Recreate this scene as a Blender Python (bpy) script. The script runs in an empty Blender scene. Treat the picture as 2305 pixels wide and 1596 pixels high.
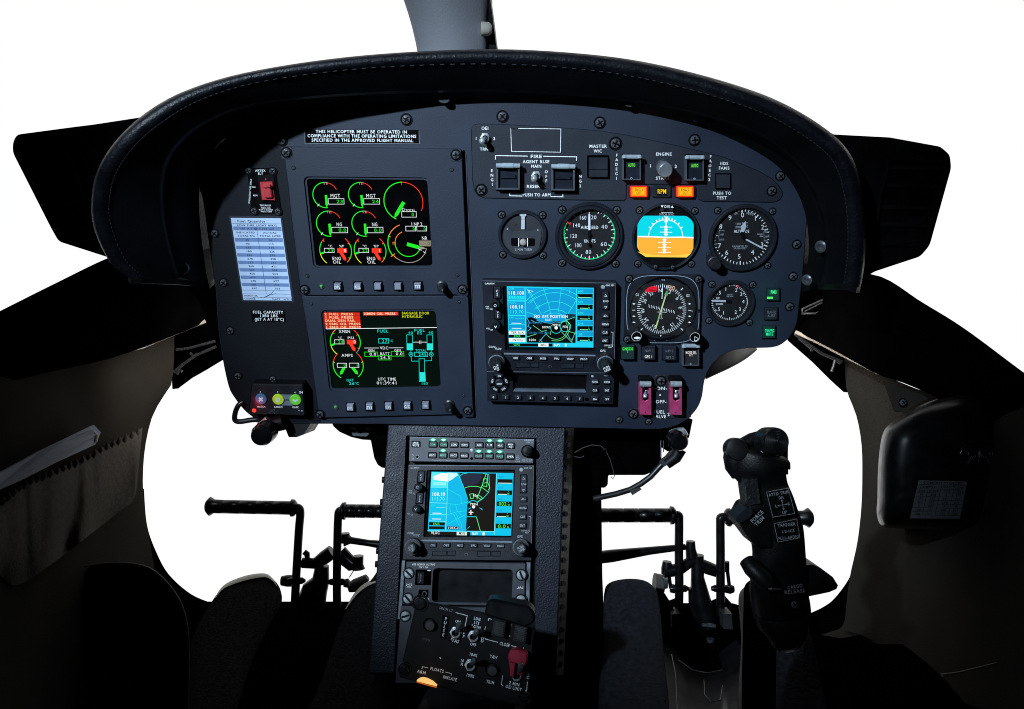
import bpy, bmesh, math, random
import numpy as np
from mathutils import Vector as V, Matrix
random.seed(7)
S = bpy.context.scene
COL = S.collection
# ------------------------------------------------------------------ camera, world, lamps
PITCH = math.radians(21.0)
FPX = 1677.0; CXP = 1152.5; CYP = 798.0            # focal length and centre in picture units (2305 wide)
CAM = V((0, -0.835, 0.32))
cd = bpy.data.cameras.new('camera'); cam = bpy.data.objects.new('camera', cd); COL.objects.link(cam)
cam.location = CAM; cam.rotation_euler = (math.pi/2 - PITCH, 0, 0)
cd.sensor_width = 36; cd.lens = 36*FPX/2305.0; cd.clip_start = 0.02; cd.clip_end = 60
S.camera = cam
S.view_settings.view_transform = 'Standard'; S.view_settings.look = 'None'
S.cycles.filter_width = 1.0; S.view_settings.exposure = 0; S.view_settings.gamma = 1
w = bpy.data.worlds.new('World'); S.world = w; w.use_nodes = True
w.node_tree.nodes['Background'].inputs[0].default_value = (0.5, 0.6, 0.8, 1)
w.node_tree.nodes['Background'].inputs[1].default_value = 0.004
def lamp(name, kind, loc, target, power, color, **kw):
    l = bpy.data.lights.new(name, kind); o = bpy.data.objects.new(name, l); COL.objects.link(o)
    o.location = loc; o.rotation_euler = (V(target)-V(loc)).to_track_quat('-Z', 'Y').to_euler()
    l.energy = power; l.color = color
    for k, v in kw.items(): setattr(l, k, v)
    return o
lamp('cabin_spot', 'SPOT', (-0.81, -1.35, 1.07), (0.02, 0.0, 0.05), 255, (0.68, 0.84, 1.0),
     spot_size=math.radians(29.5), spot_blend=1.0, shadow_soft_size=0.03)

lamp('wall_fill', 'SPOT', (-0.34, 0.09, 0.03), (-0.50, 0.18, -0.08), 2.2, (1.0, .92, .84), spot_size=math.radians(105), spot_blend=1.0, shadow_soft_size=0.05)  # added fill spot hidden behind the panel, brightens the left wall
lamp('wall_fill', 'SPOT', (0.37, 0.09, 0.03), (0.50, 0.18, -0.08), 3.6, (1.0, .92, .84), spot_size=math.radians(95), spot_blend=1.0, shadow_soft_size=0.09)  # second added fill spot out of sight, lifts the right wall
FW = V((0, math.cos(PITCH), -math.sin(PITCH))); UP = V((0, math.sin(PITCH), math.cos(PITCH))); RT = V((1, 0, 0))
def ray(x, y): return FW + RT*((x-CXP)/FPX) + UP*((CYP-y)/FPX)
def pt(x, y, d): return CAM + ray(x, y)*d              # point at distance d along the view axis
def py(x, y, Y): r = ray(x, y); return CAM + r*((Y-CAM.y)/r.y)
class Plane:
    def __init__(s, o, n): s.o = V(o); s.n = V(n).normalized()
    def hit(s, x, y, h=0):
        r = ray(x, y); return CAM + r*(((s.o + s.n*h - CAM).dot(s.n))/r.dot(s.n))
PANEL = Plane((0, 0, 0), (0, -1, 0))
PED = Plane(pt(1070, 958, 0.935), -FW + UP*0.156)
BOX = Plane(pt(1050, 1470, 0.74), -FW + UP*0.10 - RT*0.05)
K = 0.56274
def homog(src, dst):
    A = []; b = []
    for (x, y), (u, v) in zip(src, dst):
        A.append([x, y, 1, 0, 0, 0, -u*x, -u*y]); b.append(u)
        A.append([0, 0, 0, x, y, 1, -v*x, -v*y]); b.append(v)
    h = np.linalg.solve(np.array(A, float), np.array(b, float)); return [float(q) for q in h]+[1.0]
class Fr:
    """drawing frame on a plane: (x, y) in reading units, h metres above the plane"""
    def __init__(s, plane, x0=0, y0=0, sc=K, sh=0, sl=0, h=0, H=None):
        s.pl = plane; s.x0 = x0; s.y0 = y0; s.sc = sc; s.sh = sh; s.sl = sl; s.h = h; s.H = H
    def at(s, h): return Fr(s.pl, s.x0, s.y0, s.sc, s.sh, s.sl, s.h+h, s.H)
    def D(s, x, y):
        if s.H:
            q = s.H; w_ = q[6]*x+q[7]*y+1; x, y = (q[0]*x+q[1]*y+q[2])/w_, (q[3]*x+q[4]*y+q[5])/w_
        return ((s.x0+x/s.sc)*K, (s.y0+y/s.sc)*K)
    def P(s, x, y, h=0): X, Y = s.D(x, y); return s.pl.hit(X, Y, h+s.h)
    def unit(s, x, y): return (s.P(x+1, y)-s.P(x-1, y)).length/2   # metres per unit
    def off(s, cx, cy, dx, dy): return (cx+dx+s.sh*dy, cy+dy+s.sl*dx)
    def rc(s, cx, cy, w_, h_): return [s.off(cx, cy, a*w_/2, b*h_/2) for a, b in ((-1, -1), (1, -1), (1, 1), (-1, 1))]
def R(x0, y0, sc, pl=PANEL, **k): return Fr(pl, x0, y0, sc, **k)
DD = Fr(PANEL)
R1 = R(800, 400, 2.0955); R2 = R(800, 1100, 2.0955); R3 = R(1860, 440, 2.347); R4 = R(2400, 440, 2.3465)
R5 = R(1900, 1080, 2.85); R6 = R(2450, 1060, 2.4187)
P1 = R(1460, 1660, 2.401, PED); P2 = R(1400, 2200, 2.2163, PED); PB = R(1400, 2200, 2.2163, BOX)
def rp(fr, pts): return [fr.D(*p) for p in pts]        # reading units -> picture units
P3D = Fr(PANEL, 500, 1660, 2.1566); P4D = Fr(PANEL, 2300, 1660, 1.3573)
P5D = Fr(PANEL, 0, 1100, 0.9189); P6D = Fr(PANEL, 3100, 1100, 0.9197); Q1D = Fr(PANEL, 0, 0, 1.1255); Q2D = Fr(PANEL, 2048, 0, 1.1255)
# ------------------------------------------------------------------ materials
MATS = {}
def lin(c): return tuple(((v/12.92) if v <= .04045 else ((v+.055)/1.055)**2.4) for v in c)
def hexc(s): return lin(tuple(int(s[i:i+2], 16)/255 for i in (0, 2, 4)))
def mat(name, col, rough=.5, metal=0, var=.15, vs=60, bump=0, bs=600, spec=.5, coat=0, fuzz=0, det=3):
    if name in MATS: return MATS[name]
    m = bpy.data.materials.new(name); m.use_nodes = True; nt = m.node_tree; b = nt.nodes['Principled BSDF']
    b.inputs['Roughness'].default_value = rough; b.inputs['Metallic'].default_value = metal
    b.inputs['Specular IOR Level'].default_value = spec; b.inputs['Coat Weight'].default_value = coat
    b.inputs['Sheen Weight'].default_value = fuzz
    tc = nt.nodes.new('ShaderNodeTexCoord'); n = nt.nodes.new('ShaderNodeTexNoise'); n.inputs['Scale'].default_value = vs; n.inputs['Detail'].default_value = 6
    nt.links.new(tc.outputs['Object'], n.inputs['Vector'])
    r = nt.nodes.new('ShaderNodeMapRange'); r.inputs[1].default_value = .3; r.inputs[2].default_value = .7
    r.inputs[3].default_value = 1-var; r.inputs[4].default_value = 1+var; nt.links.new(n.outputs[0], r.inputs[0])
    mx = nt.nodes.new('ShaderNodeVectorMath'); mx.operation = 'SCALE'; mx.inputs[0].default_value = col[:3]
    nt.links.new(r.outputs[0], mx.inputs['Scale']); nt.links.new(mx.outputs[0], b.inputs['Base Color'])
    r2 = nt.nodes.new('ShaderNodeMapRange'); r2.inputs[1].default_value = .3; r2.inputs[2].default_value = .7
    r2.inputs[3].default_value = max(rough-.08, .03); r2.inputs[4].default_value = min(rough+.1, 1); nt.links.new(n.outputs[0], r2.inputs[0]); nt.links.new(r2.outputs[0], b.inputs['Roughness'])
    if bump:
        n2 = nt.nodes.new('ShaderNodeTexNoise'); n2.inputs['Scale'].default_value = bs; n2.inputs['Detail'].default_value = det
        nt.links.new(tc.outputs['Object'], n2.inputs['Vector'])
        bp = nt.nodes.new('ShaderNodeBump'); bp.inputs['Strength'].default_value = min(bump, 1); bp.inputs['Distance'].default_value = .001*max(bump, 1)
        nt.links.new(n2.outputs[0], bp.inputs['Height']); nt.links.new(bp.outputs[0], b.inputs['Normal'])
    MATS[name] = m; return m
def emi(hx, st=1.0):
    k = 'glow_%s_%g' % (hx, st)
    if k in MATS: return MATS[k]
    m = bpy.data.materials.new(k); m.use_nodes = True; nt = m.node_tree; b = nt.nodes['Principled BSDF']
    b.inputs['Base Color'].default_value = (.002, .002, .002, 1); b.inputs['Roughness'].default_value = .25; b.inputs['Specular IOR Level'].default_value = .1
    b.inputs['Emission Color'].default_value = (*hexc(hx), 1); b.inputs['Emission Strength'].default_value = st
    MATS[k] = m; return m
def clear(name='clear_plastic', f=.07, tint=(.9, .93, 1)):
    if name in MATS: return MATS[name]
    m = bpy.data.materials.new(name); m.use_nodes = True; nt = m.node_tree; nt.nodes.remove(nt.nodes['Principled BSDF'])
    o = nt.nodes['Material Output']; t = nt.nodes.new('ShaderNodeBsdfTransparent'); t.inputs[0].default_value = (*tint, 1)
    g = nt.nodes.new('ShaderNodeBsdfGlossy'); g.inputs['Roughness'].default_value = .08; x = nt.nodes.new('ShaderNodeMixShader')
    l = nt.nodes.new('ShaderNodeLayerWeight'); l.inputs[0].default_value = .3; mr = nt.nodes.new('ShaderNodeMapRange'); mr.inputs[3].default_value = f; mr.inputs[4].default_value = .5
    nt.links.new(l.outputs['Facing'], mr.inputs[0]); nt.links.new(mr.outputs[0], x.inputs[0]); nt.links.new(t.outputs[0], x.inputs[1]); nt.links.new(g.outputs[0], x.inputs[2]); nt.links.new(x.outputs[0], o.inputs['Surface'])
    MATS[name] = m; return m
M_PANEL = mat('panel_paint', (.0103, .0175, .0345), .57, var=.22, vs=7, bump=.25, bs=900)
M_UNIT = mat('display_unit_paint', (.0098, .0165, .032), .57, var=.10, vs=12, bump=.2, bs=900)
M_SUB = mat('switch_panel_paint', (.0095, .0135, .023), .55, var=.1, vs=14, bump=.2, bs=900)
M_BEZ = mat('radio_bezel', (.0085, .0105, .016), .45, spec=.35, var=.25, vs=30, bump=.15, bs=700)
M_BLK = mat('black_plastic', (.003, .003, .0036), .42, var=.2, spec=.15)
M_GLO = mat('black_gloss', (.003, .003, .0036), .18, var=.2, spec=.3)
M_BTN = mat('button_rubber', (.011, .0145, .022), .55, spec=.3, var=.2, vs=90)
M_KNB = mat('knob_rubber', (.010, .011, .013), .42, var=.2, vs=200)
M_WHT = mat('white_marking', (.86, .88, .86), .6, var=.18, vs=500)
M_DIM = mat('dim_marking', (.13, .14, .16), .6, var=.3, vs=500)
M_GRY = mat('grey_marking', (.35, .38, .42), .6, var=.3, vs=500)
M_CHR = mat('bright_metal', (.52, .57, .60), .28, .55, var=.15, vs=300)
M_STL = mat('dark_steel', (.10, .11, .125), .32, .6, var=.4, vs=300)
M_SCR = mat('screw_head', (.13, .14, .155), .25, .5, var=.6, vs=900)
M_HOOD = mat('hood_vinyl', (.0032, .0035, .0048), .6, var=.25, vs=25, bump=.4, bs=450, spec=.05)
M_ROLL = mat('hood_leather', (.0035, .0042, .007), .42, var=.3, vs=60, bump=.7, bs=320, spec=.22)
M_LEA = mat('pedestal_leather', (.0055, .0088, .017), .45, spec=.3, var=.12, vs=50, bump=.6, bs=560, det=2)
M_FUZ = mat('black_flock', (.003, .003, .0034), .95, var=.3, spec=0, bump=.6, bs=800)
M_STI = mat('thread', (.035, .037, .045), .8, spec=.1)
M_RED = mat('red_plastic', (.42, .035, .04), .35, var=.12)
M_MAG = mat('red_anodised', (.44, .05, .15), .38, .2, var=.2, vs=120)
M_DRD = mat('dark_red_guard', (.22, .01, .03), .4, .2, var=.3)
M_CARP = mat('carpet', (.014, .0145, .016), .95, var=.5, vs=300, bump=2, bs=420, spec=0)
M_CARP2 = mat('ribbed_mat', (.012, .0135, .017), .8, var=.5, vs=160, bump=2, bs=260, spec=.05)
M_WALL = mat('beige_trim', (.027, .0245, .021), .7, var=.12, vs=12, bump=.6, bs=500, spec=0)
M_SILL = mat('sill_black', (.0007, .0007, .0008), .8, var=.3, vs=30, spec=0)
M_RIM = mat('pale_rim', (.42, .39, .34), .6, var=.2, vs=60)
M_POST = mat('grey_post_paint', (.17, .175, .195), .6, var=.10, vs=16, bump=.3, bs=500)
M_PAP = mat('papers', (.16, .18, .23), .8, var=.2, vs=40)
M_FAB = mat('pocket_fabric', (.09, .082, .072), .9, var=.2, vs=200, bump=.8, bs=500, spec=0)
M_HSE = mat('rubber_hose', (.007, .007, .008), .4)
CLR = clear()
LENS = clear('gauge_glass', .012, (.97, .98, 1))
# ------------------------------------------------------------------ glyphs
GL = {}
CH = "ABCDEFGHIJKLMNOPQRSTUVWXYZabcdefghijklmnopqrstuvwxyz0123456789.,:;-+/%@()'\"*&!?#<>=_\u00b0"
def load_glyphs():
    tmp = []
    for st, offv in (('r', 0.0), ('b', 0.015)):
        for c in CH:
            for body in (c, 'H'+c+'H', 'HH'):
                if body == 'HH' and c != 'A': continue
                cu = bpy.data.curves.new('t', 'FONT'); cu.body = body; cu.resolution_u = 2; cu.offset = offv if body == c else 0
                o = bpy.data.objects.new('t', cu); COL.objects.link(o); tmp.append((st, c, body, o))
    bpy.context.view_layer.update(); dg = bpy.context.evaluated_depsgraph_get(); raw = {}; wd = {}
    for st, c, body, o in tmp:
        me = o.evaluated_get(dg).to_mesh(); vs = [tuple(v.co) for v in me.vertices]; xs = [v[0] for v in vs] or [0]
        wd[(st, body)] = max(xs)-min(xs)
        if body == c: raw[(st, c)] = ([(v[0], v[1]) for v in vs], [tuple(p.vertices) for p in me.polygons])
        o.evaluated_get(dg).to_mesh_clear()
    cap = max(v[1] for v in raw[('r', 'H')][0])
    for (st, c), (vs, fs) in raw.items():
        adv = wd[(st, 'H'+c+'H')]-wd[(st, 'HH')]
        GL[(st, c)] = ([(x/cap, y/cap) for x, y in vs], fs, adv/cap)
    for st, c, body, o in tmp:
        cu = o.data; bpy.data.objects.remove(o); bpy.data.curves.remove(cu)
load_glyphs()
# ------------------------------------------------------------------ mesh builder
def cat_rom(pts, n=6, closed=False):
    out = []; L = len(pts); pv = [V(p) for p in pts]
    rng = range(L if closed else L-1)
    for i in rng:
        if closed: a, b, c, d = pv[i-1], pv[i], pv[(i+1) % L], pv[(i+2) % L]
        else: a = pv[max(i-1, 0)]; b = pv[i]; c = pv[i+1]; d = pv[min(i+2, L-1)]
        for k in range(n):
            t = k/n; out.append(b*1.0 + (c-a)*(t/2) + (a*2-b*5+c*4-d)*(t*t/2) + (b*3-a-c*3+d)*(t**3/2))
    if not closed: out.append(pv[-1])
    return out
class G:
    def __init__(s, fr=None): s.v = []; s.f = []; s.m = []; s.sm = []; s.mats = []; s.fr = fr
    def mi(s, m):
        if m not in s.mats: s.mats.append(m)
        return s.mats.index(m)
    def add(s, vs, fs, m, smooth=False):
        o = len(s.v); s.v += [V(v) for v in vs]; k = s.mi(m)
        for f in fs: s.f.append(tuple(o+i for i in f)); s.m.append(k); s.sm.append(smooth)
        return s
    def flat(s, pts, h, m): return s.add([s.fr.P(x, y, h) for x, y in pts], [tuple(range(len(pts)))], m)
    def inset(s, T, d):
        n = s.fr.pl.n; L = len(T); ar = V((0, 0, 0))
        for i in range(L): ar += T[i].cross(T[(i+1) % L])
        sg = 1 if ar.dot(n) > 0 else -1; out = []
        for i in range(L):
            a = (T[i]-T[i-1]); b = (T[(i+1) % L]-T[i])
            if a.length < 1e-9 or b.length < 1e-9: out.append(T[i]); continue
            na = n.cross(a.normalized())*sg; nb = n.cross(b.normalized())*sg; q = na+nb
            q = q.normalized()*(d/max(.4, math.sqrt(max(0, (1+na.dot(nb))/2)))) if q.length > 1e-6 else na*d
            out.append(T[i]+q)
        return out
    def poly(s, pts, h0, h1, m, bev=0, top=None):
        n = s.fr.pl.n; T = [s.fr.P(x, y, h1) for x, y in pts]; B = [t - n*(h1-h0) for t in T]; L = len(T)
        if bev > 0:
            I = s.inset(T, bev); T2 = [t - n*bev for t in T]
            s.add(B+T2, [(i, (i+1) % L, L+(i+1) % L, L+i) for i in range(L)], m)
            s.add(T2+I, [(i, (i+1) % L, L+(i+1) % L, L+i) for i in range(L)], m); s.add(I, [tuple(range(L))], top or m)
        else:
            s.add(B+T, [(i, (i+1) % L, L+(i+1) % L, L+i) for i in range(L)], m); s.add(T, [tuple(range(L))], top or m)
        return s
    def rect(s, cx, cy, w_, h_, z0, z1, m, bev=0, top=None, r=0):
        q = s.fr.rc(cx, cy, w_, h_)
        return s.poly(rq(q, r) if r else q, z0, z1, m, bev, top)
    def frect(s, cx, cy, w_, h_, z, m): return s.flat(s.fr.rc(cx, cy, w_, h_), z, m)
    def box4(s, cx, cy, w_, h_, t, z, m):
        q = s.fr.rc(cx, cy, w_, h_); return s.line(q+[q[0], q[1]], t, z, m)
    def ring(s, outer, inner, h0, h1, m, hin=None, bev=0):
        n = s.fr.pl.n; hin = h0 if hin is None else hin; L = len(outer)
        T = [s.fr.P(x, y, h1) for x, y in outer]; I = [s.fr.P(x, y, h1) for x, y in inner]
        B = [t-n*(h1-h0) for t in T]; IB = [t-n*(h1-hin) for t in I]
        q = lambda: [(i, (i+1) % L, L+(i+1) % L, L+i) for i in range(L)]
        if bev:
            T2 = s.inset(T, bev); T = [t-n*bev for t in T]; s.add(T+T2, q(), m); s.add(B+T, q(), m); s.add(T2+I, q(), m); s.add(I+IB, q(), m)
        else: s.add(B+T, q(), m); s.add(T+I, q(), m); s.add(I+IB, q(), m)
        return s
    def lathe(s, cx, cy, prof, m, seg=28, ref=None, knurl=0, axis=None, smooth=True, org=None, unit=None):
        """prof: (radius in reading units, height in metres); bands keep their own vertices so that edges stay crisp"""
        n = axis or s.fr.pl.n; hr = max(p[1] for p in prof) if ref is None else ref
        c = org if org is not None else s.fr.P(cx, cy, hr) - s.fr.pl.n*hr
        u = unit or s.fr.unit(cx, cy); e1 = RT - n*RT.dot(n); e1.normalize(); e2 = n.cross(e1)
        if org is None and hr and axis is None: c = s.fr.P(cx, cy, hr) - n*hr
        for (ra, ha), (rb, hb) in zip(prof, prof[1:]):
            vs = []; kn = knurl and abs(hb-ha) > .001 and min(ra, rb) > 0
            sg = knurl*2 if knurl else seg
            for r_, h_ in ((ra, ha), (rb, hb)):
                for i in range(sg):
                    a = 2*math.pi*i/sg; rr = r_*u*(1 if not kn or i % 2 else .93)
                    vs.append(c + n*h_ + (e1*math.cos(a)+e2*math.sin(a))*rr)
            if ra == 0: s.add([vs[0]]+vs[sg:], [(0, 1+i, 1+(i+1) % sg) for i in range(sg)], m, smooth)
            elif rb == 0: s.add([vs[sg]]+vs[:sg], [(0, 1+(i+1) % sg, 1+i) for i in range(sg)], m, smooth)
            else: s.add(vs, [(i, (i+1) % sg, sg+(i+1) % sg, sg+i) for i in range(sg)], m, smooth and not kn)
        return s
    def disc(s, cx, cy, r, h, m, seg=32): return s.flat([s.fr.off(cx, cy, r*math.cos(2*math.pi*i/seg), r*math.sin(2*math.pi*i/seg)) for i in range(seg)], h, m)
    def line(s, pts, w_, h, m):
        L = len(pts); a = []; b = []
        for i in range(L):
            p0 = pts[max(i-1, 0)]; p1 = pts[i]; p2 = pts[min(i+1, L-1)]
            d1 = V((p1[0]-p0[0], p1[1]-p0[1])); d2 = V((p2[0]-p1[0], p2[1]-p1[1]))
            if d1.length < 1e-6: d1 = d2
            if d2.length < 1e-6: d2 = d1
            d1.normalize(); d2.normalize(); n1 = V((-d1.y, d1.x)); n2 = V((-d2.y, d2.x)); q = n1+n2
            if q.length < .3: q = n1
            else: q = q.normalized()/max(.45, math.sqrt(max(0, (1+n1.dot(n2))/2)))
            a.append((p1[0]+q.x*w_/2, p1[1]+q.y*w_/2)); b.append((p1[0]-q.x*w_/2, p1[1]-q.y*w_/2))
        vs = [s.fr.P(x, y, h) for x, y in a+b]
        return s.add(vs, [(i, i+1, L+i+1, L+i) for i in range(L-1)], m)
    def apts(s, cx, cy, r, a0, a1, n=None, ry=None):
        n = n or max(4, int(abs(a1-a0)/7)); ry = ry or r
        return [s.fr.off(cx, cy, r*math.sin(math.radians(a0+(a1-a0)*i/n)), -ry*math.cos(math.radians(a0+(a1-a0)*i/n))) for i in range(n+1)]
    def arc(s, cx, cy, r, a0, a1, w_, h, m, n=None, ry=None): return s.line(s.apts(cx, cy, r, a0, a1, n, ry), w_, h, m)
    def tick(s, cx, cy, r0, r1, a, w_, h, m):
        a = math.radians(a); p = lambda r: s.fr.off(cx, cy, r*math.sin(a), -r*math.cos(a))
        return s.line([p(r0), p(r1)], w_, h, m)
    def text(s, t, x, y, cap, h, m, w_=None, ang=0, al='c', st='b', sp=1.0, sh=None):
        """x, y: centre of the cap height; cap: cap height; w_: forced width"""
        xs = 0; items = []; t = t.replace('*', '\u00b0')
        for c in t:
            if c == ' ': xs += .55*sp; continue
            g = GL.get((st, c))
            if not g: continue
            items.append((g, xs)); xs += g[2]*sp+.10
        W = max(xs-.2, .1); k = (w_/(W*cap)) if w_ else 1
        x0 = {'c': -W/2, 'l': 0, 'r': -W}[al]; ca = math.cos(math.radians(ang)); sa = math.sin(math.radians(ang))
        sh = s.fr.sh if sh is None else sh; sl = s.fr.sl
        for (vs, fs, _), o in items:
            P = []
            for vx, vy in vs:
                dx = (x0+o+vx)*cap*k; dy = -(vy-.5)*cap; dx2 = dx+sh*dy; dy2 = dy+sl*dx
                P.append(s.fr.P(x+dx2*ca-dy2*sa, y+dx2*sa+dy2*ca, h))
            s.add(P, fs, m)
        return s
    def vtext(s, t, x, y, cap, step, h, m, dx=0):
        for i, c in enumerate(t): s.text(c, x+dx*i, y+step*i, cap, h, m)
        return s
    def tube(s, pts, rad, m, seg=12, caps=True, flatk=1.0):
        pts = [V(p) for p in pts]; L = len(pts)
        if not hasattr(rad, '__len__'): rad = [rad]*L
        rings = []; up = None
        for i in range(L):
            d = (pts[min(i+1, L-1)]-pts[max(i-1, 0)]).normalized()
            if up is None: up = d.orthogonal().normalized() if abs(d.dot(FW)) > .9 else (FW - d*FW.dot(d)).normalized()
            up = (up - d*up.dot(d)).normalized(); sd = d.cross(up)
            rings.append([pts[i] + (sd*math.cos(2*math.pi*k/seg) + up*math.sin(2*math.pi*k/seg)*flatk)*rad[i] for k in range(seg)])
        vs = [v for r in rings for v in r]
        fs = [(i*seg+k, i*seg+(k+1) % seg, (i+1)*seg+(k+1) % seg, (i+1)*seg+k) for i in range(L-1) for k in range(seg)]
        s.add(vs, fs, m, True)
        if caps: s.add(rings[0], [tuple(range(seg))], m); s.add(rings[-1], [tuple(range(seg))], m)
        return s
    def loft(s, curves, m, smooth=True, closed=False):
        n = len(curves[0]); vs = [V(v) for c in curves for v in c]; e = n if closed else n-1
        fs = [(i*n+k, i*n+(k+1) % n, (i+1)*n+(k+1) % n, (i+1)*n+k) for i in range(len(curves)-1) for k in range(e)]
        return s.add(vs, fs, m, smooth)
    def prism3(s, front, back, m, smooth=False):
        L = len(front); s.add(list(front), [tuple(range(L))], m); s.add(list(back), [tuple(range(L))], m)
        return s.add(list(front)+list(back), [(i, (i+1) % L, L+(i+1) % L, L+i) for i in range(L)], m, smooth)
    def out(s, name, parent=None, bev=0, label=None, autos=False):
        base = V((0, 0, 0)); p = parent
        while p is not None: base += p.location; p = p.parent
        me = bpy.data.meshes.new(name); loc = V((0, 0, 0))
        if parent is None and s.v:
            loc = sum(s.v, V((0, 0, 0)))/len(s.v)
        me.from_pydata([tuple(v-base-loc) for v in s.v], [], s.f)
        for m in s.mats: me.materials.append(m)
        me.polygons.foreach_set('material_index', s.m); me.polygons.foreach_set('use_smooth', s.sm)
        bm = bmesh.new(); bm.from_mesh(me); bmesh.ops.recalc_face_normals(bm, faces=bm.faces); bm.to_mesh(me); bm.free(); me.update()
        o = bpy.data.objects.new(name, me); COL.objects.link(o); o.location = loc
        if parent is not None: o.parent = parent
        if label: o['label'] = label
        if bev:
            b = o.modifiers.new('bevel', 'BEVEL'); b.width = bev; b.segments = 2; b.limit_method = 'ANGLE'
        return o
def rq(q, r, n=4):
    """round the corners of a polygon"""
    out = []; L = len(q)
    for i in range(L):
        p = V(q[i]); a = V(q[i-1])-p; b = V(q[(i+1) % L])-p; rr = min(r, a.length*.45, b.length*.45)
        p0 = p+a.normalized()*rr; p2 = p+b.normalized()*rr
        for k in range(n+1):
            t = k/n; z = p0*(1-t)**2 + p*2*t*(1-t) + p2*t*t; out.append((z.x, z.y))
    return out
def thing(name, label, cat, loc, group=None):
    o = bpy.data.objects.new(name, None); COL.objects.link(o); o.location = loc; o.empty_display_size = .01
    o['label'] = label; o['category'] = cat
    if group: o['group'] = group
    return o
def tag(o, label, cat, group=None):
    o['label'] = label; o['category'] = cat
    if group: o['group'] = group
    return o
# one screw mesh per kind, copied (plane local: x right, z out of the plane)
def screw_proto(name, kind):
    fr = Fr(PANEL); g = G(fr); n = V((0, 0, 1)); o = V((0, 0, 0))
    def lt(prof, m, seg=20): g.lathe(0, 0, prof, m, seg=seg, axis=n, org=o, unit=1)
    if kind == 'big':
        lt([(.0066, .0001), (.0064, .0009), (.0056, .0009), (.0050, .0002)], M_BLK)
        lt([(.0046, .0002), (.0045, .0020), (.0040, .0029), (.0022, .0032), (.0, .0033)], M_SCR)
    elif kind == 'slot':
        lt([(.0058, .0001), (.0056, .0005), (.0048, .0005)], M_BLK); lt([(.0045, .0002), (.0044, .0014), (.0036, .0019), (0, .0019)], M_CHR)
    elif kind == 'rivet':
        lt([(.0062, .0001), (.0060, .0012), (.0045, .0022), (.0028, .0022), (.0024, .0012), (0, .0010)], M_STL)
    else:
        lt([(.0046, .0001), (.0044, .0006), (.0037, .0006), (.0034, .0002)], M_BLK)
        lt([(.0032, .0001), (.0031, .0014), (.0026, .0020), (0, .0023)], M_SCR)
    r = {'big': .0034, 'slot': .004, 'rivet': 0}.get(kind, .0023); z = {'big': .0034, 'slot': .00195}.get(kind, .00235); t = r*.24
    mm = M_BLK
    if r:
        for k in range(1 if kind == 'slot' else 2):
            a = .6+k*math.pi/2; d = V((math.cos(a), math.sin(a), 0)); e = V((-math.sin(a), math.cos(a), 0))
            c = [d*r+e*t, d*r-e*t, -d*r-e*t, -d*r+e*t]; zz = n*(z+k*.00005)
            g.add([p+zz for p in c]+[p+n*(z-.0012) for p in c], [(0, 1, 2, 3), (0, 1, 5, 4), (1, 2, 6, 5), (2, 3, 7, 6), (3, 0, 4, 7)], mm)
    me = bpy.data.meshes.new(name); me.from_pydata([tuple(v) for v in g.v], [], g.f)
    for m in g.mats: me.materials.append(m)
    me.polygons.foreach_set('material_index', g.m); me.polygons.foreach_set('use_smooth', g.sm); me.update(); return me
SCREW = {k: screw_proto('screw', k) for k in ('big', 'small', 'slot', 'rivet')}
hold_ = M_SCR; M_SCR = mat('black_oxide', (.012, .012, .014), .35, .5, spec=.3); SCREW['dark'] = screw_proto('screw', 'small'); M_SCR = hold_
def screw(parent, fr, x, y, kind='small', k=1.0, h=0, name='screw', nrm=None):
    o = bpy.data.objects.new(name, SCREW[kind]); COL.objects.link(o); base = V((0, 0, 0)); p = parent
    while p is not None: base += p.location; p = p.parent
    o.parent = parent; o.location = fr.P(x, y, h) - base
    q = (nrm or fr.pl.n).to_track_quat('Z', 'Y'); o.rotation_mode = 'QUATERNION'
    from mathutils import Quaternion
    o.rotation_quaternion = q @ Quaternion((0, 0, 1), random.random()*3); o.scale = (k, k, k); return o
def button(parent, fr, cx, cy, w_, h_, z0, z1, txt=None, m=None, cap=None, tm=None, name='button', r=None, tw=None, ang=0):
    g = G(fr); r = min(w_, h_)*.18 if r is None else r
    q = fr.rc(cx, cy, w_, h_)
    if ang:
        a = math.radians(ang); q = [(cx+(x-cx)*math.cos(a)-(y-cy)*math.sin(a), cy+(x-cx)*math.sin(a)+(y-cy)*math.cos(a)) for x, y in q]
    g.poly(rq(q, r, 3), z0, z1, m or M_BTN, bev=.0005)
    if txt:
        L = txt.split('|'); cp = cap or h_*.4
        for i, t in enumerate(L): g.text(t, cx, cy+(i-(len(L)-1)/2)*cp*1.35, cp, z1+.00012, tm or M_WHT, w_=tw, ang=ang)
    return g.out(name, parent)
def toggle(parent, fr, bx, by, tx, ty, r, h=.020, m=None, nut=True, name='toggle_switch', k=1):
    g = G(fr); u = fr.unit(bx, by)
    if nut:
        g.lathe(bx, by, [(r*1.05, 0), (r*1.05, .0022), (r*.8, .0026)], M_CHR, ref=0, seg=6, smooth=False)
        g.lathe(bx, by, [(r*.8, .0004), (r*.8, .005), (r*.62, .0056), (r*.55, .0030)], M_CHR, ref=0, knurl=0, seg=24)
    a = fr.P(bx, by, .002); b = fr.P(tx, ty, h); pts = [a.lerp(b, t) for t in (0, .2, .45, .7, .85, .95, 1.0)]
    rr = [x*r*u*k for x in (.34, .34, .44, .62, .66, .52, .14)]
    g.tube(pts, rr, m or M_CHR, seg=16); return g.out(name, parent)
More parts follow.
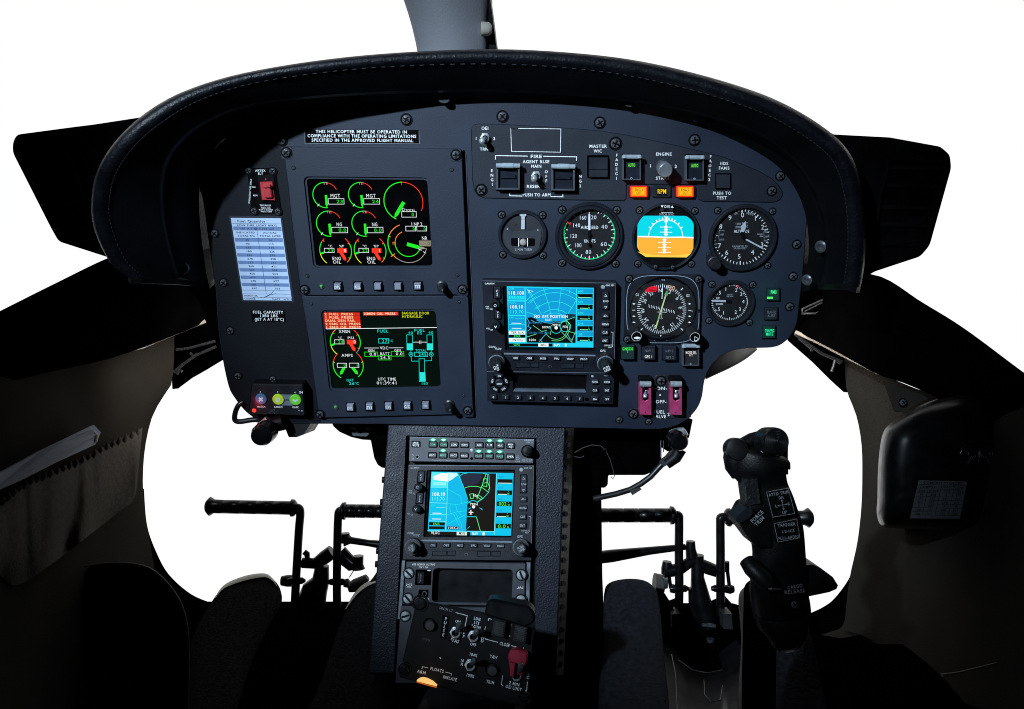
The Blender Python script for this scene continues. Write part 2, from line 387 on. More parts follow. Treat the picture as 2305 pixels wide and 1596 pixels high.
# ================================================================== surroundings: overexposed sky all around the nose
def build_sky():
    g = G(); N, Mv = 40, 24; R_ = 9.0; vs = []
    for i in range(N+1):
        az = math.radians(-64+128*i/N)
        for j in range(Mv+1):
            el = math.radians(-68+120*j/Mv); vs.append(V((R_*math.cos(el)*math.sin(az), .15+R_*math.cos(el)*math.cos(az), R_*math.sin(el))))
    g.add(vs, [(i*(Mv+1)+j, (i+1)*(Mv+1)+j, (i+1)*(Mv+1)+j+1, i*(Mv+1)+j+1) for i in range(N) for j in range(Mv)], emi('FFFFFF', 1.0), True)
    o = g.out('sky'); o['kind'] = 'structure'
build_sky()
# ================================================================== glareshield
O_ = [(300,617),(258,580),(224,505),(222,430),(238,370),(280,308),(345,248),(430,203),(560,165),(750,134),(950,117),(1152,112),(1352,125),(1502,150),(1652,190),(1760,231),(1852,286),(1902,340),(1925,405),(1937,500),(1937,580),(1928,642)]
T_ = [(318,625),(275,585),(242,505),(240,438),(258,380),(300,322),(362,270),(445,222),(570,183),(760,155),(950,142),(1152,140),(1345,155),(1495,182),(1640,222),(1745,262),(1832,315),(1882,362),(1905,425),(1915,505),(1914,580),(1905,640)]
S_ = [(395,628),(385,600),(365,520),(357,440),(367,370),(400,318),(455,275),(540,240),(670,219),(820,208),(980,202),(1152,202),(1330,213),(1470,232),(1600,261),(1700,294),(1785,352),(1830,415),(1855,475),(1867,530),(1867,590),(1855,640)]
E_ = [(470,640),(462,600),(452,520),(448,450),(456,390),(483,335),(528,298),(600,268),(700,246),(840,234),(990,228),(1152,228),(1320,238),(1450,256),(1580,287),(1672,325),(1748,372),(1790,425),(1812,480),(1820,540),(1818,590),(1809,645)]
TD = [.08,.087,.094,.100,.106,.107,.101,.091,.080,.070,.059,.055,.055,.058,.065,.07,.075,.08,.08,.08,.078,.075]
def glareshield():
    t = thing('glareshield', 'black hooded glareshield with stitched leather edge arching over the instrument panel', 'glareshield', (0, -.02, .3))
    def cv(C, dep): return [py(x, y, -d) for (x, y), d in zip(C, dep)]
    n = 5
    def c3(pts): return cat_rom(pts, n)
    o3 = cv(O_, [d-.03 for d in TD]); t3 = cv(T_, TD); s3 = cv(S_, [max(d-.032, .016) for d in TD]); e3 = cv(E_, [.0005]*len(TD))
    cen = V((0, 0, .08))
    def outw(p): v = p-cen; v.y = 0; return v.normalized()
    m1 = [o.lerp(q, .35)+V((0, -.010, 0))+outw(o)*.004 for o, q in zip(o3, t3)]
    m2 = [o.lerp(q, .72)+V((0, -.012, 0))+outw(o)*.003 for o, q in zip(o3, t3)]
    gr = [q+V((0, .004, 0)) - outw(q)*.002 for q in t3]
    bk = [o+V((0, .05, 0))-outw(o)*.002 for o in o3]; bk2 = [o+V((0, .22, 0))-outw(o)*.06 for o in o3]
    g = G(); g.loft([c3(c) for c in (bk2, bk, o3, m1, m2, t3, gr)], M_ROLL); g.out('padded_roll', t)
    g = G(); b2 = [p.lerp(q, .45)+V((0, -.002, 0)) for p, q in zip(gr, s3)]
    g.loft([c3(c) for c in (gr, b2, s3)], M_HOOD); g.out('front_band', t)
    lip = [s+V((0, .004, 0)) - outw(s)*.003 for s in s3]; lip2 = [s+V((0, .010, 0))+outw(s)*.002 for s in s3]
    mid = [s.lerp(e, .55)+outw(s)*.004 for s, e in zip(lip2, e3)]
    g = G(); g.loft([c3(c) for c in (s3, lip, lip2, mid, e3)], M_BLK); g.out('soffit', t)
    # underside tails at both ends: close the section
    for i, nm in ((0, 'end_cap'), (-1, 'end_cap')):
        a = [bk2[i], bk[i], o3[i], m1[i], m2[i], t3[i], b2[i], s3[i], mid[i], e3[i]]
        g = G(); g.prism3(a, [p+V((0, 0, -.006)) for p in a], M_BLK); g.out(nm, t)
    # stitching along the groove and on the crown
    g = G()
    for C, kk in ((gr, 1.0),):
        P = cat_rom(C, 26)
        for i in range(10, len(P)-10, 3):
            a, b = P[i], P[i+1].lerp(P[i+2], .3); q = V((0, -.0016, 0)) if kk == 1.0 else V((0, 0, .001))
            g.tube([a+q, b+q], .00045, M_STI, seg=5)
    g.out('stitching', t)
    for x, y, k in ((411,604,1.2),(1848,555,1.1),(1817,630,1.0)):
        p = py(x, y, -.035 if x > 1000 else -.03); o = bpy.data.objects.new('rivet', SCREW['rivet']); COL.objects.link(o); o.parent = t; o.location = p-t.location
        o.rotation_euler = (math.pi/2, 0, math.radians(35 if x < 1000 else -50)); o.scale = (k, k, k)
    for x, y in ((1417,234),(1599,270),(800,226),(630,249),(1000,226)):
        p = py(x, y, -.010); o = bpy.data.objects.new('rivet', SCREW['rivet']); COL.objects.link(o); o.parent = t; o.location = p-t.location
        o.rotation_euler = (math.radians(38), 0, 0); o.scale = (.9, .7, .35)
glareshield()
# ================================================================== demister / speaker wings beside the hood
def slab(g, pts, dep, back, m, bev=True, smooth=False, shrink=.0):
    """pts in picture units with a world Y each (or one), pushed back along +Y"""
    F_ = [py(x, y, -(dep[i] if hasattr(dep, '__len__') else dep)) for i, (x, y) in enumerate(pts)]
    c = sum(F_, V((0, 0, 0)))/len(F_)
    B = [p+V((0, back, 0)) + (c-p)*shrink for p in F_]
    if bev:
        I = [p+(c-p).normalized()*.006 for p in F_]; F2 = [p+V((0, .006, 0)) for p in F_]; L = len(F_); q = [(i, (i+1) % L, L+(i+1) % L, L+i) for i in range(L)]
        g.add(I, [tuple(range(L))], m); g.add(I+F2, q, m, True); g.add(F2+B, q, m); g.add(B, [tuple(range(L))], m)
    else: g.prism3(F_, B, m)
    return g
def wings():
    L = rq([(21,322),(30,304),(160,288),(330,262),(300,350),(240,420),(228,520),(262,590),(125,546),(106,512),(21,345)], 9, 3)
    t = thing('side_vent', 'black angular vent box with a louvred face left of the glareshield', 'air vent', py(140, 430, -.03), 'louvred vent boxes at both ends of the glareshield')
    g = G(); slab(g, L, .02, .11, M_FUZ); g.out('housing', t)
    face = rq([(40,336),(140,332),(166,354),(196,460),(210,552),(134,536),(118,504),(38,356)], 7, 3)
    g = G(); F_ = [py(x, y, -.026) for x, y in face]; F2 = [p+(py(110, 430, -.026)-p)*.10 for p in F_]
    n = len(F_); g.add(F_+F2, [(i, (i+1) % n, n+(i+1) % n, n+i) for i in range(n)], M_BLK); g.add([p+V((0, .006, 0)) for p in F2], [tuple(range(n))], M_BLK)
    for y, xa, xb in ((350,42,160),(402,68,178),(452,90,194),(507,118,204)):
        a = py(xa, y, -.024); b = py(xb, y+2, -.024); h_ = V((0, 0, -.004)); d = V((0, .012, -.01))
        g.add([a, b, b+d, a+d, a+h_, b+h_, b+d+h_, a+d+h_], [(0,1,2,3),(4,5,6,7),(0,1,5,4),(2,3,7,6)], M_BLK)
    g.out('louvre', t)
    Rr = rq([(1862,294),(1900,312),(1952,321),(2122,330),(2145,350),(2148,380),(2099,555),(2078,580),(1972,615),(1937,640),(1925,560),(1925,450),(1905,360)], 9, 3)
    t = thing('side_vent', 'black angular vent box with a louvred face right of the glareshield', 'air vent', py(2030, 460, -.03), 'louvred vent boxes at both ends of the glareshield')
    g = G(); slab(g, Rr, .02, .11, M_FUZ); g.out('housing', t)
    face = rq([(2002,350),(2122,356),(2132,376),(2090,542),(1962,556),(1978,440)], 7, 3)
    g = G(); F_ = [py(x, y, -.026) for x, y in face]; F2 = [p+(py(2045, 450, -.026)-p)*.10 for p in F_]
    n = len(F_); g.add(F_+F2, [(i, (i+1) % n, n+(i+1) % n, n+i) for i in range(n)], M_BLK); g.add([p+V((0, .006, 0)) for p in F2], [tuple(range(n))], M_BLK)
    for y, xa, xb in ((372,2004,2122),(412,1998,2112),(461,1988,2102),(500,1982,2092),(543,1972,2080)):
        a = py(xa, y, -.024); b = py(xb, y+3, -.024); h_ = V((0, 0, -.004)); d = V((0, .012, -.01))
        g.add([a, b, b+d, a+d, a+h_, b+h_, b+d+h_, a+d+h_], [(0,1,2,3),(4,5,6,7),(0,1,5,4),(2,3,7,6)], M_BLK)
    g.out('louvre', t)
wings()
# ================================================================== windscreen centre post
def post():
    t = thing('windscreen_post', 'pale grey windscreen centre post rising above the glareshield', 'window post', py(1010, 110, .12))
    Y = .10
    lf = [(880,-120),(895,-60),(907,0),(917,30),(926,62),(934,96),(938,118),(940,170)]; rt = [(1097,-120),(1097,-60),(1097,0),(1097,30),(1097,62),(1098,96),(1098,118),(1098,170)]
    A = [py(x, y, Y) for x, y in lf]; B = [py(x, y, Y) for x, y in rt]
    g = G(); g.loft([[p+V((.006, .10, 0)) for p in A], [p+V((0, .008, 0)) for p in A], [p+V((.006, 0, 0)) for p in A], [a.lerp(b, .5)+V((0, -.006, 0)) for a, b in zip(A, B)], [p+V((-.008, 0, 0)) for p in B], [p+V((0, .01, 0)) for p in B], [p+V((0, .10, 0)) for p in B]], M_POST); g.out('post', t)
    g = G(); b2 = [(1103,-120),(1103,-60),(1104,0),(1108,30),(1112,62),(1116,96),(1120,118),(1124,170)]
    C = [py(x, y, Y+.012) for x, y in b2]; B1 = [p+V((.0005, .012, 0)) for p in B]
    g.loft([B1, C, [p+V((0, .09, 0)) for p in C]], M_BLK, False); g.out('seal', t)
    g = G(); c = py(1095, 65, Y-.004); g.tube([c+V((-.006, 0, 0)), c+V((.003, 0, 0)), c+V((.006, 0, 0))], [.0078, .0072, .004], M_RIM, 14); g.out('bolt', t)
post()
# ================================================================== side sills, walls and chin window frames
def lerp_curve(C, n):
    P = cat_rom([V((x, y, 0)) for x, y in C], 12); d = [0]
    for a, b in zip(P, P[1:]): d.append(d[-1]+(b-a).length)
    out = []; j = 0
    for i in range(n):
        t = d[-1]*i/(n-1)
        while j < len(d)-2 and d[j+1] < t: j += 1
        k = (t-d[j])/max(d[j+1]-d[j], 1e-9); p = P[j].lerp(P[j+1], k); out.append((p.x, p.y))
    return out
def sheet(g, A, dA, B, dB, m, n=28, mid=(), back=.02, smooth=True, nr=1):
    """loft between two picture curves, each at its own (start, end) distance; given a thickness away from the viewer"""
    rows = [(A, dA)]+list(mid)+[(B, dB)]; C = []
    for c, d in rows:
        q = lerp_curve(c, n); C.append([pt(x, y, d[0]+(d[1]-d[0])*i/(n-1)) for i, (x, y) in enumerate(q)])
    if len(C) > 2:
        cols = list(zip(*C)); C = list(zip(*[cat_rom(c, 5) for c in cols]))
    Bk = [[p+ (p-CAM).normalized()*back for p in c] for c in C]
    g.loft(C, m, smooth); g.loft(Bk, m, smooth); g.loft([C[0], Bk[0]], m, False); g.loft([C[-1], Bk[-1]], m, False)
    g.loft([[c[0] for c in C], [c[0] for c in Bk]], m, False); g.loft([[c[-1] for c in C], [c[-1] for c in Bk]], m, False)
    return g
def left_side():
    t = thing('side_wall', 'dark beige trimmed cabin side wall on the left behind the gathered pocket', 'cabin wall', pt(250, 1000, 1.0), 'cabin side walls')
    win = [(392,752),(392,800),(386,864),(366,895),(343,937),(328,998),(322,1060),(323,1121),(331,1182),(341,1240),(352,1300),(380,1400),(420,1500)]
    g = G(); sheet(g, win, (1.10, 1.0), [(-60,800),(-60,1000),(-60,1300),(-60,1640)], (.62, .55), M_WALL, mid=[([(300,790),(285,1000),(290,1250),(330,1560)], (1.02, .92)), ([(120,800),(110,1000),(110,1250),(120,1600)], (.82, .72))], back=.015); g.out('trim_panel', t)
    t = thing('window_sill', 'black sloping door sill beam running down to the left under the vent box', 'window sill', pt(200, 720, .9), 'black sill beams under both side windows')
    g = G(); sheet(g, [(330,560),(250,578),(120,640),(0,700),(-60,728)], (1.02, .62), [(470,722),(400,752),(254,805),(100,840),(-60,880)], (1.06, .64), M_SILL, mid=[([(420,640),(330,660),(200,715),(60,765),(-60,800)], (1.0, .60))], back=.03); g.out('beam', t)
    g = G(); P = [pt(x, y, d) for x, y, d in ((461,722,1.05),(430,735,1.035),(392,752,1.02),(330,778,.97),(254,803,.90))]; g.tube(P, [.0035,.003,.0022,.0015,.001], mat('trim_edge', (.16, .15, .13), .6), 8, flatk=.5); g.out('edge_strip', t)
    t = thing('nose_bracket', 'black bracket and linkage between the left wall and the panel edge', 'bracket', pt(440, 800, 1.1), 'brackets between wall and panel')
    g = G(); F_ = [pt(x, y, 1.14) for x, y in [(380,740),(395,610),(500,610),(535,780),(498,806),(455,832),(420,852),(388,876)]]; g.prism3(F_, [p+FW*.02 for p in F_], M_SILL); g.out('plate', t)
    for pts_ in ([(397,788),(425,784),(470,772),(484,768)], [(392,838),(412,820),(440,800),(486,780)], [(398,842),(404,832),(410,836)], [(428,795),(436,802),(444,796)]):
        g = G(); g.tube([pt(x, y, 1.12) for x, y in pts_], .0022, M_STL, 8); g.out('link', t)
    # footwell frame crescent
    t = thing('chin_window_frame', 'black curved frame around the left chin window opening', 'window frame', pt(350, 1250, 1.12), 'chin window frames')
    g = G(); sheet(g, [(324,1100),(331,1182),(352,1243),(380,1293),(428,1336),(475,1357),(520,1372)], (1.14, 1.14), [(300,1100),(305,1240),(330,1400),(380,1480),(440,1560)], (1.13, 1.02), M_SILL, back=.02); g.out('frame', t)
    # curved shell bottom left
    t = thing('seat_shell', 'rounded black seat shell at the bottom left below the pocket', 'seat', pt(250, 1450, .8))
    A = [(20,1350),(110,1305),(184,1277),(263,1267),(331,1277),(374,1311),(404,1354),(419,1403),(424,1480),(422,1640)]
    cu = lerp_curve(A, 40); rows = []
    for k, d in ((0, .86), (.02, .845), (.05, .838), (.2, .825), (.6, .80), (.98, .79)):
        rows.append([pt(x+(180-x)*k, y+(1640-y)*k, d) for x, y in cu])
    g = G(); g.loft([[p+(p-CAM)*.16 for p in rows[0]]]+rows, M_SILL); g.out('shell', t)
    g = G(); g.tube([pt(x, y, .842) for x, y in cu[10:]], [.0006+.0012*math.sin(math.pi*i/30) for i in range(30)], mat('shell_highlight', (.16, .155, .15), .45), 6); g.out('rim_highlight', t)  # pale tube stands in for the highlight along the shell's rim
    # pocket with folds
    t = thing('map_pocket', 'gathered dark fabric map pocket on the left wall', 'pocket', pt(200, 1100, .85))
    top = [(-60,1165),(0,1128),(61,1082),(130,1056),(202,1023),(257,993),(300,975),(321,962)]; bot = [(-60,1240),(0,1295),(37,1317),(110,1274),(214,1195),(270,1150),(300,1127),(308,1096)]
    wd = lambda x, y: float(np.interp(x, [-60, 120, 290, 330], [.61, .80, 1.0, 1.05])) - (y-800)/800*.08
    n = 140; tp = lerp_curve(top, n); bt = lerp_curve(bot, n); rows = []
    for r in range(10):
        v = r/9; row = []
        for i in range(n):
            x = tp[i][0]+(bt[i][0]-tp[i][0])*v; y = tp[i][1]+(bt[i][1]-tp[i][1])*v; u = i/n
            fold = (math.sin(u*46+math.sin(u*19)*1.5)*(1-v)*.006 + math.sin(u*23+v*2.5+math.sin(u*11))*v*.016)*(.35+.8*v)
            row.append(pt(x, y, wd(x, y) - .012 - .022*math.sin(math.pi*v) + fold))
        rows.append(row)
    g = G(); g.loft(rows, M_FAB); g.out('gathered_front', t)
    g = G()
    for u in range(0, n-4, 5):
        a = tp[u]; w0 = wd(*a); g.tube([pt(a[0]+2, a[1]-4, w0-.014), pt(a[0], a[1]+5, w0-.019), pt(a[0]-3, a[1]+15, w0-.018)], [.0010, .0026, .0012], M_FAB, 8)
    g.out('elastic_hem', t)
    o = G(); F_ = [pt(x, y, wd(x, y)-.028) for x, y, d in [(-40,1085,0),(0,1062,0),(80,1018,0),(150,985,0),(205,958,0),(221,974,0),(208,1002,0),(120,1042,0),(50,1078,0),(-40,1118,0)]]
    t = thing('paper_bundle', 'rolled grey papers tucked in the gathered map pocket', 'papers', F_[3])
    o.prism3(F_, [p+FW*.006 for p in F_], M_PAP); o.out('sheet', t)
    g = G(); F_ = [pt(x, y, wd(x, y)-.032) for x, y, d in [(0,1076,.655),(110,1010,.77),(205,968,.87),(215,985,.875),(120,1024,.78),(30,1070,.68)]]; g.prism3(F_, [p+FW*.003 for p in F_], mat('papers_inner', (.10, .115, .15), .8)); g.out('sheet', t)
    g = G(); g.tube([pt(206, 972, .86), pt(216, 982, .862), pt(212, 994, .86)], .0035, M_RIM, 8); g.out('clip', t)
left_side()
def right_side():
    t = thing('side_wall', 'beige trimmed cabin side wall on the right behind the standby compass', 'cabin wall', pt(2100, 1000, 1.0), 'cabin side walls')
    win = [(1900,800),(1903,845),(1907,882),(1928,937),(1939,998),(1941,1060),(1939,1139),(1930,1220),(1913,1298),(1905,1362),(1900,1420)]
    g = G(); sheet(g, win, (1.12, 1.06), [(2370,860),(2370,1000),(2370,1300),(2370,1640)], (.62, .55), M_WALL, mid=[([(1955,830),(1985,1000),(1980,1200),(1960,1440)], (1.05, .98)), ([(2150,900),(2160,1000),(2150,1250),(2120,1560)], (.86, .76))], back=.015); g.out('trim_panel', t)
    g = G(); q = [(1999,864),(2094,894),(2023,931)]; 
    for tri in ([(1999,864),(2094,894),(2023,931)], [(2150,1190),(2262,1180),(2222,1240)]):
        F_ = [pt(x, y, .90) for x, y in rq(tri, 8, 3)]; g.prism3(F_, [p+FW*.01 for p in F_], M_WALL)
    g.out('bracket_plate', t)
    for x, y in ((2032,906),(2213,1190)):
        o = bpy.data.objects.new('screw', SCREW['small']); COL.objects.link(o); o.parent = t; o.location = pt(x, y, .897)-t.location; o.rotation_mode = 'QUATERNION'; o.rotation_quaternion = (-FW).to_track_quat('Z', 'Y'); o.scale = (1.2,)*3
    t = thing('window_sill', 'black sloping door sill beam running down to the right above the compass housing', 'window sill', pt(2100, 760, .9), 'black sill beams under both side windows')
    g = G(); sheet(g, [(1840,622),(1971,619),(2075,680),(2173,741),(2305,839),(2400,905)], (1.06, .62), [(1788,742),(1900,801),(1974,842),(2044,866),(2180,925),(2400,1010)], (1.08, .64), M_SILL, mid=[([(1850,690),(1930,700),(2030,750),(2140,815),(2400,950)], (1.03, .60))], back=.03); g.out('beam', t)
    g = G(); P = [pt(x, y, d) for x, y, d in ((1790,747,1.07),(1845,772,1.06),(1900,801,1.045),(1974,840,1.0),(2044,863,.94),(2111,889,.88))]; g.tube(P, [.0028,.0028,.0025,.0014,.0010,.0008], M_RIM, 8, flatk=.5); g.out('edge_strip', t)
    g = G()
    for a in ((1990,700,2080,745),(2095,755,2150,790),(2165,800,2240,850)):
        g.tube([pt(a[0], a[1], .85), pt(a[2], a[3], .80)], .0012, M_SILL, 6)
    g.out('seam', t)
    t = thing('nose_bracket', 'black bracket with cable clamps between the right wall and the panel', 'bracket', pt(1850, 790, 1.1), 'brackets between wall and panel')
    g = G(); F_ = [pt(x, y, 1.14) for x, y in [(1776,742),(1800,640),(1940,630),(1930,790),(1912,884),(1880,855),(1840,815),(1800,780),(1784,766)]]; g.prism3(F_, [p+FW*.02 for p in F_], M_SILL); g.out('plate', t)
    for pts_ in ([(1790,752),(1820,775),(1850,796),(1895,815)], [(1800,762),(1825,783),(1828,790)], [(1880,810),(1876,826),(1872,836)], [(1884,812),(1892,818)]):
        g = G(); g.tube([pt(x, y, 1.10) for x, y in pts_], .0022, M_STL, 8); g.out('cable', t)
    g = G()
    for q in ([(1806,696),(1850,676),(1888,672),(1884,686),(1836,706),(1806,706)], ):
        g.tube([pt(x, y, 1.05) for x, y in q+[q[0]]], .0014, M_STL, 6)
    g.tube([pt(x, y, 1.05) for x, y in [(1812,701),(1850,682),(1880,678)]], .0010, M_STL, 6); g.out('latch_frame', t)
    t = thing('chin_window_frame', 'black curved frame around the right chin window opening', 'window frame', pt(1900, 1380, 1.1), 'chin window frames')
    g = G(); sheet(g, [(1800,1390),(1850,1368),(1880,1345),(1913,1298),(1925,1250)], (1.14, 1.14), [(1800,1440),(1880,1430),(1930,1400),(1965,1350),(1975,1300)], (1.10, 1.08), M_SILL, back=.03); g.out('frame', t)
    g = G(); sheet(g, [(1912,1300),(1935,1330),(1958,1370),(1964,1396),(1935,1428),(1842,1443)], (1.08, 1.02), [(1905,1362),(1905,1380),(1900,1400),(1890,1415),(1860,1425),(1835,1435)], (1.09, 1.05), M_WALL, back=.01); g.out('trim_hump', t)
    t = thing('footwell_floor', 'black footwell side panel at the bottom right behind the cyclic stick', 'floor panel', pt(2000, 1520, .85))
    g = G(); sheet(g, [(1800,1420),(1900,1438),(2000,1450),(2200,1440),(2400,1430)], (1.0, .7), [(1800,1660),(1900,1660),(2000,1660),(2200,1660),(2400,1660)], (.75, .6), M_SILL, back=.02); g.out('panel', t)
    g = G(); g.tube([pt(x, y, .66) for x, y in [(2120,1520),(2160,1514),(2240,1494),(2310,1474),(2360,1462)]], [.0014, .0010, .0009, .0009, .0009], M_RIM, 8); g.out('edge_strip', t)
    # compass housing
    t = thing('standby_compass', 'black moulded standby compass housing on the right wall with a correction card', 'compass', pt(2150, 1060, .8))
    H = [(1974,1160),(1975,1120),(1977,1047),(1986,980),(2007,950),(2050,922),(2111,898),(2190,884),(2260,890),(2370,930),(2370,1100),(2300,1160),(2240,1190),(2136,1194),(2050,1190),(1990,1186)]
    cu = [(p.x, p.y) for p in cat_rom([V((x, y, 0)) for x, y in H], 5, closed=True)]; cx, cy = 2190, 1050; rows = []
    for k, d in ((0, .94), (0, .86), (.02, .80), (.06, .776), (.16, .763), (.3, .757), (.6, .752), (1, .75)):
        rows.append([pt(x+(cx-x)*k, y+(cy-y)*k, d) for x, y in cu])
    g = G(); g.loft(rows, mat('compass_plastic', (.0022, .0022, .0026), .32, var=.2, spec=.15), closed=True); g.out('housing', t)
    pl = Plane(pt(2110, 1130, .749), -FW + RT*.05); fr = Fr(pl, 3100, 1100, .9197)
    g = G(fr); q = [(530,755),(707,760),(680,897),(498,895)]
    Hc = homog([(0, 0), (100, 0), (100, 80), (0, 80)], q); f2 = Fr(pl, 3100, 1100, .9197, H=Hc); g.fr = f2
    g.poly([(0, 0), (100, 0), (100, 80), (0, 80)], 0, .0006, mat('card_grey', (.055, .058, .065), .8))
    for y in (9, 18, 26, 34, 42, 50, 58, 66, 73): g.line([(1, y), (99, y)], .7, .0008, M_BLK)
    for x in (22, 48, 75): g.line([(x, 18), (x, 73)], .7, .0008, M_BLK)
    g.text('COMPASS STANDBY', 50, 4.8, 5.5, .0009, M_BLK, w_=80); g.text('COMPASS CORRECTIONS', 50, 13.5, 5, .0009, M_BLK, w_=90)
    rowsT = [('FOR', 'STEER', 'FOR', 'STEER'), ('N', '358', 'S', '177'), ('030', '027', '210', '210'), ('060', '057', '240', '241'), ('E', '089', 'W', 'W'), ('120', '121', '300', '301'), ('150', '151', '330', '330')]
    for j, r_ in enumerate(rowsT):
        for x, s_ in zip((11, 35, 62, 87), r_): g.text(s_, x, 22.3+8*j, 4.6, .0009, M_BLK)
    g.out('correction_card', t)
    f3 = Fr(Plane(pt(2205, 1020, .747), -FW), 0, 0, K); g = G(f3)
    for i in range(-8, 9): g.tick(2203, 1050, 22, 26 if i % 2 else 29, i*9, .8, .0005, M_DIM)
    for s_, x, a in (('3', 2179, -12), ('N', 2205, 0), ('33', 2230, 12)): g.text(s_, x, 1020+abs(a)*.1, 7, .0005, M_DIM, ang=a, st='r')
    g.line([(2206, 1010), (2203, 1040)], 1.2, .0008, M_DIM); g.out('compass_card', t)
    g = G(); g.tube([pt(2205+44*math.cos(a), 1028+36*math.sin(a), .748) for a in [i*math.pi/14 for i in range(29)]], .0016, M_GLO, 6, caps=False); g.out('window_ring', t)
right_side()
# nose shell pieces seen through the openings
def nose_bits():
    o = G(); F_ = [pt(x, y, 1.16) for x, y in rp(R6, [(880,1110),(870,900),(1000,780),(1420,770),(1395,830),(1250,940),(1050,1040)])]
    t = thing('nose_fairing', 'grey curved fairing peeping out below the lower right of the panel', 'fairing', F_[3])
    cu = [(p.x, p.y) for p in cat_rom([V((x, y, 0)) for x, y in rp(R6, [(1400,820),(1330,880),(1250,935),(1130,1000),(1000,1060),(905,1105)])], 5)]
    rows = [[pt(x-60*k, y-130*k, 1.12+.06*k-.03*math.sin(math.pi*k)) for x, y in cu] for k in (0, .1, .25, .5, .8, 1)]
    o.loft([[p+FW*.03 for p in rows[0]]]+rows, mat('grey_fairing', (.40, .43, .46), .6, var=.1), True); o.out('shell', t)
nose_bits()
# ================================================================== instrument panel plate
def panel():
    t = thing('instrument_panel', 'broad dark blue-grey instrument panel plate under the glareshield', 'instrument panel', (0, 0, .1))
    left = rp(R1, [(25,830),(75,1200),(130,1590)])+rp(R2, [(150,420),(190,700),(240,930),(285,1020),(370,1130),(450,1195),(530,1243)])
    bot = rp(R2, [(1500,1250)])+rp(P1, [(2305,130)])+rp(R6, [(300,1590),(500,1582),(620,1550),(710,1500),(775,1440),(830,1365),(865,1270),(882,1150),(905,1065),(960,965),(1050,880),(1130,840),(1230,812),(1400,802),(1540,796),(1640,762),(1735,670),(1785,560),(1805,400)])
    right = [(1806,629),(1813,540),(1819,456),(1812,400),(1780,340),(1700,290),(1580,250),(1400,225),(1152,212),(900,218),(700,235),(560,275),(470,350),(450,420)]
    out = [(p.x, p.y) for p in cat_rom([V((x, y, 0)) for x, y in left+bot+right], 3, closed=True)]
    g = G(DD); g.poly(out, -.004, 0, M_PANEL, bev=.0008); g.out('plate', t)
    lo = [(p.x, p.y) for p in cat_rom([V((x, y, 0)) for x, y in left], 3)]; g = G(DD); g.poly([(560,276),(500,322),(470,352),(452,410)]+[(x+1.2, y) for x, y in lo]+[(600,951),(722,951),(700,800),(676,650),(655,480),(640,340),(632,296)], 0, .0005, mat('left_overlay_paint', (.0030, .0042, .0072), .6, spec=.25, var=.15, vs=9, bump=.25, bs=900)); g.out('left_overlay', t)
    g = G(DD); g.poly([(x, y) for x, y in out if y > 380 or True], -.022, -.0042, M_BLK); g.out('backing_frame', t)
    # seam between the display bay and the flight instruments
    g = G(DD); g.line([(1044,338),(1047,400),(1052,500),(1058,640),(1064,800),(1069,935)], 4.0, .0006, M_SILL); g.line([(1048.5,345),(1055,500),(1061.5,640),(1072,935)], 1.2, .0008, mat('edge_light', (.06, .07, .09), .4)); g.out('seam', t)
    big = [(514,373),(634,316),(915,269),(1131,262),(1350,276),(1563,315),(1756,396),(1793,550),(1785,622),(1777,690),(484,525),(504,636),(519,744),(536,846)]
    for x, y in big: screw(t, DD, x, y, 'big', 1.0 if y < 350 else .85)
    for x, y in ((615,853),(1394,945),(1460,949)): screw(t, DD, x, y, 'small', 1.1)
    g = G(DD)
    for x, y in rp(R4, [(1950,870)]): pass
    g.fr = R3; g.line([(5,840),(20,1560)], 6, .0003, M_SILL); g.out('scribe_line', t)
panel()
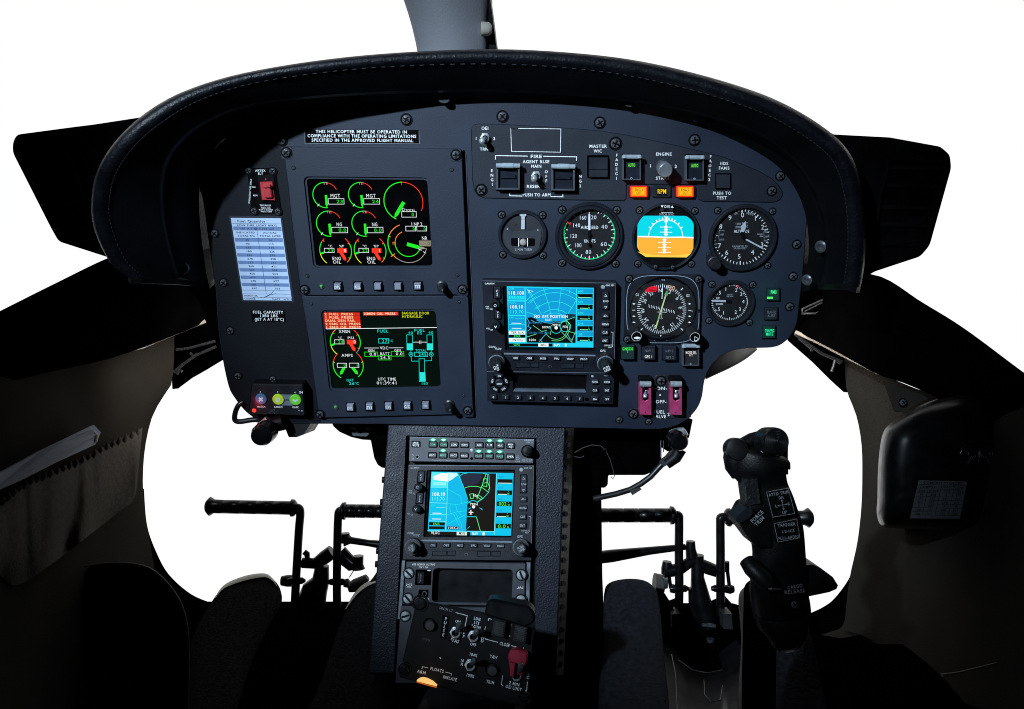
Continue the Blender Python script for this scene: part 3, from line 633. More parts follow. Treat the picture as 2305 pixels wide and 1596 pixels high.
def placards():
    t = thing('operating_placard', 'black placard reading THIS HELICOPTER MUST BE OPERATED, above the upper display', 'placard', R1.P(1358, 308))
    f = R(800, 400, 2.0955, sh=.02, sl=.006); g = G(f); g.rect(1358, 308, 962, 118, 0, .0006, M_GLO)
    g.box4(1358, 308, 958, 114, 2.5, .0007, M_GRY)
    for s_, x, y, w_ in (('THIS HELICOPTER MUST BE OPERATED IN', 1352, 266, 764), ('COMPLIANCE WITH THE OPERATING LIMITATIONS', 1355, 302, 910), ('SPECIFIED IN THE APPROVED FLIGHT MANUAL', 1360, 338, 850)): g.text(s_, x, y, 25, .0008, M_WHT, w_=w_)
    g.out('plate', t)
    t = thing('fuel_capacity_placard', 'small black placard reading FUEL CAPACITY 1380 LBS under the fuel card', 'placard', R2.P(575, 342))
    f = R(800, 1100, 2.0955, sh=.06, sl=.004); g = G(f); g.rect(574, 345, 284, 100, 0, .0006, M_GLO)
    for s_, x, y, w_ in (('FUEL CAPACITY', 568, 312, 252), ('1380 LBS', 574, 342, 150), ("(JET A AT 15*C)", 580, 372, 244)): g.text(s_, x, y, 22, .0008, M_WHT, w_=w_)
    g.out('plate', t)
    # fuel quantity card
    t = thing('fuel_quantity_card', 'blue and white Fuel Quantity card in a dark holder at the left of the panel', 'card', R1.P(500, 1250))
    q = rp(R1, [(258,988),(675,992)])+rp(R2, [(770,215),(365,210)])
    H = homog([(0, 0), (100, 0), (100, 215), (0, 215)], q); f = Fr(PANEL, H=H); f.sc = 1/K
    f.D = (lambda x, y, H=H: ((H[0]*x+H[1]*y+H[2])/(H[6]*x+H[7]*y+1), (H[3]*x+H[4]*y+H[5])/(H[6]*x+H[7]*y+1)))
    g = G(f); g.poly([(-4, -5), (104, -5), (106, 221), (-4, 220)], 0, .0012, M_SUB, bev=.0004); g.out('card_holder', t)
    wh = mat('card_white', (.45, .58, .78), .6, var=.06); bl = mat('card_blue', (.13, .22, .42), .6, var=.08); ink = mat('card_ink', (.02, .03, .06), .6)
    g = G(f); g.poly([(0, 0), (100, 0), (100, 215), (0, 215)], .0012, .0016, wh)
    rows = ['45 56', '90 113', '135 170', '180 226', '225 282', '270 338', '315 395', '360 451', '405 508', '450 564', '495 620', '540 677', '585 733', '610 763']
    y0 = 51.5; dy = 9.75
    for i, r_ in enumerate(rows):
        yc = y0+dy*(i+.5)
        if i % 2 == 0: g.flat([(1.5, yc-dy*.45), (98.5, yc-dy*.45), (98.5, yc+dy*.45), (1.5, yc+dy*.45)], .0017, bl)
        a, b = r_.split(); g.text(a, 26, yc, 4.6, .0018, ink); g.text(b, 73, yc, 4.6, .0018, ink)
    g.flat([(1.5, 22.5), (98.5, 22.5), (98.5, 31), (1.5, 31)], .0017, bl)
    for y in (14, 22.5, 31, 51.5, 188.4, 198, 207): g.line([(1, y), (99, y)], .6, .00178, ink)
    g.line([(49, 31), (49, 198)], .6, .00178, ink)
    g.text('Fuel Quantity', 12, 8, 6, .0018, ink, al='l'); g.text('LOW FUEL LIGHT 80KG', 50, 18.5, 4.6, .0018, ink); g.text('JET A-1 @ 0.798 kg/l', 50, 27, 4.6, .0018, ink)
    for x, a, b in ((25, 'INDICATED', 'TOTAL KG'), (74, 'ACTUAL', 'TOTAL LITRE')): g.text(a, x, 37, 4.4, .0018, ink); g.text(b, x, 45.5, 4.4, .0018, ink)
    g.text('SIGNATUR', 2, 203, 3.6, .0018, ink, al='l'); g.text('LICENCE', 2, 211.5, 3.6, .0018, ink, al='l'); g.text('DATE  14/7/17', 60, 211.5, 4, .0018, ink, al='l', w_=None)
    g.line([(45, 206), (58, 198), (66, 188)], .7, .0019, ink); g.line([(20, 208), (30, 206), (42, 209), (55, 201), (70, 196)], .6, .0019, ink); g.out('card', t)
    # elt switch
    t = thing('elt_switch', 'small black plate with a red rocker switch marked EMERGENCY USE ONLY', 'switch', R1.P(535, 760))
    f = R(800, 400, 2.0955, sh=.12, sl=.01); g = G(f)
    g.poly(rq([(392,572),(630,572),(686,955),(432,950)], 16), 0, .0016, M_GLO, bev=.0005)
    g.poly([(478,632),(618,632),(650,850),(505,848)], .0016, .0024, M_BLK, bev=.0004)
    z = .0018
    for s_, x, y, c, w_ in (('ARTEX', 505, 592, 17, 84), ('ELT', 506, 617, 17, 42), ('ON', 450, 730, 13, 26), ('ARM', 462, 800, 13, 36), ('TEST/RESET', 547, 884, 12, 94), ('PRESS ON', 550, 906, 10, 80), ('WAIT 1 SECOND', 552, 921, 10, 118), ('PRESS ARM', 555, 936, 10, 90)): g.text(s_, x, y, c, z, M_WHT, w_=w_)
    g.text('EMERGENCY USE ONLY', 420, 765, 13, z, M_WHT, w_=205, ang=-86, sh=0); g.out('plate', t)
    g = G(f); g.poly([(500,688),(606,685),(628,842),(520,838)], .0024, .0050, M_RED, bev=.0004)
    g.poly(rq([(522,710),(588,708),(606,822),(540,825)], 14), .0050, .0085, M_RED, bev=.0012); g.poly(rq([(526,712),(586,710),(591,735),(530,738)], 8), .0085, .0105, M_RED, bev=.0006); g.out('rocker', t)
    g = G(f); g.lathe(560, 663, [(10, .002), (9, .0035), (0, .0045)], mat('red_lamp_off', (.25, .01, .06), .2), ref=0); g.out('lamp', t)
    for x, y in ((407,592),(609,597),(455,928),(654,935)): screw(t, f, x, y, 'small', 1.05, .0016)
placards()
# ================================================================== the two engine display units
GRN = '22F02A'; RDD = 'FF3A22'; ORG = 'FF8A3A'; YEL = 'E8F010'; CYN = '18E8D8'; WT = 'F2FAFF'; GY = '9A9A90'
def display_unit(up):
    fr = R1 if up else R2; f = R(800, 400 if up else 1100, 2.0955, sh=.075 if up else .06, sl=.004 if up else 0)
    t = thing('engine_display', 'upper square display unit with green and red round gauges' if up else 'lower square display unit with red warning bars and fuel tank bars', 'display', fr.P(1450, 900 if up else 650), 'engine display units stacked in the left half of the panel')
    if up:
        out = rp(R1, [(697,392),(2193,410)])+rp(R2, [(2246,166),(857,170)]); ins = rp(R1, [(865,640),(1915,650),(1965,1415),(950,1407)]); scr = rp(R1, [(893,660),(1905,670),(1950,1390),(972,1392)])
    else:
        out = rp(R2, [(860,180),(2248,176),(2290,1165),(1002,1198)]); ins = rp(R2, [(1010,292),(1990,288),(2030,958),(1085,980)]); scr = rp(R2, [(1030,306),(1975,300),(2020,935),(1105,955)])
    H1 = .0050; g = G(DD); g.ring(rq(out, 8, 5), rq(ins, 14, 5), 0, H1, M_UNIT, hin=.0012, bev=.0006)
    bz = g.out('bezel', t)
    g = G(DD); g.ring(rq(ins, 13, 5), rq(scr, 9, 5), .0010, .0030, M_UNIT if not up else M_UNIT, hin=.0008); g.out('screen_surround', bz)
    g = G(DD); g.poly(rq(scr, 5, 3), .0002, .0010, mat('screen_black', (.0012, .0012, .0014), .25, spec=.08) if up else emi('021409', .5)); z0 = .0013; z = .0015; z2 = .0017; g.fr = f
    A = lambda cx, cy, r, a0, a1, c, w_=7: g.arc(cx, cy, r, a0, a1, w_, z, emi(c))
    T = lambda s_, x, y, cap, c=WT, w_=None, zz=None: g.text(s_, x, y, cap, zz or z, emi(c), w_=w_, st='r')
    def boxv(x0, y0, x1, y1, c=WT, fill=None, t_=4):
        if fill: g.flat([(x0, y0), (x1, y0), (x1+2, y1), (x0+2, y1)], z, emi(fill))
        else: g.line([(x0, y0), (x1, y0), (x1+2, y1), (x0+2, y1), (x0, y0), (x1, y0)], t_, z, emi(c))
    def needle(cx, cy, tx, ty, w_, c):
        d = V((tx-cx, ty-cy)); L = d.length; d.normalize(); n = V((-d.y, d.x))*w_/2; b = V((cx, cy)); e = b+d*(L*.78)
        g.flat([tuple(b+n), tuple(e+n), (tx, ty), tuple(e-n), tuple(b-n)], z2, emi(c))
    if up:
        for cx, cy, v, lab, lw, yl, ng in ((1052,797,'23','MGT',80,802,0),(1350,797,'24','MGT',80,802,0),(1082,1037,'0.0','NG',46,1043,1),(1379,1037,'0.0','NG',46,1043,1)):
            A(cx, cy, 106, 174, 360, GRN); A(cx, cy, 106, -4, 14, GY); A(cx, cy, 106, 14, 64, RDD, 5)
            for a, c in ((-3, GY), (8, GY), (14, RDD)): g.tick(cx, cy, 88, 108, a, 5, z, emi(c))
            g.tick(cx, cy, 94, 120, 218, 5, z, emi(WT)); needle(cx+3, cy, cx+12, cy+104, 20, GRN)
            bx = cx+22; by = cy+30; boxv(bx, by, bx+132, by+46); T(v, bx+(96 if not ng else 88), by+24, 28, GRN, 54 if not ng else 62)
            T(lab, bx+(58 if not ng else 62), by-24, 30, WT, lw)
        A(1705, 852, 163, 206, 360, GRN, 8); A(1705, 852, 163, 0, 118, RDD, 6); g.tick(1705, 852, 138, 168, -2, 5, z, emi(RDD)); needle(1708, 856, 1628, 990, 30, GRN)
        T('Q', 1703, 918, 28, WT, 22); T('TOTAL', 1762, 924, 18, WT, 80); boxv(1690, 936, 1812, 982); T('0', 1782, 960, 28, GRN)
        T('1', 1774, 1040, 26); T('NP', 1812, 1040, 26, WT, 42); T('2', 1854, 1040, 26); boxv(1724, 1058, 1806, 1098); boxv(1816, 1058, 1898, 1098); T('0', 1790, 1080, 26, GRN); T('0', 1882, 1080, 26, GRN)
        A(1742, 1205, 167, -20, -62, ORG); A(1742, 1205, 167, -62, -128, GRN, 8); A(1742, 1205, 160, -128, -140, ORG); A(1742, 1205, 158, -140, -256, GY, 6)
        A(1742, 1205, 107, -22, -88, ORG, 6); A(1742, 1205, 107, -88, -248, GRN, 7)
        for a in (-68, ): g.tick(1742, 1205, 150, 175, a, 5, z, emi(ORG))
        for dy in (-12, 2): g.line([(1612, 1205+dy), (1640, 1205+dy)], 4, z, emi(ORG))
        g.tick(1742, 1205, 140, 185, -126, 6, z, emi(ORG)); g.tick(1742, 1205, 90, 125, -244, 5, z, emi(WT)); g.tick(1742, 1205, 140, 165, -242, 5, z, emi(WT))
        needle(1735, 1208, 1850, 1240, 30, GRN); g.flat([(1840, 1228), (1868, 1232), (1896, 1246), (1850, 1252)], z2, emi(GY)); T('NR', 1880, 1158, 28, WT, 44); boxv(1836, 1178, 1934, 1226, fill='8A8672'); T('0', 1915, 1203, 28, '504C3C', zz=z2)
        for ox, v, p in ((0, '23', '0'), (289, '22', '1')):
            cx = 1138+ox; cy = 1262
            A(cx, cy, 134, -42, -58, RDD, 6); A(cx, cy, 134, -58, -100, GRN); A(cx, cy, 134, -100, -142, YEL, 6)
            A(cx, cy, 132, 40, 66, RDD, 6); A(cx, cy, 132, 66, 122, GRN); A(cx, cy, 132, 122, 138, ORG, 6)
            for a in (-50, 62, 120): g.tick(cx, cy, 118, 136, a, 5, z, emi(ORG))
            T('*C', cx-48, 1225, 20, WT, 34); T('%P', cx+48, 1225, 20, WT, 40)
            boxv(cx-96, 1243, cx-15, 1278); T(v, cx-46, 1262, 26, GRN, 44); needle(cx-98, 1278, cx-130, 1290, 16, GRN)
            boxv(cx+12, 1243, cx+92, 1282, fill=RDD); T(p, cx+76, 1263, 26, WT, zz=z2); needle(cx+42, 1275, cx+86, 1348, 26, RDD)
            T('ENG', cx+6, 1328, 26, WT, 72); T('OIL', cx+8, 1358, 26, WT, 68)
    else:
        rows = ['2 FUEL PRESS', '1 FUEL PRESS', 'DUAL GEN FAIL', '2 ENG OIL PRESS', '1 ENG OIL PRESS']
        for i, s_ in enumerate(rows):
            y = 328+27.5*i; x0 = 1036+i*2.5; g.flat([(x0, y-13), (1338+i*2.5, y-13), (1340+i*2.5, y+12), (x0+2, y+12)], z0, emi('E02A10')); g.text(s_, x0+8, y, 19, z, emi('FFE0B0'), al='l', w_=(236, 236, 250, 290, 290)[i], st='b')
        g.flat([(1366, 312), (1660, 310), (1662, 337), (1368, 339)], z0, emi('FF3A18')); g.text('XMSN OIL PRESS', 1506, 325, 19, z, emi('FFF0D0'), w_=260, st='b')
        T('BAGGAGE DOOR', 1805, 320, 21, YEL, 228); T('HYDRAULIC', 1778, 348, 21, YEL, 170)
        g.line([(1056, 452), (1990, 440)], 5, z, emi(WT))
        T('XMSN', 1210, 474, 24, WT, 94); T('FUEL', 1530, 470, 24, CYN, 92); T('FUEL', 1838, 464, 22, CYN, 88); T('KG', 1840, 488, 20, CYN, 40); T('40', 1764, 484, 20, CYN, 38); T('40', 1933, 483, 20, CYN, 38)
        cx, cy = 1218, 562
        A(cx, cy, 128, -36, -52, ORG, 6); A(cx, cy, 126, -52, -102, GRN); A(cx, cy, 126, -102, -142, YEL, 6); A(cx, cy, 126, 38, 62, RDD, 6); A(cx, cy, 126, 62, 112, GRN); A(cx, cy, 126, 112, 138, '8A9A90', 5)
        for a in (-52, 60, 116): g.tick(cx, cy, 112, 130, a, 5, z, emi(ORG))
        T('*C', 1172, 528, 20, WT, 34); T('PSI', 1263, 527, 20, WT, 54); boxv(1128, 543, 1206, 578); T('24', 1178, 561, 26, GRN, 44); needle(1130, 578, 1098, 590, 16, GRN); boxv(1230, 543, 1308, 580, fill=RDD); T('0', 1294, 560, 26, WT, zz=z2); needle(1260, 572, 1302, 640, 26, RDD)
        T('AMPS', 1232, 674, 24, WT, 92); cx, cy = 1242, 755
        A(cx, cy, 126, -40, -76, RDD, 6); A(cx, cy, 126, -76, -148, GRN); A(cx, cy, 126, 40, 76, RDD, 6); A(cx, cy, 126, 76, 142, GRN)
        for a in (-78, 78): g.tick(cx, cy, 112, 130, a, 5, z, emi(ORG))
        boxv(1150, 740, 1228, 774); boxv(1252, 739, 1330, 774); T('0', 1212, 757, 26, GRN); T('1', 1316, 757, 26, GRN); needle(1208, 776, 1176, 836, 24, GRN); needle(1278, 776, 1324, 834, 24, GRN)
        boxv(1496, 534, 1580, 571, CYN); T('27', 1546, 553, 26, CYN, 44); T('*C', 1600, 553, 20, CYN, 32)
        g.line([(1378, 612), (1500, 612)], 4, z, emi(WT)); g.line([(1582, 611), (1704, 610)], 4, z, emi(WT)); T('VDC', 1542, 612, 24, WT, 68)
        T('GEN', 1434, 634, 20, WT, 54); T('GEN', 1656, 631, 20, WT, 54); T('BATT', 1548, 660, 22, WT, 78)
        boxv(1380, 646, 1486, 684, GRN); boxv(1602, 643, 1708, 680, GRN); boxv(1497, 674, 1600, 712, GRN); T('0.0', 1447, 664, 24, WT, 54); T('0.0', 1668, 661, 24, WT, 54); T('24.3', 1550, 693, 24, WT, 80)
        for x in (1733, 1902): boxv(x, 502, x+48, 628, CYN); g.flat([(x+2, 574), (x+50, 574), (x+52, 628), (x+4, 628)], z2, emi('28E8DC'))
        g.line([(1785, 563), (1838, 563)], 4, z, emi(WT)); g.line([(1852, 563), (1905, 563)], 4, z, emi(WT)); g.line([(1838, 550), (1838, 576)], 4, z, emi(WT)); g.line([(1852, 550), (1852, 576)], 4, z, emi(WT))
        T('TOTAL', 1850, 632, 20, CYN, 88); boxv(1798, 648, 1906, 684, CYN); T('245', 1864, 666, 24, CYN, 66)
        for x in (1768, 1938):
            g.arc(x, 665, 17, 0, 360, 4, z, emi(CYN), n=16); g.line([(x-8, 657), (x, 672), (x+8, 657)], 4, z, emi(CYN)); g.line([(x, 628), (x, 648)], 3.5, z, emi(CYN)); g.line([(x+2, 683), (x+4, 720)], 3.5, z, emi(CYN))
        g.line([(1772, 722), (1834, 722)], 4, z, emi(CYN)); g.line([(1942, 718), (1884, 720)], 4, z, emi(CYN))
        boxv(1836, 702, 1882, 892, CYN); g.flat([(1841, 815), (1888, 815), (1892, 892), (1845, 892)], z2, emi('28E8DC')); T('160', 1880, 909, 20, CYN, 54)
        T('OAT', 1256, 882, 22, CYN, 58); T('26', 1270, 910, 22, CYN, 44); T('*C', 1312, 909, 20, CYN, 36); T('UTC TIME', 1566, 873, 24, WT, 150); T('01:39:41', 1566, 905, 24, WT, 172)
    g.out('screen', t)
    if up: bs = [(1150,98,'DPL'),(1319,98,'RCL'),(1488,97,None),(1657,97,None),(1823,95,'TST')]; kn = (2020,112); ph = (1017,94); cs = [(725,440,R1,1),(2146,460,R1,1),(878,122,R2,0),(2200,120,R2,1)]
    else: bs = [(1257,1112,'DPL'),(1418,1107,'SYS'),(1577,1103,'C/S'),(1735,1100,'C/C'),(1890,1096,'<')]; kn = (2085,1118); ph = (1137,1105); cs = [(1008,1165,R2,0),(2245,1135,R2,1)]
    f2 = R(800, 1100, 2.0955, sh=.05)
    for x, y, s_ in bs:
        b = G(f2); b.ring(rq(f2.rc(x+6, y-4, 80, 82), 6, 2), rq(f2.rc(x+6, y-4, 66, 68), 4, 2), H1, H1+.0006, M_BLK, hin=H1-.001); b.frect(x+6, y-4, 68, 70, H1+.00015, M_SILL)
        b.rect(x, y+2, 54, 52, H1, H1+.006, mat('soft_key', (.20, .22, .28), .5), bev=.0006)
        if s_ and s_ != '<': b.text(s_, x, y+4, 22, H1+.0062, M_WHT, w_=46)
        if s_ == '<': b.poly([(x-18, y), (x-9, y-9), (x+9, y-9), (x+18, y), (x+9, y+10), (x-9, y+10)], H1+.006, H1+.0062, M_GRY)
        b.out('soft_key', t)
    k = G(f2); k.lathe(kn[0], kn[1], [(42, H1), (42, H1+.002), (30, H1+.003), (29, H1+.015), (25, H1+.017), (0, H1+.0172)], M_KNB, ref=H1+.012, knurl=0, seg=32); k.disc(kn[0]+10, kn[1]+14, 3, H1+.0182, M_WHT, 8); k.out('dimmer_knob', t)
    p = G(f2); p.lathe(ph[0], ph[1], [(25, H1), (24, H1+.001), (18, H1+.001), (15, H1+.0002)], M_STL, ref=H1, seg=24); p.lathe(ph[0], ph[1], [(14, H1+.0002), (10, H1+.0014), (0, H1+.002)], mat('sensor_green', (.10, .35, .12), .2), ref=H1); p.out('light_sensor', t)
    for x, y, ff, sq in cs:
        if sq:
            q = G(R(ff.x0, ff.y0, ff.sc, sh=.06)); q.rect(x, y+4, 92, 104, H1, H1+.0004, M_UNIT, r=20, bev=.0002); q.out('screw_recess', bz)
        screw(t, ff, x, y, 'big', .92, H1+.0004)
    for x, y in (((785,570),(2110,585),(2158,1470),(902,1475)) if up else ((933,240),(2170,228),(2210,1010))):
        screw(t, R1 if up else R2, x, y, 'small', .5, H1)
display_unit(True); display_unit(False)
# ================================================================== tracker keypad bottom left
def tracker():
    f = R(800, 1100, 2.0955, sh=.03, sl=.01); t = thing('tracking_keypad', 'black keypad with blue, yellow and green round buttons at the lower left corner', 'keypad', R2.P(650, 1050))
    g = G(f); g.poly(rq([(428,914),(868,922),(884,1186),(404,1165)], 18), 0, .016, M_BLK, bev=.0015, top=mat('keypad_face', (.012, .013, .016), .35)); z = .0162
    g.fr = f; g.out('body', t)
    h = .0162
    for x, y, c, nm in ((510,1043,(.06,.14,.27),'blue'),(654,1047,(.50,.66,.02),'yellow'),(799,1050,(.16,.62,.03),'green')):
        b = G(f); b.lathe(x, y, [(48, h-.0005), (47, h+.0012), (43, h+.0018), (0, h+.0020)], mat('key_'+nm, c, .35, var=.08), ref=h+.002, seg=36); pm = mat('key_light', (.55, .65, .7), .4)
        zz = h+.0022
        if nm == 'blue':
            b.line([(x-15, y-15), (x+15, y+15)], 14, zz, pm); b.line([(x+15, y-15), (x-15, y+15)], 14, zz+.0001, pm)
        elif nm == 'yellow': b.arc(x, y, 14, 0, 360, 11, zz, pm, n=24)
        else: b.line([(x-20, y-6), (x, y+9), (x+20, y-6)], 14, zz, pm)
        b.out('key', t)
    g = G(f); g.frect(727, 1048, 100, 92, h+.0001, mat('key_bridge', (.12, .15, .20), .5)); g.text('SOS', 727, 1048, 14, h+.0003, M_BLK, w_=34)
    for s_, x, y, w_, c in (('WATCH', 512, 1104, 68, 14), ('RADIUS', 656, 1107, 68, 14), ('MARK', 800, 1109, 52, 14), ('S4', 846, 984, 28, 18)): g.text(s_, x, y, c, h+.0003, M_WHT, w_=w_)
    for x in (506, 651): g.poly(f.rc(x, 980, 9, 12), h, h+.0003, M_GRY)
    g.disc(797, 985, 6, h+.0003, M_GRY); g.disc(855, 1138, 6, h+.0003, M_GRY); g.flat([(822, 1132), (838, 1132), (830, 1142)], h+.0003, M_GRY); g.out('lettering', t)
    g = G(f); g.lathe(458, 1130, [(19, .004), (17, .016), (0, .020)], emi('FF3020', 2.5), ref=.014); g.out('red_lamp', t)
    l = lamp('red_lamp_light', 'POINT', R2.P(440, 1132, .028), (0, 0, 0), .006, (1, .03, .06), shadow_soft_size=.005)
    g = G(); P = [R2.P(x, y, h_) for x, y, h_ in ((360,1065,.004),(325,1090,.006),(300,1140,.006),(290,1200,.006),(305,1225,.006),(350,1228,.005),(430,1215,.004),(500,1212,.002),(560,1222,-.01))]
    g.tube(cat_rom(P, 5), .0032, M_HSE, 10); tag(g.out('cable'), 'black cable looping out from the lower left corner of the panel', 'cable')
tracker()
# ================================================================== annunciator / engine switch panel
def switch_panel():
    t = thing('engine_switch_panel', 'long engraved switch plate with FIRE and ENGINE START controls at the top right', 'switch panel', R3.P(700, 500))
    o = rp(R3, [(60,200),(66,165),(90,140),(130,131),(350,136),(600,150),(850,164),(1100,182)])+rp(R4, [(0,197),(250,236),(500,288),(750,342),(950,390),(1150,440),(1350,515),(1500,580),(1600,638),(1670,700),(1708,760),(1712,800),(1690,840),(1650,862),(1600,866),(1300,862),(965,858),(930,838),(916,800),(914,712),(900,698),(262,696),(246,706),(245,830),(225,849)])+rp(R3, [(1490,851),(1000,844),(500,834),(180,826),(120,800),(88,750),(72,650),(66,450)])
    H = .0016; g = G(DD); g.poly(o, 0, H, M_SUB, bev=.0005); g.out('plate', t)
    g = G(DD); n = len(o); g.line(o+[o[0]], 1.6, .0003, M_SILL); g.out('gap_line', t)
    g = G(R3); z = H+.00015; W = M_WHT; f = R3
    for s_, x, y, c, w_ in (('OEI', 186, 171, 28, 64), ('1', 103, 268, 26, None), ('2', 273, 268, 26, None), ('TRNG', 193, 367, 26, 106), ('FIRE', 666, 436, 30, 104), ('AGENT RLSE', 666, 485, 28, 246), ('MAIN', 668, 528, 28, 96), ('RESERVE', 666, 718, 28, 176), ('PUSH TO ARM', 671, 797, 28, 262), ('MASTER', 1247, 340, 28, 162), ('W/C', 1246, 385, 28, 74)): g.text(s_, x, y, c, z, W, w_=w_)
    g.vtext('ENG1', 250, 570, 25, 43, z, W, dx=1.5); g.vtext('ENG2', 1081, 578, 25, 45, z, W); g.vtext('OFF', 762, 580, 25, 43, z, W); g.vtext('FADEC1', 1424, 424, 25, 43.5, z, W, dx=-.8)
    g.line([(286, 465), (286, 428), (590, 433)], 7, z, W); g.line([(734, 434), (1048, 440), (1046, 478)], 7, z, W); g.line([(420, 770), (420, 805), (536, 808)], 7, z, W); g.line([(805, 812), (919, 815), (917, 778)], 7, z, W)
    g.line([(430, 172), (900, 178), (896, 396), (436, 388), (430, 172), (500, 173)], 5, z, W)
    g.fr = R4
    for s_, x, y, c, w_ in (('ENGINE', 597, 414, 28, 146), ('1', 473, 525, 28, None), ('2', 710, 529, 28, None), ('START', 586, 640, 28, 124), ('IIDS', 1165, 502, 28, 74), ('FANS', 1163, 546, 28, 100), ('PUSH TO', 1144, 781, 28, 170), ('TEST', 1141, 824, 28, 92)): g.text(s_, x, y, c, z, W, w_=w_)
    g.vtext('FADEC2', 1037, 436, 25, 43.5, z, W, dx=-2.6); g.out('lettering', t)
    g = G(R3); g.fr = R3; g.flat([(436, 178), (895, 183), (891, 391), (440, 384)], H+.0001, mat('data_plate', (.009, .012, .021), .6)); g.out('data_plate', t)
    toggle(t, R3.at(H), 190, 262, 155, 298, 46, .018); toggle(t, R3.at(H), 668, 618, 645, 652, 46, .018)
    g = G(R4); g.lathe(592, 530, [(66, H), (66, H+.002), (54, H+.003), (46, H+.001)], M_STL, ref=H); b = R4.at(H)
    a = R4.P(575, 528, .002); c = R4.P(617, 566, .024); d = (c-a).normalized()
    g.tube([a, a.lerp(c, .3), a.lerp(c, .301), a.lerp(c, .97), c], [.0045, .0048, .0078, .0078, .0068], mat('brushed_cap', (.35, .38, .42), .4, .7), 20); g.out('start_switch', t)
    # fire buttons: clear hinged covers over dark buttons
    for x, y in ((404,632),(922,640)):
        g = G(R3); f_ = R(1860, 440, 2.347, sl=.01); g.fr = f_
        g.rect(x+5, y+5, 232, 250, H, H+.001, M_SILL, bev=.0003); g.rect(x+2, y+14, 180, 190, H, H+.005, M_BTN, bev=.0006); g.rect(x+2, y-6, 140, 34, H+.005, H+.0075, M_BTN, bev=.0006)
        b_ = g.out('push_button', t)
        g = G(f_); q = f_.rc(x, y, 222, 236); q2 = f_.rc(x, y+4, 186, 196)
        g.ring(q, q2, H+.001, H+.009, mat('cover_frame', (.07, .08, .095), .22), hin=H+.001, bev=.0004); g.rect(x, y+4, 188, 198, H+.0082, H+.0088, CLR)
        hm = mat('hinge_clear', (.30, .36, .40), .12); g.tube([f_.P(x-112, y-110, H+.010), f_.P(x+112, y-108, H+.010)], .0026, hm, 12); g.tube([f_.P(x-50, y-110, H+.0105), f_.P(x+52, y-109, H+.0105)], .0030, hm, 12); g.out('hinged_cover', b_)
    g = G(R3); g.rect(1250, 532, 206, 214, H, H+.0008, M_SILL, r=8); g.rect(1254, 540, 178, 186, H+.0008, H+.005, M_BTN, bev=.0006); g.rect(1254, 560, 176, 4, H+.005, H+.0055, M_SILL); g.out('push_button', t)
    g = G(R4); g.rect(1158, 670, 150, 152, H, H+.0008, M_SILL, r=8); g.rect(1160, 671, 128, 128, H+.0008, H+.003, M_SUB, bev=.0006); g.out('push_button', t)
    for x, y, sx in ((299,545,0),(891,550,2)):
        f_ = R(2400, 440, 2.3465, sl=.01); g = G(f_); g.rect(x-2, y-8, 182, 250, H, H+.0008, M_SILL); g.rect(x, y+8, 146, 190, H, H+.005, M_BTN, bev=.0006)
        g.text('AUTO', x-2, y-28, 30, H+.0053, emi('8AFF6A'), w_=64); g.rect(x-2, y-28, 76, 40, H+.0048, H+.0051, emi('0A5A18')); b_ = g.out('push_button', t)
        g = G(f_); q = f_.rc(x, y+4, 172, 220); q2 = f_.rc(x, y+10, 150, 186); g.ring(q, q2, H, H+.009, mat('cover_frame', (.07, .08, .095), .22), hin=H, bev=.0004); g.rect(x, y+10, 152, 188, H+.0082, H+.0088, CLR)
        hm = mat('hinge_clear', (.30, .36, .40), .12); g.tube([f_.P(x-84, y-106, H+.010), f_.P(x+84, y-105, H+.010)], .0024, hm, 12)
        for s_ in (-1, 1): g.tube([f_.P(x+s_*70, y-118, H+.010), f_.P(x+s_*70, y-92, H+.0105)], .0028, hm, 10)
        g.lathe(x-4, y+96, [(10, H+.009), (9, H+.010), (5, H+.010)], hm, ref=H+.009); g.out('hinged_cover', b_)
    screw(t, R3, 153, 750, 'small', 1.5, H); screw(t, R3, 1412, 314, 'small', 1.6, H); screw(t, R4, 1612, 760, 'small', 1.3, H)
    for x, s1, s2, lit, lb in ((366,'ENG 1','OUT',1,'lit amber warning light left of RPM, its legend the first engine'),(578,'RPM',None,0,'dark warning light with yellow RPM letters between the two amber lights'),(800,'ENG 2','OUT',1,'lit amber warning light right of RPM, above the attitude display corner')):
        u = thing('warning_light', lb, 'warning light', R4.P(x, 765), 'warning lights in a row above the attitude indicator')
        g = G(R4); g.rect(x, 765, 200 if lit else 184, 112, 0, .0035, mat('light_body_lit', (.05, .012, .035), .4) if lit else M_BTN, bev=.001, r=22); g.out('housing', u)
        g = G(R4)
        if lit:
            g.rect(x-1, 767, 160, 102, .003, .0062, emi('FF3A18'), r=12); g.rect(x-2, 766, 138, 82, .0062, .0064, emi('FF9A14')); g.rect(x-1, 764, 104, 58, .0064, .0065, emi('FFC020'))
            g.text(s1, x-1, 750, 24, .0067, emi('8A3A00'), w_=76); g.text(s2, x-1, 779, 24, .0067, emi('8A3A00'), w_=46)
        else: g.rect(x+2, 766, 96, 66, .0035, .0048, M_GLO); g.text('RPM', x+2, 764, 42, .005, emi('FFD81E'), w_=82)
        g.out('lens', u)
        if lit: lamp('warning_light_glow', 'POINT', R4.P(x, 766, .016), (0, 0, 0), .0012, (1, .12, .30), shadow_soft_size=.01)
switch_panel()
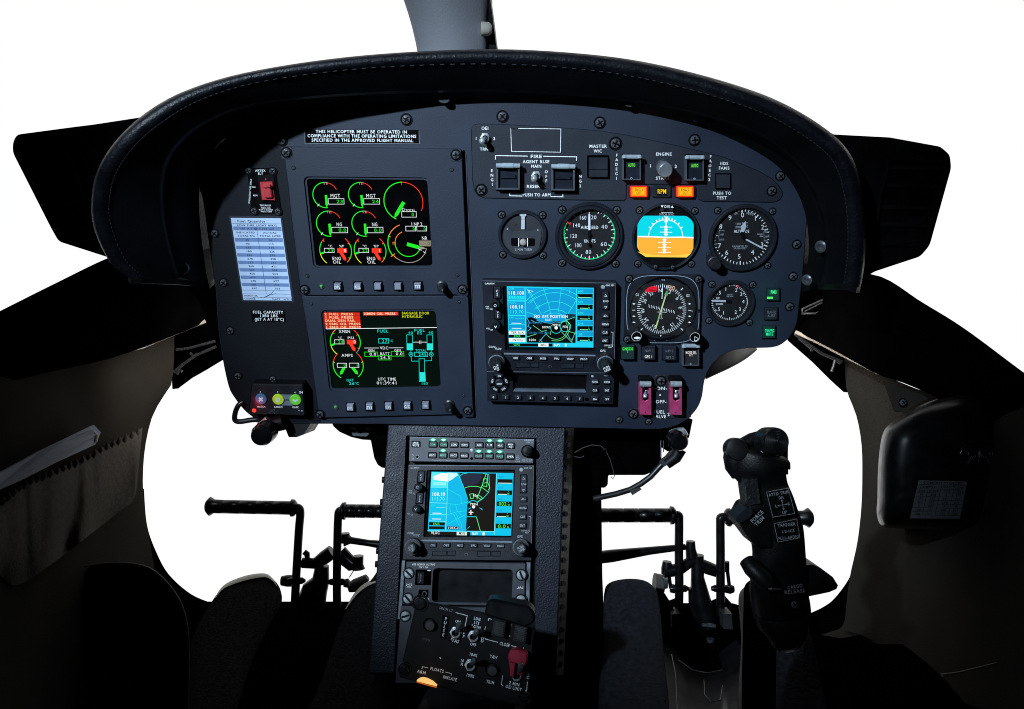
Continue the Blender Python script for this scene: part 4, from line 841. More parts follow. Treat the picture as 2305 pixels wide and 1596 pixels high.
# ================================================================== round instruments
def gauge_screws(t, fr, pts, h=0, k=1.0):
    for x, y in pts: screw(t, fr, x, y, 'small', k, h)
def gauge_body(t, fr, cx, cy, ro, ri, h=.004, deep=-.001, face=None, m=None):
    g = G(fr); m = m or M_BEZ
    g.lathe(cx, cy, [(ro, 0), (ro*.99, h*.7), (ro*.96, h), (ri*1.03, h), (ri, h*.55), (ri*.985, .0006)], m, ref=0, seg=56); g.out('bezel', t)
    g = G(fr); g.lathe(cx, cy, [(ri*1.01, .0003), (ri*1.01, .0005), (0, .0005)], face or M_GLO, ref=0, seg=56); return g
def instruments():
    z = .0008; W = M_WHT
    # turn indicator
    t = thing('turn_indicator', 'small round turn and slip indicator with an inclinometer ball, leftmost of the round dials', 'gauge', R3.P(540, 1168)); f = R3
    g = gauge_body(t, f, 540, 1168, 230, 198, face=mat('turn_face', (.022, .024, .030), .5))
    gr = mat('turn_panel', (.030, .034, .043), .5)
    g.poly([(372, 1105), (408, 1100), (452, 1142), (690, 1132), (712, 1125), (722, 1180), (700, 1290), (640, 1350), (540, 1366), (440, 1348), (385, 1280), (360, 1180)], .0005, .0018, gr, bev=.0004)
    g.out('face', t); g = G(f); g.flat([(512, 972), (574, 972), (576, 992), (562, 1000), (562, 1055), (560, 1120), (526, 1120), (528, 1050), (530, 1000), (514, 992)], .0024, mat('needle_white', (.45, .50, .55), .5)); g.line([(527, 1024), (561, 1024)], 3, .0026, M_BLK); g.out('turn_needle', t)
    g = G(f); g.poly(rq([(430, 1200), (660, 1204), (658, 1282), (432, 1278)], 18), .0010, .0019, M_GLO, bev=.0003); g.lathe(547, 1241, [(34, .0019), (32, .004), (22, .006), (0, .0068)], mat('slip_ball', (.34, .31, .27), .3), ref=.002); g.flat([(500, 1202), (508, 1202), (508, 1280), (500, 1280)], .003, W); g.flat([(583, 1202), (591, 1202), (591, 1280), (583, 1280)], .003, W); g.out('inclinometer', t)
    g = G(f); g.text('2 MIN TURN', 549, 1310, 20, .0022, M_GRY, w_=160); g.disc(465, 1068, 18, .0012, mat('flag_brown', (.03, .02, .018), .5)); g.disc(398, 1118, 7, .0022, M_GRY, 10); g.disc(684, 1127, 7, .0022, M_GRY, 10); g.out('lettering', t)
    gauge_screws(t, f, ((346,983),(729,988),(357,1357),(733,1364)), k=1.05)
    # airspeed
    t = thing('airspeed_indicator', 'round airspeed dial with a bright green arc around its rim', 'gauge', R3.P(1168, 1165)); cx, cy = 1168, 1162
    g = G(f); g.lathe(1163, 1182, [(320, 0), (318, .003), (308, .005), (296, .005), (288, .004), (280, .0065), (262, .0065), (250, .004), (248, .0006)], M_BEZ, ref=0, seg=64); g.out('bezel', t)
    g = G(f); g.lathe(cx, cy+3, [(252, .0003), (252, .0005), (0, .0005)], mat('dial_black', (.0055, .0055, .006), .6), ref=0, seg=64); g.out('face', t)
    g = G(f); ge = emi('00E080', .85); g.arc(cx, cy, 237, 0, 180, 11, z, ge, n=40); g.arc(cx, cy, 237, 180, 300, 11, z, ge, n=28)  # dial arc glows by itself: brightness put into its colour, no lamp
    for i in range(0, 36):
        a = i*360/36; major = i % 4 == 0
        if i in (0, ): continue
        L = 34 if i % 2 == 0 else 20; g.tick(cx, cy, 240-L, 240, a+3*(i < 3), 8 if i % 2 == 0 else 6, z+.0001, W)
    g.tick(cx, cy, 195, 242, 297, 14, z+.0002, emi('FF3040', .7)); g.tick(cx, cy, 212, 242, 182, 7, z+.0003, emi('F060A0', .8))  # red and pink marks made to glow likewise
    for s_, x, y, w_ in (('20', 1207, 1008, 50), ('40', 1307, 1096, 58), ('60', 1300, 1259, 58), ('80', 1157, 1333, 52), ('100', 1058, 1270, 66), ('120', 1016, 1183, 66), ('140', 1043, 1083, 72), ('160', 1104, 1011, 66)): g.text(s_, x, y, 36, z, W, w_=w_, st='r')
    g.text('AIRSPEED', 1169, 1102, 28, z, W, w_=162); g.text('KNOTS', 1170, 1230, 28, z, W, w_=106); g.disc(1124, 1164, 9, z, M_BEZ, 12); g.disc(1212, 1166, 9, z, M_BEZ, 12); g.out('markings', t)
    g = G(f); nw = mat('needle_lit', (.80, .84, .88), .5); g.poly([(1157, 1128), (1158, 985), (1167, 955), (1176, 985), (1178, 1128)], .0022, .0028, nw); g.poly([(1156, 1128), (1178, 1128), (1176, 1240), (1158, 1240)], .0020, .0026, M_BLK); g.lathe(1168, 1264, [(18, .002), (16, .003), (0, .003)], M_BLK, ref=0); g.lathe(1168, 1164, [(16, .002), (14, .004), (0, .0042)], M_BLK, ref=0); g.out('needle', t)
    g = G(f); g.lathe(cx, cy+2, [(250, .0055), (0, .0056)], LENS, ref=0, seg=48); g.out('glass', t)
    gauge_screws(t, f, ((912,937),(1425,940),(912,1434),(1414,1443)), k=1.1)
    # attitude
    f = R4; t = thing('attitude_indicator', 'electronic attitude display with cyan sky over orange ground', 'gauge', f.P(617, 1190))
    g = gauge_body(t, f, 617, 1190, 318, 300, h=.0045, face=M_BLK); g.out('face', t)
    scr = rq([(415,996),(812,998),(858,1030),(880,1070),(876,1300),(850,1352),(812,1384),(430,1380),(385,1350),(350,1290),(356,1070),(376,1030)], 16, 2)
    g = G(f); g.poly(scr, .0005, .0030, emi('00DCEC')); go = [(352, 1190), (617, 1194), (878, 1198), (876, 1300), (850, 1352), (812, 1384), (430, 1380), (385, 1350), (350, 1290)]
    e = emi('F6FFFF'); g.flat(go, .0032, emi('FFB83C')); g.flat([(351, 1330), (500, 1362), (700, 1366), (850, 1350), (812, 1384), (430, 1380), (385, 1350)], .00325, emi('FFD850')); g.line([(354, 1188), (500, 1190), (617, 1196), (760, 1194), (878, 1199)], 13, .0034, e)
    g.arc(617, 1190, 160, -90, 90, 7, .0034, e, n=36)
    for a in (-60, -45, -30, -20, -10, 10, 20, 30, 45, 60): g.tick(617, 1190, 162, 182, a, 11, .0034, e)
    g.line([(620, 1002), (619, 1185)], 11, .0035, e); g.line([(604, 1205), (602, 1345)], 11, .0035, e); g.flat([(604, 1000), (640, 1000), (632, 1022), (638, 1052), (604, 1052), (612, 1022)], .0036, e); g.flat([(600, 1200), (640, 1200), (620, 1188)], .0036, e)
    for y, w_ in ((1098, 116), (1122, 40), (1146, 116), (1168, 40)): g.line([(620-w_/2, y), (620+w_/2, y+2)], 6, .0036, e); g.rect(619, y, 26, 20, .0034, .0037, e)
    for y, w_ in ((1218, 44), (1242, 126), (1264, 44), (1288, 120), (1312, 44), (1335, 126)): g.line([(605-w_/2, y), (605+w_/2, y+1)], 6, .0036, e); g.rect(604, y, 26, 18, .0034, .0037, e)
    g.out('screen', t)
    lamp('attitude_screen_glow', 'POINT', f.P(617, 1180, .05), (0, 0, 0), .015, (.85, .9, .75), shadow_soft_size=.03)
    g = G(f); g.text('DIM', 630, 907, 24, .0048, W, w_=52); g.flat([(570, 896), (597, 896), (584, 918)], .0048, W); g.flat([(664, 918), (692, 918), (678, 895)], .0048, W); g.text('PITCH SYNC', 627, 981, 20, .0048, M_GRY, w_=138); g.line([(580, 955), (580, 963), (678, 965), (678, 957)], 4, .0048, W); g.out('lettering', t)
    g = G(f); g.rect(586, 940, 34, 24, .003, .007, M_BTN, bev=.0006); g.rect(672, 941, 34, 24, .003, .007, M_BTN, bev=.0006); g.out('button', t)
    gauge_screws(t, f, ((371,941),(890,947),(354,1443),(858,1445)), k=1.0); gauge_screws(t, f, ((521,1472),(681,1477)), .0046, .7)
    # altimeter
    t = thing('altimeter', 'large round altimeter dial with white digits 0 to 9 at the right', 'gauge', f.P(1335, 1195)); cx, cy = 1325, 1190
    g = gauge_body(t, f, 1337, 1200, 320, 282, h=.005, face=mat('dial_black', (.0055, .0055, .006), .6)); g.out('face', t)
    g = G(f)
    for i in range(50):
        a = i*7.2+2; mj = i % 5 == 0
        if 230 < a < 252 or 75 < a < 100: L = 12
        else: L = 34 if mj else 22
        mm = M_DIM if 252 <= a <= 345 else W
        g.tick(cx, cy, 262-L, 262, a, 10 if mj else 7, z, mm)
    for s_, x, y in (('0', 1336, 985), ('1', 1456, 1016), ('2', 1524, 1100), ('3', 1519, 1264), ('4', 1430, 1335), ('5', 1305, 1374), ('6', 1187, 1338), ('7', 1118, 1274), ('8', 1131, 1092), ('9', 1218, 1011)): g.text(s_, x, y, 44, z, W, st='r')
    g.text('100', 1271, 972, 20, z, M_GRY, w_=36, ang=-8); g.text('FEET', 1408, 975, 22, z, M_GRY, w_=68, ang=12); g.text('1000 FEET', 1328, 1068, 20, z, M_GRY, w_=116, ang=-3); g.text('10000 FEET', 1326, 1098, 20, z, M_GRY, w_=124, ang=-3); g.text('ALTITUDE', 1328, 1138, 26, z, W, w_=142)
    g.text('CALIBRATED TO', 1312, 1279, 15, z, M_GRY, w_=144); g.text('20,000 FEET', 1314, 1298, 15, z, M_GRY, w_=122)
    g.line([(1170, 1135), (1120, 1130), (1116, 1200), (1122, 1230)], 3, z, M_GRY); g.text('1020', 1143, 1169, 16, z, M_GRY, w_=38); g.text('1013', 1146, 1216, 16, z, M_GRY, w_=36); g.line([(1090, 1180), (1110, 1180)], 5, z, W)
    g.line([(1592, 1140), (1538, 1142), (1540, 1228), (1566, 1230)], 3, z, M_GRY); 
    for s_, y in (('300', 1147), ('301', 1188), ('302', 1226)): g.text(s_, 1560, y, 15, z, M_GRY, w_=34)
    g.text('INCHES', 1502, 1166, 14, z, M_GRY, w_=50); g.line([(1500, 1184), (1528, 1184)], 5, z, W); g.out('markings', t)
    g = G(f); nm = mat('needle_grey', (.52, .56, .62), .5); g.poly([(1322, 1145), (1326, 1092), (1366, 1045), (1374, 1095), (1352, 1146)], .002, .0026, nm); g.poly([(1370, 1206), (1530, 1292), (1538, 1308), (1522, 1304), (1358, 1216)], .0032, .0038, nm); g.poly([(1322, 1150), (1346, 1150), (1372, 1206), (1358, 1222), (1330, 1200)], .0022, .003, M_BLK); g.lathe(1345, 1190, [(22, .002), (20, .0045), (0, .0048)], M_BLK, ref=0); g.out('needle', t)
    g = G(f); g.lathe(cx+8, cy+6, [(280, .0048), (0, .0049)], LENS, ref=0, seg=48); g.out('glass', t)
    g = G(f); g.lathe(1060, 1425, [(64, 0), (62, .006), (50, .007)], M_BEZ, ref=0); g.lathe(1060, 1425, [(48, .002), (47, .016), (40, .018), (0, .0178)], M_KNB, ref=.002, knurl=26); g.poly(rq([(1000,1350),(1040,1340),(1090,1400),(1060,1440),(1005,1420)], 16), 0, .004, M_BEZ, bev=.001); g.out('setting_knob', t)
    gauge_screws(t, f, ((1104,944),(1618,952),(1573,1460)), k=.95)
    # HSI
    f = R6; t = thing('horizontal_situation_indicator', 'square-bezel heading instrument with compass rose and yellow course arrow', 'gauge', f.P(490, 420))
    o = rq([(130,102),(868,100),(840,755),(112,745)], 22, 4); Hh = .005
    pts = []
    def sq(r, k=3.2, cx=487, cy=400, sx=1.0, sy=.95, sgm=60): 
        a_ = []
        for i in range(sgm):
            a = 2*math.pi*i/sgm; c_, s_ = math.cos(a), math.sin(a); q = (abs(c_)**k+abs(s_)**k)**(-1/k); a_.append((cx+r*sx*q*c_, cy+r*sy*q*s_))
        return a_
    g = G(f); g.poly(o, 0, Hh, M_BEZ, bev=.0006); g.out('bezel', t)
    g = G(f); ln = mat('bezel_line', (.30, .38, .48), .4); P_ = sq(350, 4, 487, 428, 1.0, .93); g.line(P_+P_[:2], 5, Hh+.0002, ln); g.out('outline', t)
    g = G(f); g.lathe(487, 425, [(322, Hh+.001), (316, Hh+.001), (300, Hh+.0003)], M_GLO, ref=Hh, seg=56)
    g.poly([(165, 330), (190, 250), (260, 195), (380, 172), (600, 172), (720, 200), (780, 260), (805, 340), (800, 520), (740, 620), (640, 680), (340, 680), (230, 620), (170, 520)], Hh, Hh+.0008, mat('dial_black', (.0055, .0055, .006), .6)); g.out('face', t)
    z = Hh+.0011; cx, cy = 476, 428; g = G(f)
    for i in range(72):
        a = i*5-8; g.tick(cx, cy, 212 if i % 2 else 202, 238, a, 5, z, W)
    for i, s_ in enumerate(('N', '3', '6', 'E', '12', '15', 'S', '21', '24', 'W', '30', '33')):
        a = -5+i*30; ra = math.radians(a); r = 182; g.text(s_, cx+r*math.sin(ra), cy-r*math.cos(ra), 34, z+.0001, W, ang=a, w_=None if len(s_) < 2 else 40, st='r')
    for a in (-45, 45, 135, 225, 315): g.tick(cx, cy, 262, 290, a, 8, z, W)
    g.tick(cx, cy, 250, 262, 182, 10, z, W)
    for x in (207, 745):
        for y in (376, 437, 496, 555): g.flat([(x-16, y), (x, y-7), (x+16, y), (x, y+7)], z, W) if y != 437 else g.line([(x-14, y), (x+30 if x > 300 else x+12, y+10 if x > 300 else y)], 5, z, W)
    g.text('GS', 238, 288, 24, z, W, w_=32, st='r'); g.text('GS', 728, 296, 24, z, W, w_=32, st='r'); g.text('DG', 490, 145, 14, Hh+.0003, M_GRY, w_=32); g.text('BENDIX/KING', 466, 723, 15, Hh+.0003, M_GRY, w_=126)
    g.line([(486, 182), (479, 328)], 7, z+.0003, W)
    for i in range(11):
        if i == 5: continue
        x = 355+i*24; y = 398+i*5.6; g.line([(x-4, y-16), (x+4, y+16)], 4.5, z+.0004, W); g.line([(x-6, y), (x+6, y)], 7, z+.0004, W)
    g.out('markings', t)
    g = G(f); g.arc(cx, cy, 158, 0, 360, 5, z+.0002, M_BEZ, n=40); g.flat([(360, 320), (430, 290), (560, 300), (640, 350), (650, 380), (500, 350), (350, 335)], z+.0001, mat('inner_card', (.011, .012, .014), .4)); g.out('inner_ring', t)
    g = G(f); g.poly(rq([(308, 258), (350, 218), (385, 207), (436, 207), (432, 240), (420, 262)], 10), z, z+.0006, emi('F01C38', .9)); g.text('NAV', 385, 244, 26, z+.0008, emi('500010'), w_=58, ang=3); g.out('nav_flag', t)
    g = G(f); oc = mat('bug_orange', (.75, .42, .26), .5); g.line([(530, 205), (536, 242), (566, 246), (596, 232), (600, 210), (540, 198), (530, 205)], 6, z+.0003, oc); g.line([(545, 212), (585, 218), (568, 238), (545, 212)], 6, z+.0004, oc); g.out('heading_bug', t)
    g = G(f); ya = mat('course_yellow', (.62, .70, .30), .5); yg = mat('course_green', (.12, .42, .12), .5); zz = z+.0010
    g.line([(528, 252), (416, 618)], 13, zz, ya); g.flat([(530, 246), (537, 296), (497, 288)], zz+.0002, yg); g.line([(460, 480), (437, 540)], 8, zz+.0002, yg); g.out('course_arrow', t)
    g = G(f); am = mat('aircraft_symbol', (.42, .40, .36), .5); g.line([(432, 455), (524, 458)], 7, zz+.0006, am); g.line([(480, 420), (474, 524)], 6, zz+.0006, am); g.line([(460, 514), (490, 515)], 6, zz+.0006, am); g.out('aircraft_symbol', t)
    for x, y, a in ((207,682,'<'),(760,690,'h')):
        g = G(f); g.lathe(x, y-45, [(62, Hh), (60, Hh+.002), (54, Hh+.004), (50, Hh+.018), (47, Hh+.0195)], M_KNB, ref=Hh, knurl=26)
        g.lathe(x, y-45, [(47, Hh+.0195), (44, Hh+.0195)], W, ref=Hh); g.lathe(x, y-45, [(44, Hh+.0195), (0, Hh+.0195)], M_GLO, ref=Hh)
        F2 = f.at(0); zz2 = Hh+.0198; p = f.P(x, y-45, 0)+PANEL.n*zz2; u = f.unit(x, y)
        L = [(-30, -5), (0, -14), (30, -4), (30, 4), (0, 14), (-30, 5)] if a == '<' else [(-14, -26), (22, -6), (26, 8), (-2, 28), (-14, 20)]
        vs = [p+V((dx*u, 0, -dy*u)) for dx, dy in L]; n = len(vs)
        if a == '<': g.add(vs, [tuple(range(n))], W)
        else:
            vi = [p+V((dx*u*.7+.0001, 0, -dy*u*.7)) for dx, dy in L]; g.add(vs+vi, [(i, (i+1) % n, n+(i+1) % n, n+i) for i in range(n)], W)
        g.out('setting_knob', t)
    gauge_screws(t, f, ((160,133),(830,138),(142,718)), Hh, 1.1)
    # VSI
    t = thing('vertical_speed_indicator', 'small round vertical speed dial marked UP and DOWN beside the green buttons', 'gauge', f.P(1135, 355))
    g = gauge_body(t, f, 1140, 370, 232, 200, h=.004, face=mat('dial_black', (.0055, .0055, .006), .6)); g.out('face', t)
    z = .0008; cx, cy = 1132, 357; g = G(f)
    for i in range(61):
        a = -90+i*3.05*1.95; a = -90+i*6
        if a > 268: break
        big = i % 5 == 0; den = 185 if 75 < a < 105 else None
        if den: continue
        g.tick(cx, cy, (150 if big else 160), 176, a, 6.5 if big else 5, z, W)
    g.arc(cx, cy, 172, 76, 104, 6, z, W); g.tick(cx, cy, 158, 182, 28, 16, z+.0002, emi('F03058', .8))
    for s_, x, y in (('1', 1095, 235), ('2', 1195, 244), ('3', 1243, 282), ('4', 1264, 354), ('3', 1231, 427), ('2', 1190, 456), ('1', 1072, 462), ('.5', 1030, 268), ('.5', 1021, 427)): g.text(s_, x, y, 34, z, W, st='r')
    g.text('UP', 1019, 322, 20, z, W, w_=30); g.text('DOWN', 1033, 378, 20, z, W, w_=66); g.text('1000 FT', 1136, 287, 13, z, M_GRY, w_=62); g.text('PER MIN', 1136, 304, 13, z, M_GRY, w_=62); g.out('markings', t)
    g = G(f); g.poly([(955, 346), (970, 338), (1098, 342), (1097, 360), (970, 355)], .002, .0028, mat('needle_grey', (.52, .56, .62), .5)); g.poly([(1097, 340), (1150, 345), (1150, 368), (1097, 362)], .002, .0028, M_BLK); g.out('needle', t)
    g = G(f); g.lathe(cx, cy+8, [(200, .0040), (0, .0041)], LENS, ref=0, seg=48); g.out('glass', t)
    gauge_screws(t, f, ((961,186),(1355,190),(933,537),(1324,555)), k=1.0)
instruments()
# ================================================================== lit push buttons
def square_lights():
    f = R6; D_ = [
     (1558, 290, 'FM3 button glowing bright green, top of the right column', [('FM3', 0, -28, 30, 54, '60FFB0'), ('-', -34, 28, 0, 0, '70FFA0')], 'TALL', 1),
     (1538, 475, 'unlit TRAFFIC ALERT button in the middle of the right column', [('TRAFFIC', 0, -18, 26, 92, None), ('ALERT', 0, 16, 26, 72, None)], '', 0),
     (1518, 653, 'green lit TRAFFIC MUTE button at the foot of the right column', [('TRAFFIC', 2, -18, 28, 88, '30FFB0'), ('MUTE', 0, 16, 28, 66, '30FFB0')], '', 1)]
    for x, y, lb, tx, _, lit in D_:
        t = thing('annunciator_button', lb, 'push button', f.P(x, y), 'square buttons in the column right of the vertical speed dial')
        g = G(f); g.rect(x, y, 136, 128, 0, .0012, M_SILL, r=6); g.rect(x, y, 122, 114, .0012, .0045, mat('button_lit_dim', (.008, .03, .028), .4) if lit else M_BTN, bev=.0008); g.out('cap', t)
        g = G(f)
        for s_, dx, dy, c, w_, col in tx:
            if s_ == '-': g.rect(x+dx, y+dy, 56, 20, .0044, .0047, emi('58FF78')); g.rect(x+2, y-28, 72, 40, .0044, .0046, emi('00703A'))
            else:
                g.text(s_, x+dx, y+dy, c, .0049, emi(col) if col else M_DIM, w_=w_)
                if col and s_ != 'FM3': g.rect(x+dx, y+dy, w_+6, 32, .0044, .0046, emi('00583C'))
        g.out('legend', t)
        if lit: lamp('button_glow', 'POINT', f.P(x, y, .012), (0, 0, 0), .002, (.05, 1, .45), shadow_soft_size=.01)
    for x, y, lb, kind in ((147, 846, 'teal button with a bright green legend, first below the heading instrument', 0), (348, 850, 'NAV 1 GPS 1 button with the white GPS 1 legend lit', 1), (553, 856, 'dark unlit NAV 2 GPS 2 button', 2)):
        t = thing('source_button', lb, 'push button', f.P(x, y), 'square buttons in the row below the heading instrument')
        g = G(f); g.rect(x-6, y-2, 134, 140, 0, .0010, M_SILL, r=4); g.rect(x+4, y+2, 126, 136, .001, .008, M_BTN if kind else mat('button_teal', (.010, .028, .030), .4), bev=.0008); g.out('cap', t); g = G(f)
        if kind == 0: g.text('GNS530', x, y-34, 26, .0084, emi('50FF60'), w_=102); g.text('1', x, y-8, 22, .0084, emi('50FF60')); g.rect(x, y-34, 108, 32, .0078, .0081, emi('0A6A28'))
        elif kind == 1: g.text('NAV 1', x+6, y-20, 24, .0084, M_DIM, w_=84); g.text('GPS 1', x, y+38, 26, .0084, emi('F4F8FF'), w_=74)
        else: g.text('NAV 2', x-4, y-24, 24, .0084, M_DIM, w_=74); g.text('GPS 2', x, y+38, 24, .0084, M_DIM, w_=74)
        g.out('legend', t)
    x, y = 760, 880; t = thing('guarded_button', 'push button under a clear hinged cover with white glowing letters', 'push button', f.P(x, y))
    g = G(f); g.rect(x+16, y+6, 190, 206, 0, .0008, M_SILL); g.rect(x, y, 140, 170, 0, .006, mat('guard_inner', (.028, .024, .026), .5), bev=.0006); g.text('MODE SEL', x, y-32, 26, .0064, emi('FFFAF0'), w_=104); g.text('HT', x, y-8, 22, .0064, emi('FFE8D0'), w_=34); g.out('cap', t)
    g = G(f); q = f.rc(x, y, 162, 196); q2 = f.rc(x, y+5, 142, 172); g.ring(q, q2, 0, .010, mat('cover_frame', (.07, .08, .095), .22), hin=0, bev=.0004); g.rect(x, y+5, 144, 174, .0092, .0098, CLR); hm = mat('hinge_clear', (.30, .36, .40), .12); g.tube([f.P(x-76, y-98, .011), f.P(x+76, y-97, .011)], .0026, hm, 12)
    for s_ in (-1, 1): g.tube([f.P(x+s_*66, y-112, .011), f.P(x+s_*66, y-84, .0115)], .003, hm, 10)
    g.lathe(x-4, y+78, [(8, .010), (7, .011), (4, .011)], hm, ref=.010); g.out('hinged_cover', t)
    # fuel valve panel
    t = thing('fuel_valve_panel', 'fuel valve switch plate with two magenta metal guards at the lower right of the panel', 'switch panel', f.P(460, 1280)); H = .0014
    g = G(f); g.poly(rq([(405,1088),(430,1066),(530,1070),(548,1095),(552,1420),(740,1400),(765,1470),(720,1492),(210,1478),(165,1460),(168,1395),(240,1388),(400,1380)], 10, 2), 0, H, M_SUB, bev=.0004); z = H+.0002
    for s_, x, y, c, w_ in (('-ON-', 465, 1194, 30, 124), ('OFF-', 468, 1323, 30, 102), ('FUEL', 453, 1422, 30, 104), ('VALVE', 452, 1466, 30, 126), ('2', 541, 1446, 30, None)): g.text(s_, x, y, c, z, W_ if False else M_WHT, w_=w_)
    g.flat([(450, 1258), (460, 1246), (470, 1258), (460, 1270)], z, M_WHT); g.out('plate', t)
    for x, tx in ((318, 316), (614, 616)):
        g = G(f); g.poly([(x-55, 1150), (x-28, 1150), (x-28, 1280), (x-22, 1306), (x, 1318), (x+24, 1306), (x+32, 1280), (x+34, 1172), (x+58, 1150), (x+60, 1452), (x-54, 1448)], .012, .0135, M_MAG, bev=.0004)
        g.poly([(x-55, 1150), (x-50, 1150), (x-49, 1448), (x-54, 1448)], H, .012, M_MAG); g.poly([(x+55, 1150), (x+60, 1150), (x+60, 1452), (x+55, 1452)], H, .012, M_MAG); g.lathe(x, 1424, [(6, .0137), (0, .0138)], M_BLK, ref=.0137, seg=12); b_ = g.out('guard', t)
        g = G(f); g.poly(rq([(x-60, 1092), (x+60, 1092), (x+64, 1140), (x-64, 1140)], 8), H, .010, M_BLK, bev=.001); g.tube([f.P(x-54, 1150, .0145), f.P(x+52, 1152, .0145)], .0036, M_CHR, 14); g.out('hinge', b_)
        toggle(t, f.at(H), x, 1220, tx, 1278, 34, .0165, k=.95)
    screw(t, f, 470, 1120, 'small', 1.5, H); screw(t, f, 203, 1438, 'small', 1.5, H)
W_ = None
square_lights()
# ================================================================== GPS navigators
def navigator(t, f, H1, dim=False):
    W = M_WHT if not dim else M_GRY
    g = G(f); o = [(80,118),(1612,145),(1592,1168),(132,1150)]; q = [(310,182),(1385,190),(1370,930),(345,918)]
    g.ring(rq(o, 10, 3), rq(q, 22, 3), 0, H1, M_BEZ, hin=H1-.006, bev=.0006); bz = g.out('bezel', t)
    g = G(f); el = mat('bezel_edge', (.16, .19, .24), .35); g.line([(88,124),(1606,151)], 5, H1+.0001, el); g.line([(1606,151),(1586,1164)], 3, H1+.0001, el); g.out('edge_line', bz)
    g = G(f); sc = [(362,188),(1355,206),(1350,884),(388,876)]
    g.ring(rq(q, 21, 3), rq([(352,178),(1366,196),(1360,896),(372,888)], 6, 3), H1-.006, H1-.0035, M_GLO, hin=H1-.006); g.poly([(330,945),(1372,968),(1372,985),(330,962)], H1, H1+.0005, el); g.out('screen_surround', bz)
    g = G(f); z = H1+.0002
    g.text('GARMIN', 165, 155, 18, z, W, w_=108); g.text('GNS 530', 1537, 175, 17, z, W, w_=96); g.lathe(1459, 193, [(24, H1), (22, H1+.0008), (0, H1+.001)], mat('sensor_grey', (.28, .29, .30), .4), ref=H1)
    g.text('COM', 188, 877, 22, z, W, w_=64, ang=5); g.line([(218, 890), (232, 868)], 4, z, W); g.text('VLOC', 264, 898, 22, z, W, w_=72, ang=6); g.text('GPS', 1456, 921, 24, z, W, w_=62)
    g.text('DEFAULT', 1515, 860, 16, z, W, w_=84); g.text('NAV', 1538, 882, 14, z, W, w_=38); g.line([(1550, 708), (1574, 709), (1570, 872), (1562, 872)], 4, z, W)
    g.text('PWR', 140, 418, 13, z, W, w_=38); g.text('VOL', 143, 438, 16, z, W, w_=40); g.text('SQ', 186, 446, 14, z, W, w_=26); g.text('VOL', 148, 668, 16, z, W, w_=40); g.text('ID', 188, 682, 14, z, W, w_=26); g.out('lettering', t)
    for x, y, w_, h_, s_ in ((252,258,76,128,'C'),(260,500,74,118,'V')):
        g = G(f); g.rect(x, y, w_+18, h_+16, H1, H1+.0006, M_SILL, r=14); g.rect(x, y, w_, h_, H1, H1+.003, M_BTN, bev=.0006, r=12)
        zz = H1+.0032; g.text(s_, x-2, y-18, 24, zz, W); g.line([(x, y+6), (x, y+34)], 5, zz, W); g.flat([(x-9, y+10), (x, y), (x+9, y+10)], zz, W); g.flat([(x-9, y+32), (x, y+44), (x+9, y+32)], zz, W); g.out('flip_key', t)
    for x, y, s_ in ((232,385,'O'),(236,625,'V')):
        g = G(f); g.lathe(x, y-10, [(48, H1), (46, H1+.011), (38, H1+.013)], M_KNB, ref=H1+.004, knurl=20); g.lathe(x, y-10, [(38, H1+.013), (34, H1+.0145), (0, H1+.0145)], M_BLK, ref=H1+.004)
        fk = f; p = g.fr.P(x, y-10, H1+.004)+f.pl.n*.0107; u = f.unit(x, y); e1 = RT; e2 = f.pl.n.cross(RT)
        if s_ == 'O': vs = [p+(e1*math.cos(i*.5)+e2*math.sin(i*.5))*u*(16 if i < 13 else 11) for i in range(26)]; g.add(vs, [(i, i+1, 14+i, 13+i) for i in range(12)], W)
        else: vs = [p+(e1*a+e2*b)*u for a, b in ((-16, 14), (-8, 14), (0, -4), (8, 14), (16, 14), (3, -16), (-3, -16))]; g.add(vs, [(0, 1, 2, 6), (2, 3, 4, 5), (2, 5, 6)], W)
        g.out('volume_knob', t)
    g = G(f); g.rect(1488, 352, 86, 214, H1, H1+.0006, M_SILL, r=14); g.rect(1488, 352, 74, 200, H1, H1+.003, M_BTN, bev=.0006, r=12); zz = H1+.0033
    for y, s_ in ((290, -1), (428, 1)): g.line([(1474, y-s_*12), (1488, y+s_*12), (1504, y-s_*12), (1474, y-s_*12), (1480, y)], 4, zz, W)
    g.text('RNG', 1490, 356, 20, zz, W, w_=58); g.out('range_rocker', t)
    for x, y, s_ in ((1486,522,'D'),(1486,619,'MENU'),(1482,712,'CLR'),(1482,806,'ENT')):
        button(t, f, x, y, 84, 62, H1, H1+.0032, ('-D-' if s_ == 'D' else s_), cap=22, tm=W, tw=(52 if s_ == 'D' else 80 if s_ == 'MENU' else 56), name='key')
    g = G(f); g.poly([(330,985),(1360,1006),(1350,1072),(345,1046)], H1, H1+.0006, M_BEZ, bev=.0003); g.out('key_ledge', t)
    for x, y, s_ in ((463,1004,'CDI'),(618,1006,'OBS'),(774,1009,'MSG'),(930,1011,'FPL'),(1084,1013,'VNAV'),(1240,1016,'PROC')):
        button(t, f, x, y, 86, 44, H1+.0004, H1+.0032, s_, cap=21, tm=W, tw=(50, 60, 64, 52, 74, 78)[(x-463)//155], name='key')
    g = G(f); zz = H1+.0003
    for a, b in ((548, 152), (684, 84), (1056, 148), (1192, 88)): 
        y = 1088 if a < 900 else 1096
        g = G(f); g.rect(a, y, b, 42, H1, H1+.0005, M_BTN, bev=.0002); g.box4(a, y, b+6, 48, 4, zz, M_SILL); g.out('card_slot', t)
    g = G(f); g.lathe(856, 1101, [(20, H1+.0001), (19, H1+.0008), (11, H1+.0008)], M_STL, ref=H1); g.lathe(856, 1101, [(11, H1+.0003), (0, H1+.0003)], M_SILL, ref=H1); g.out('lock_screw', t)
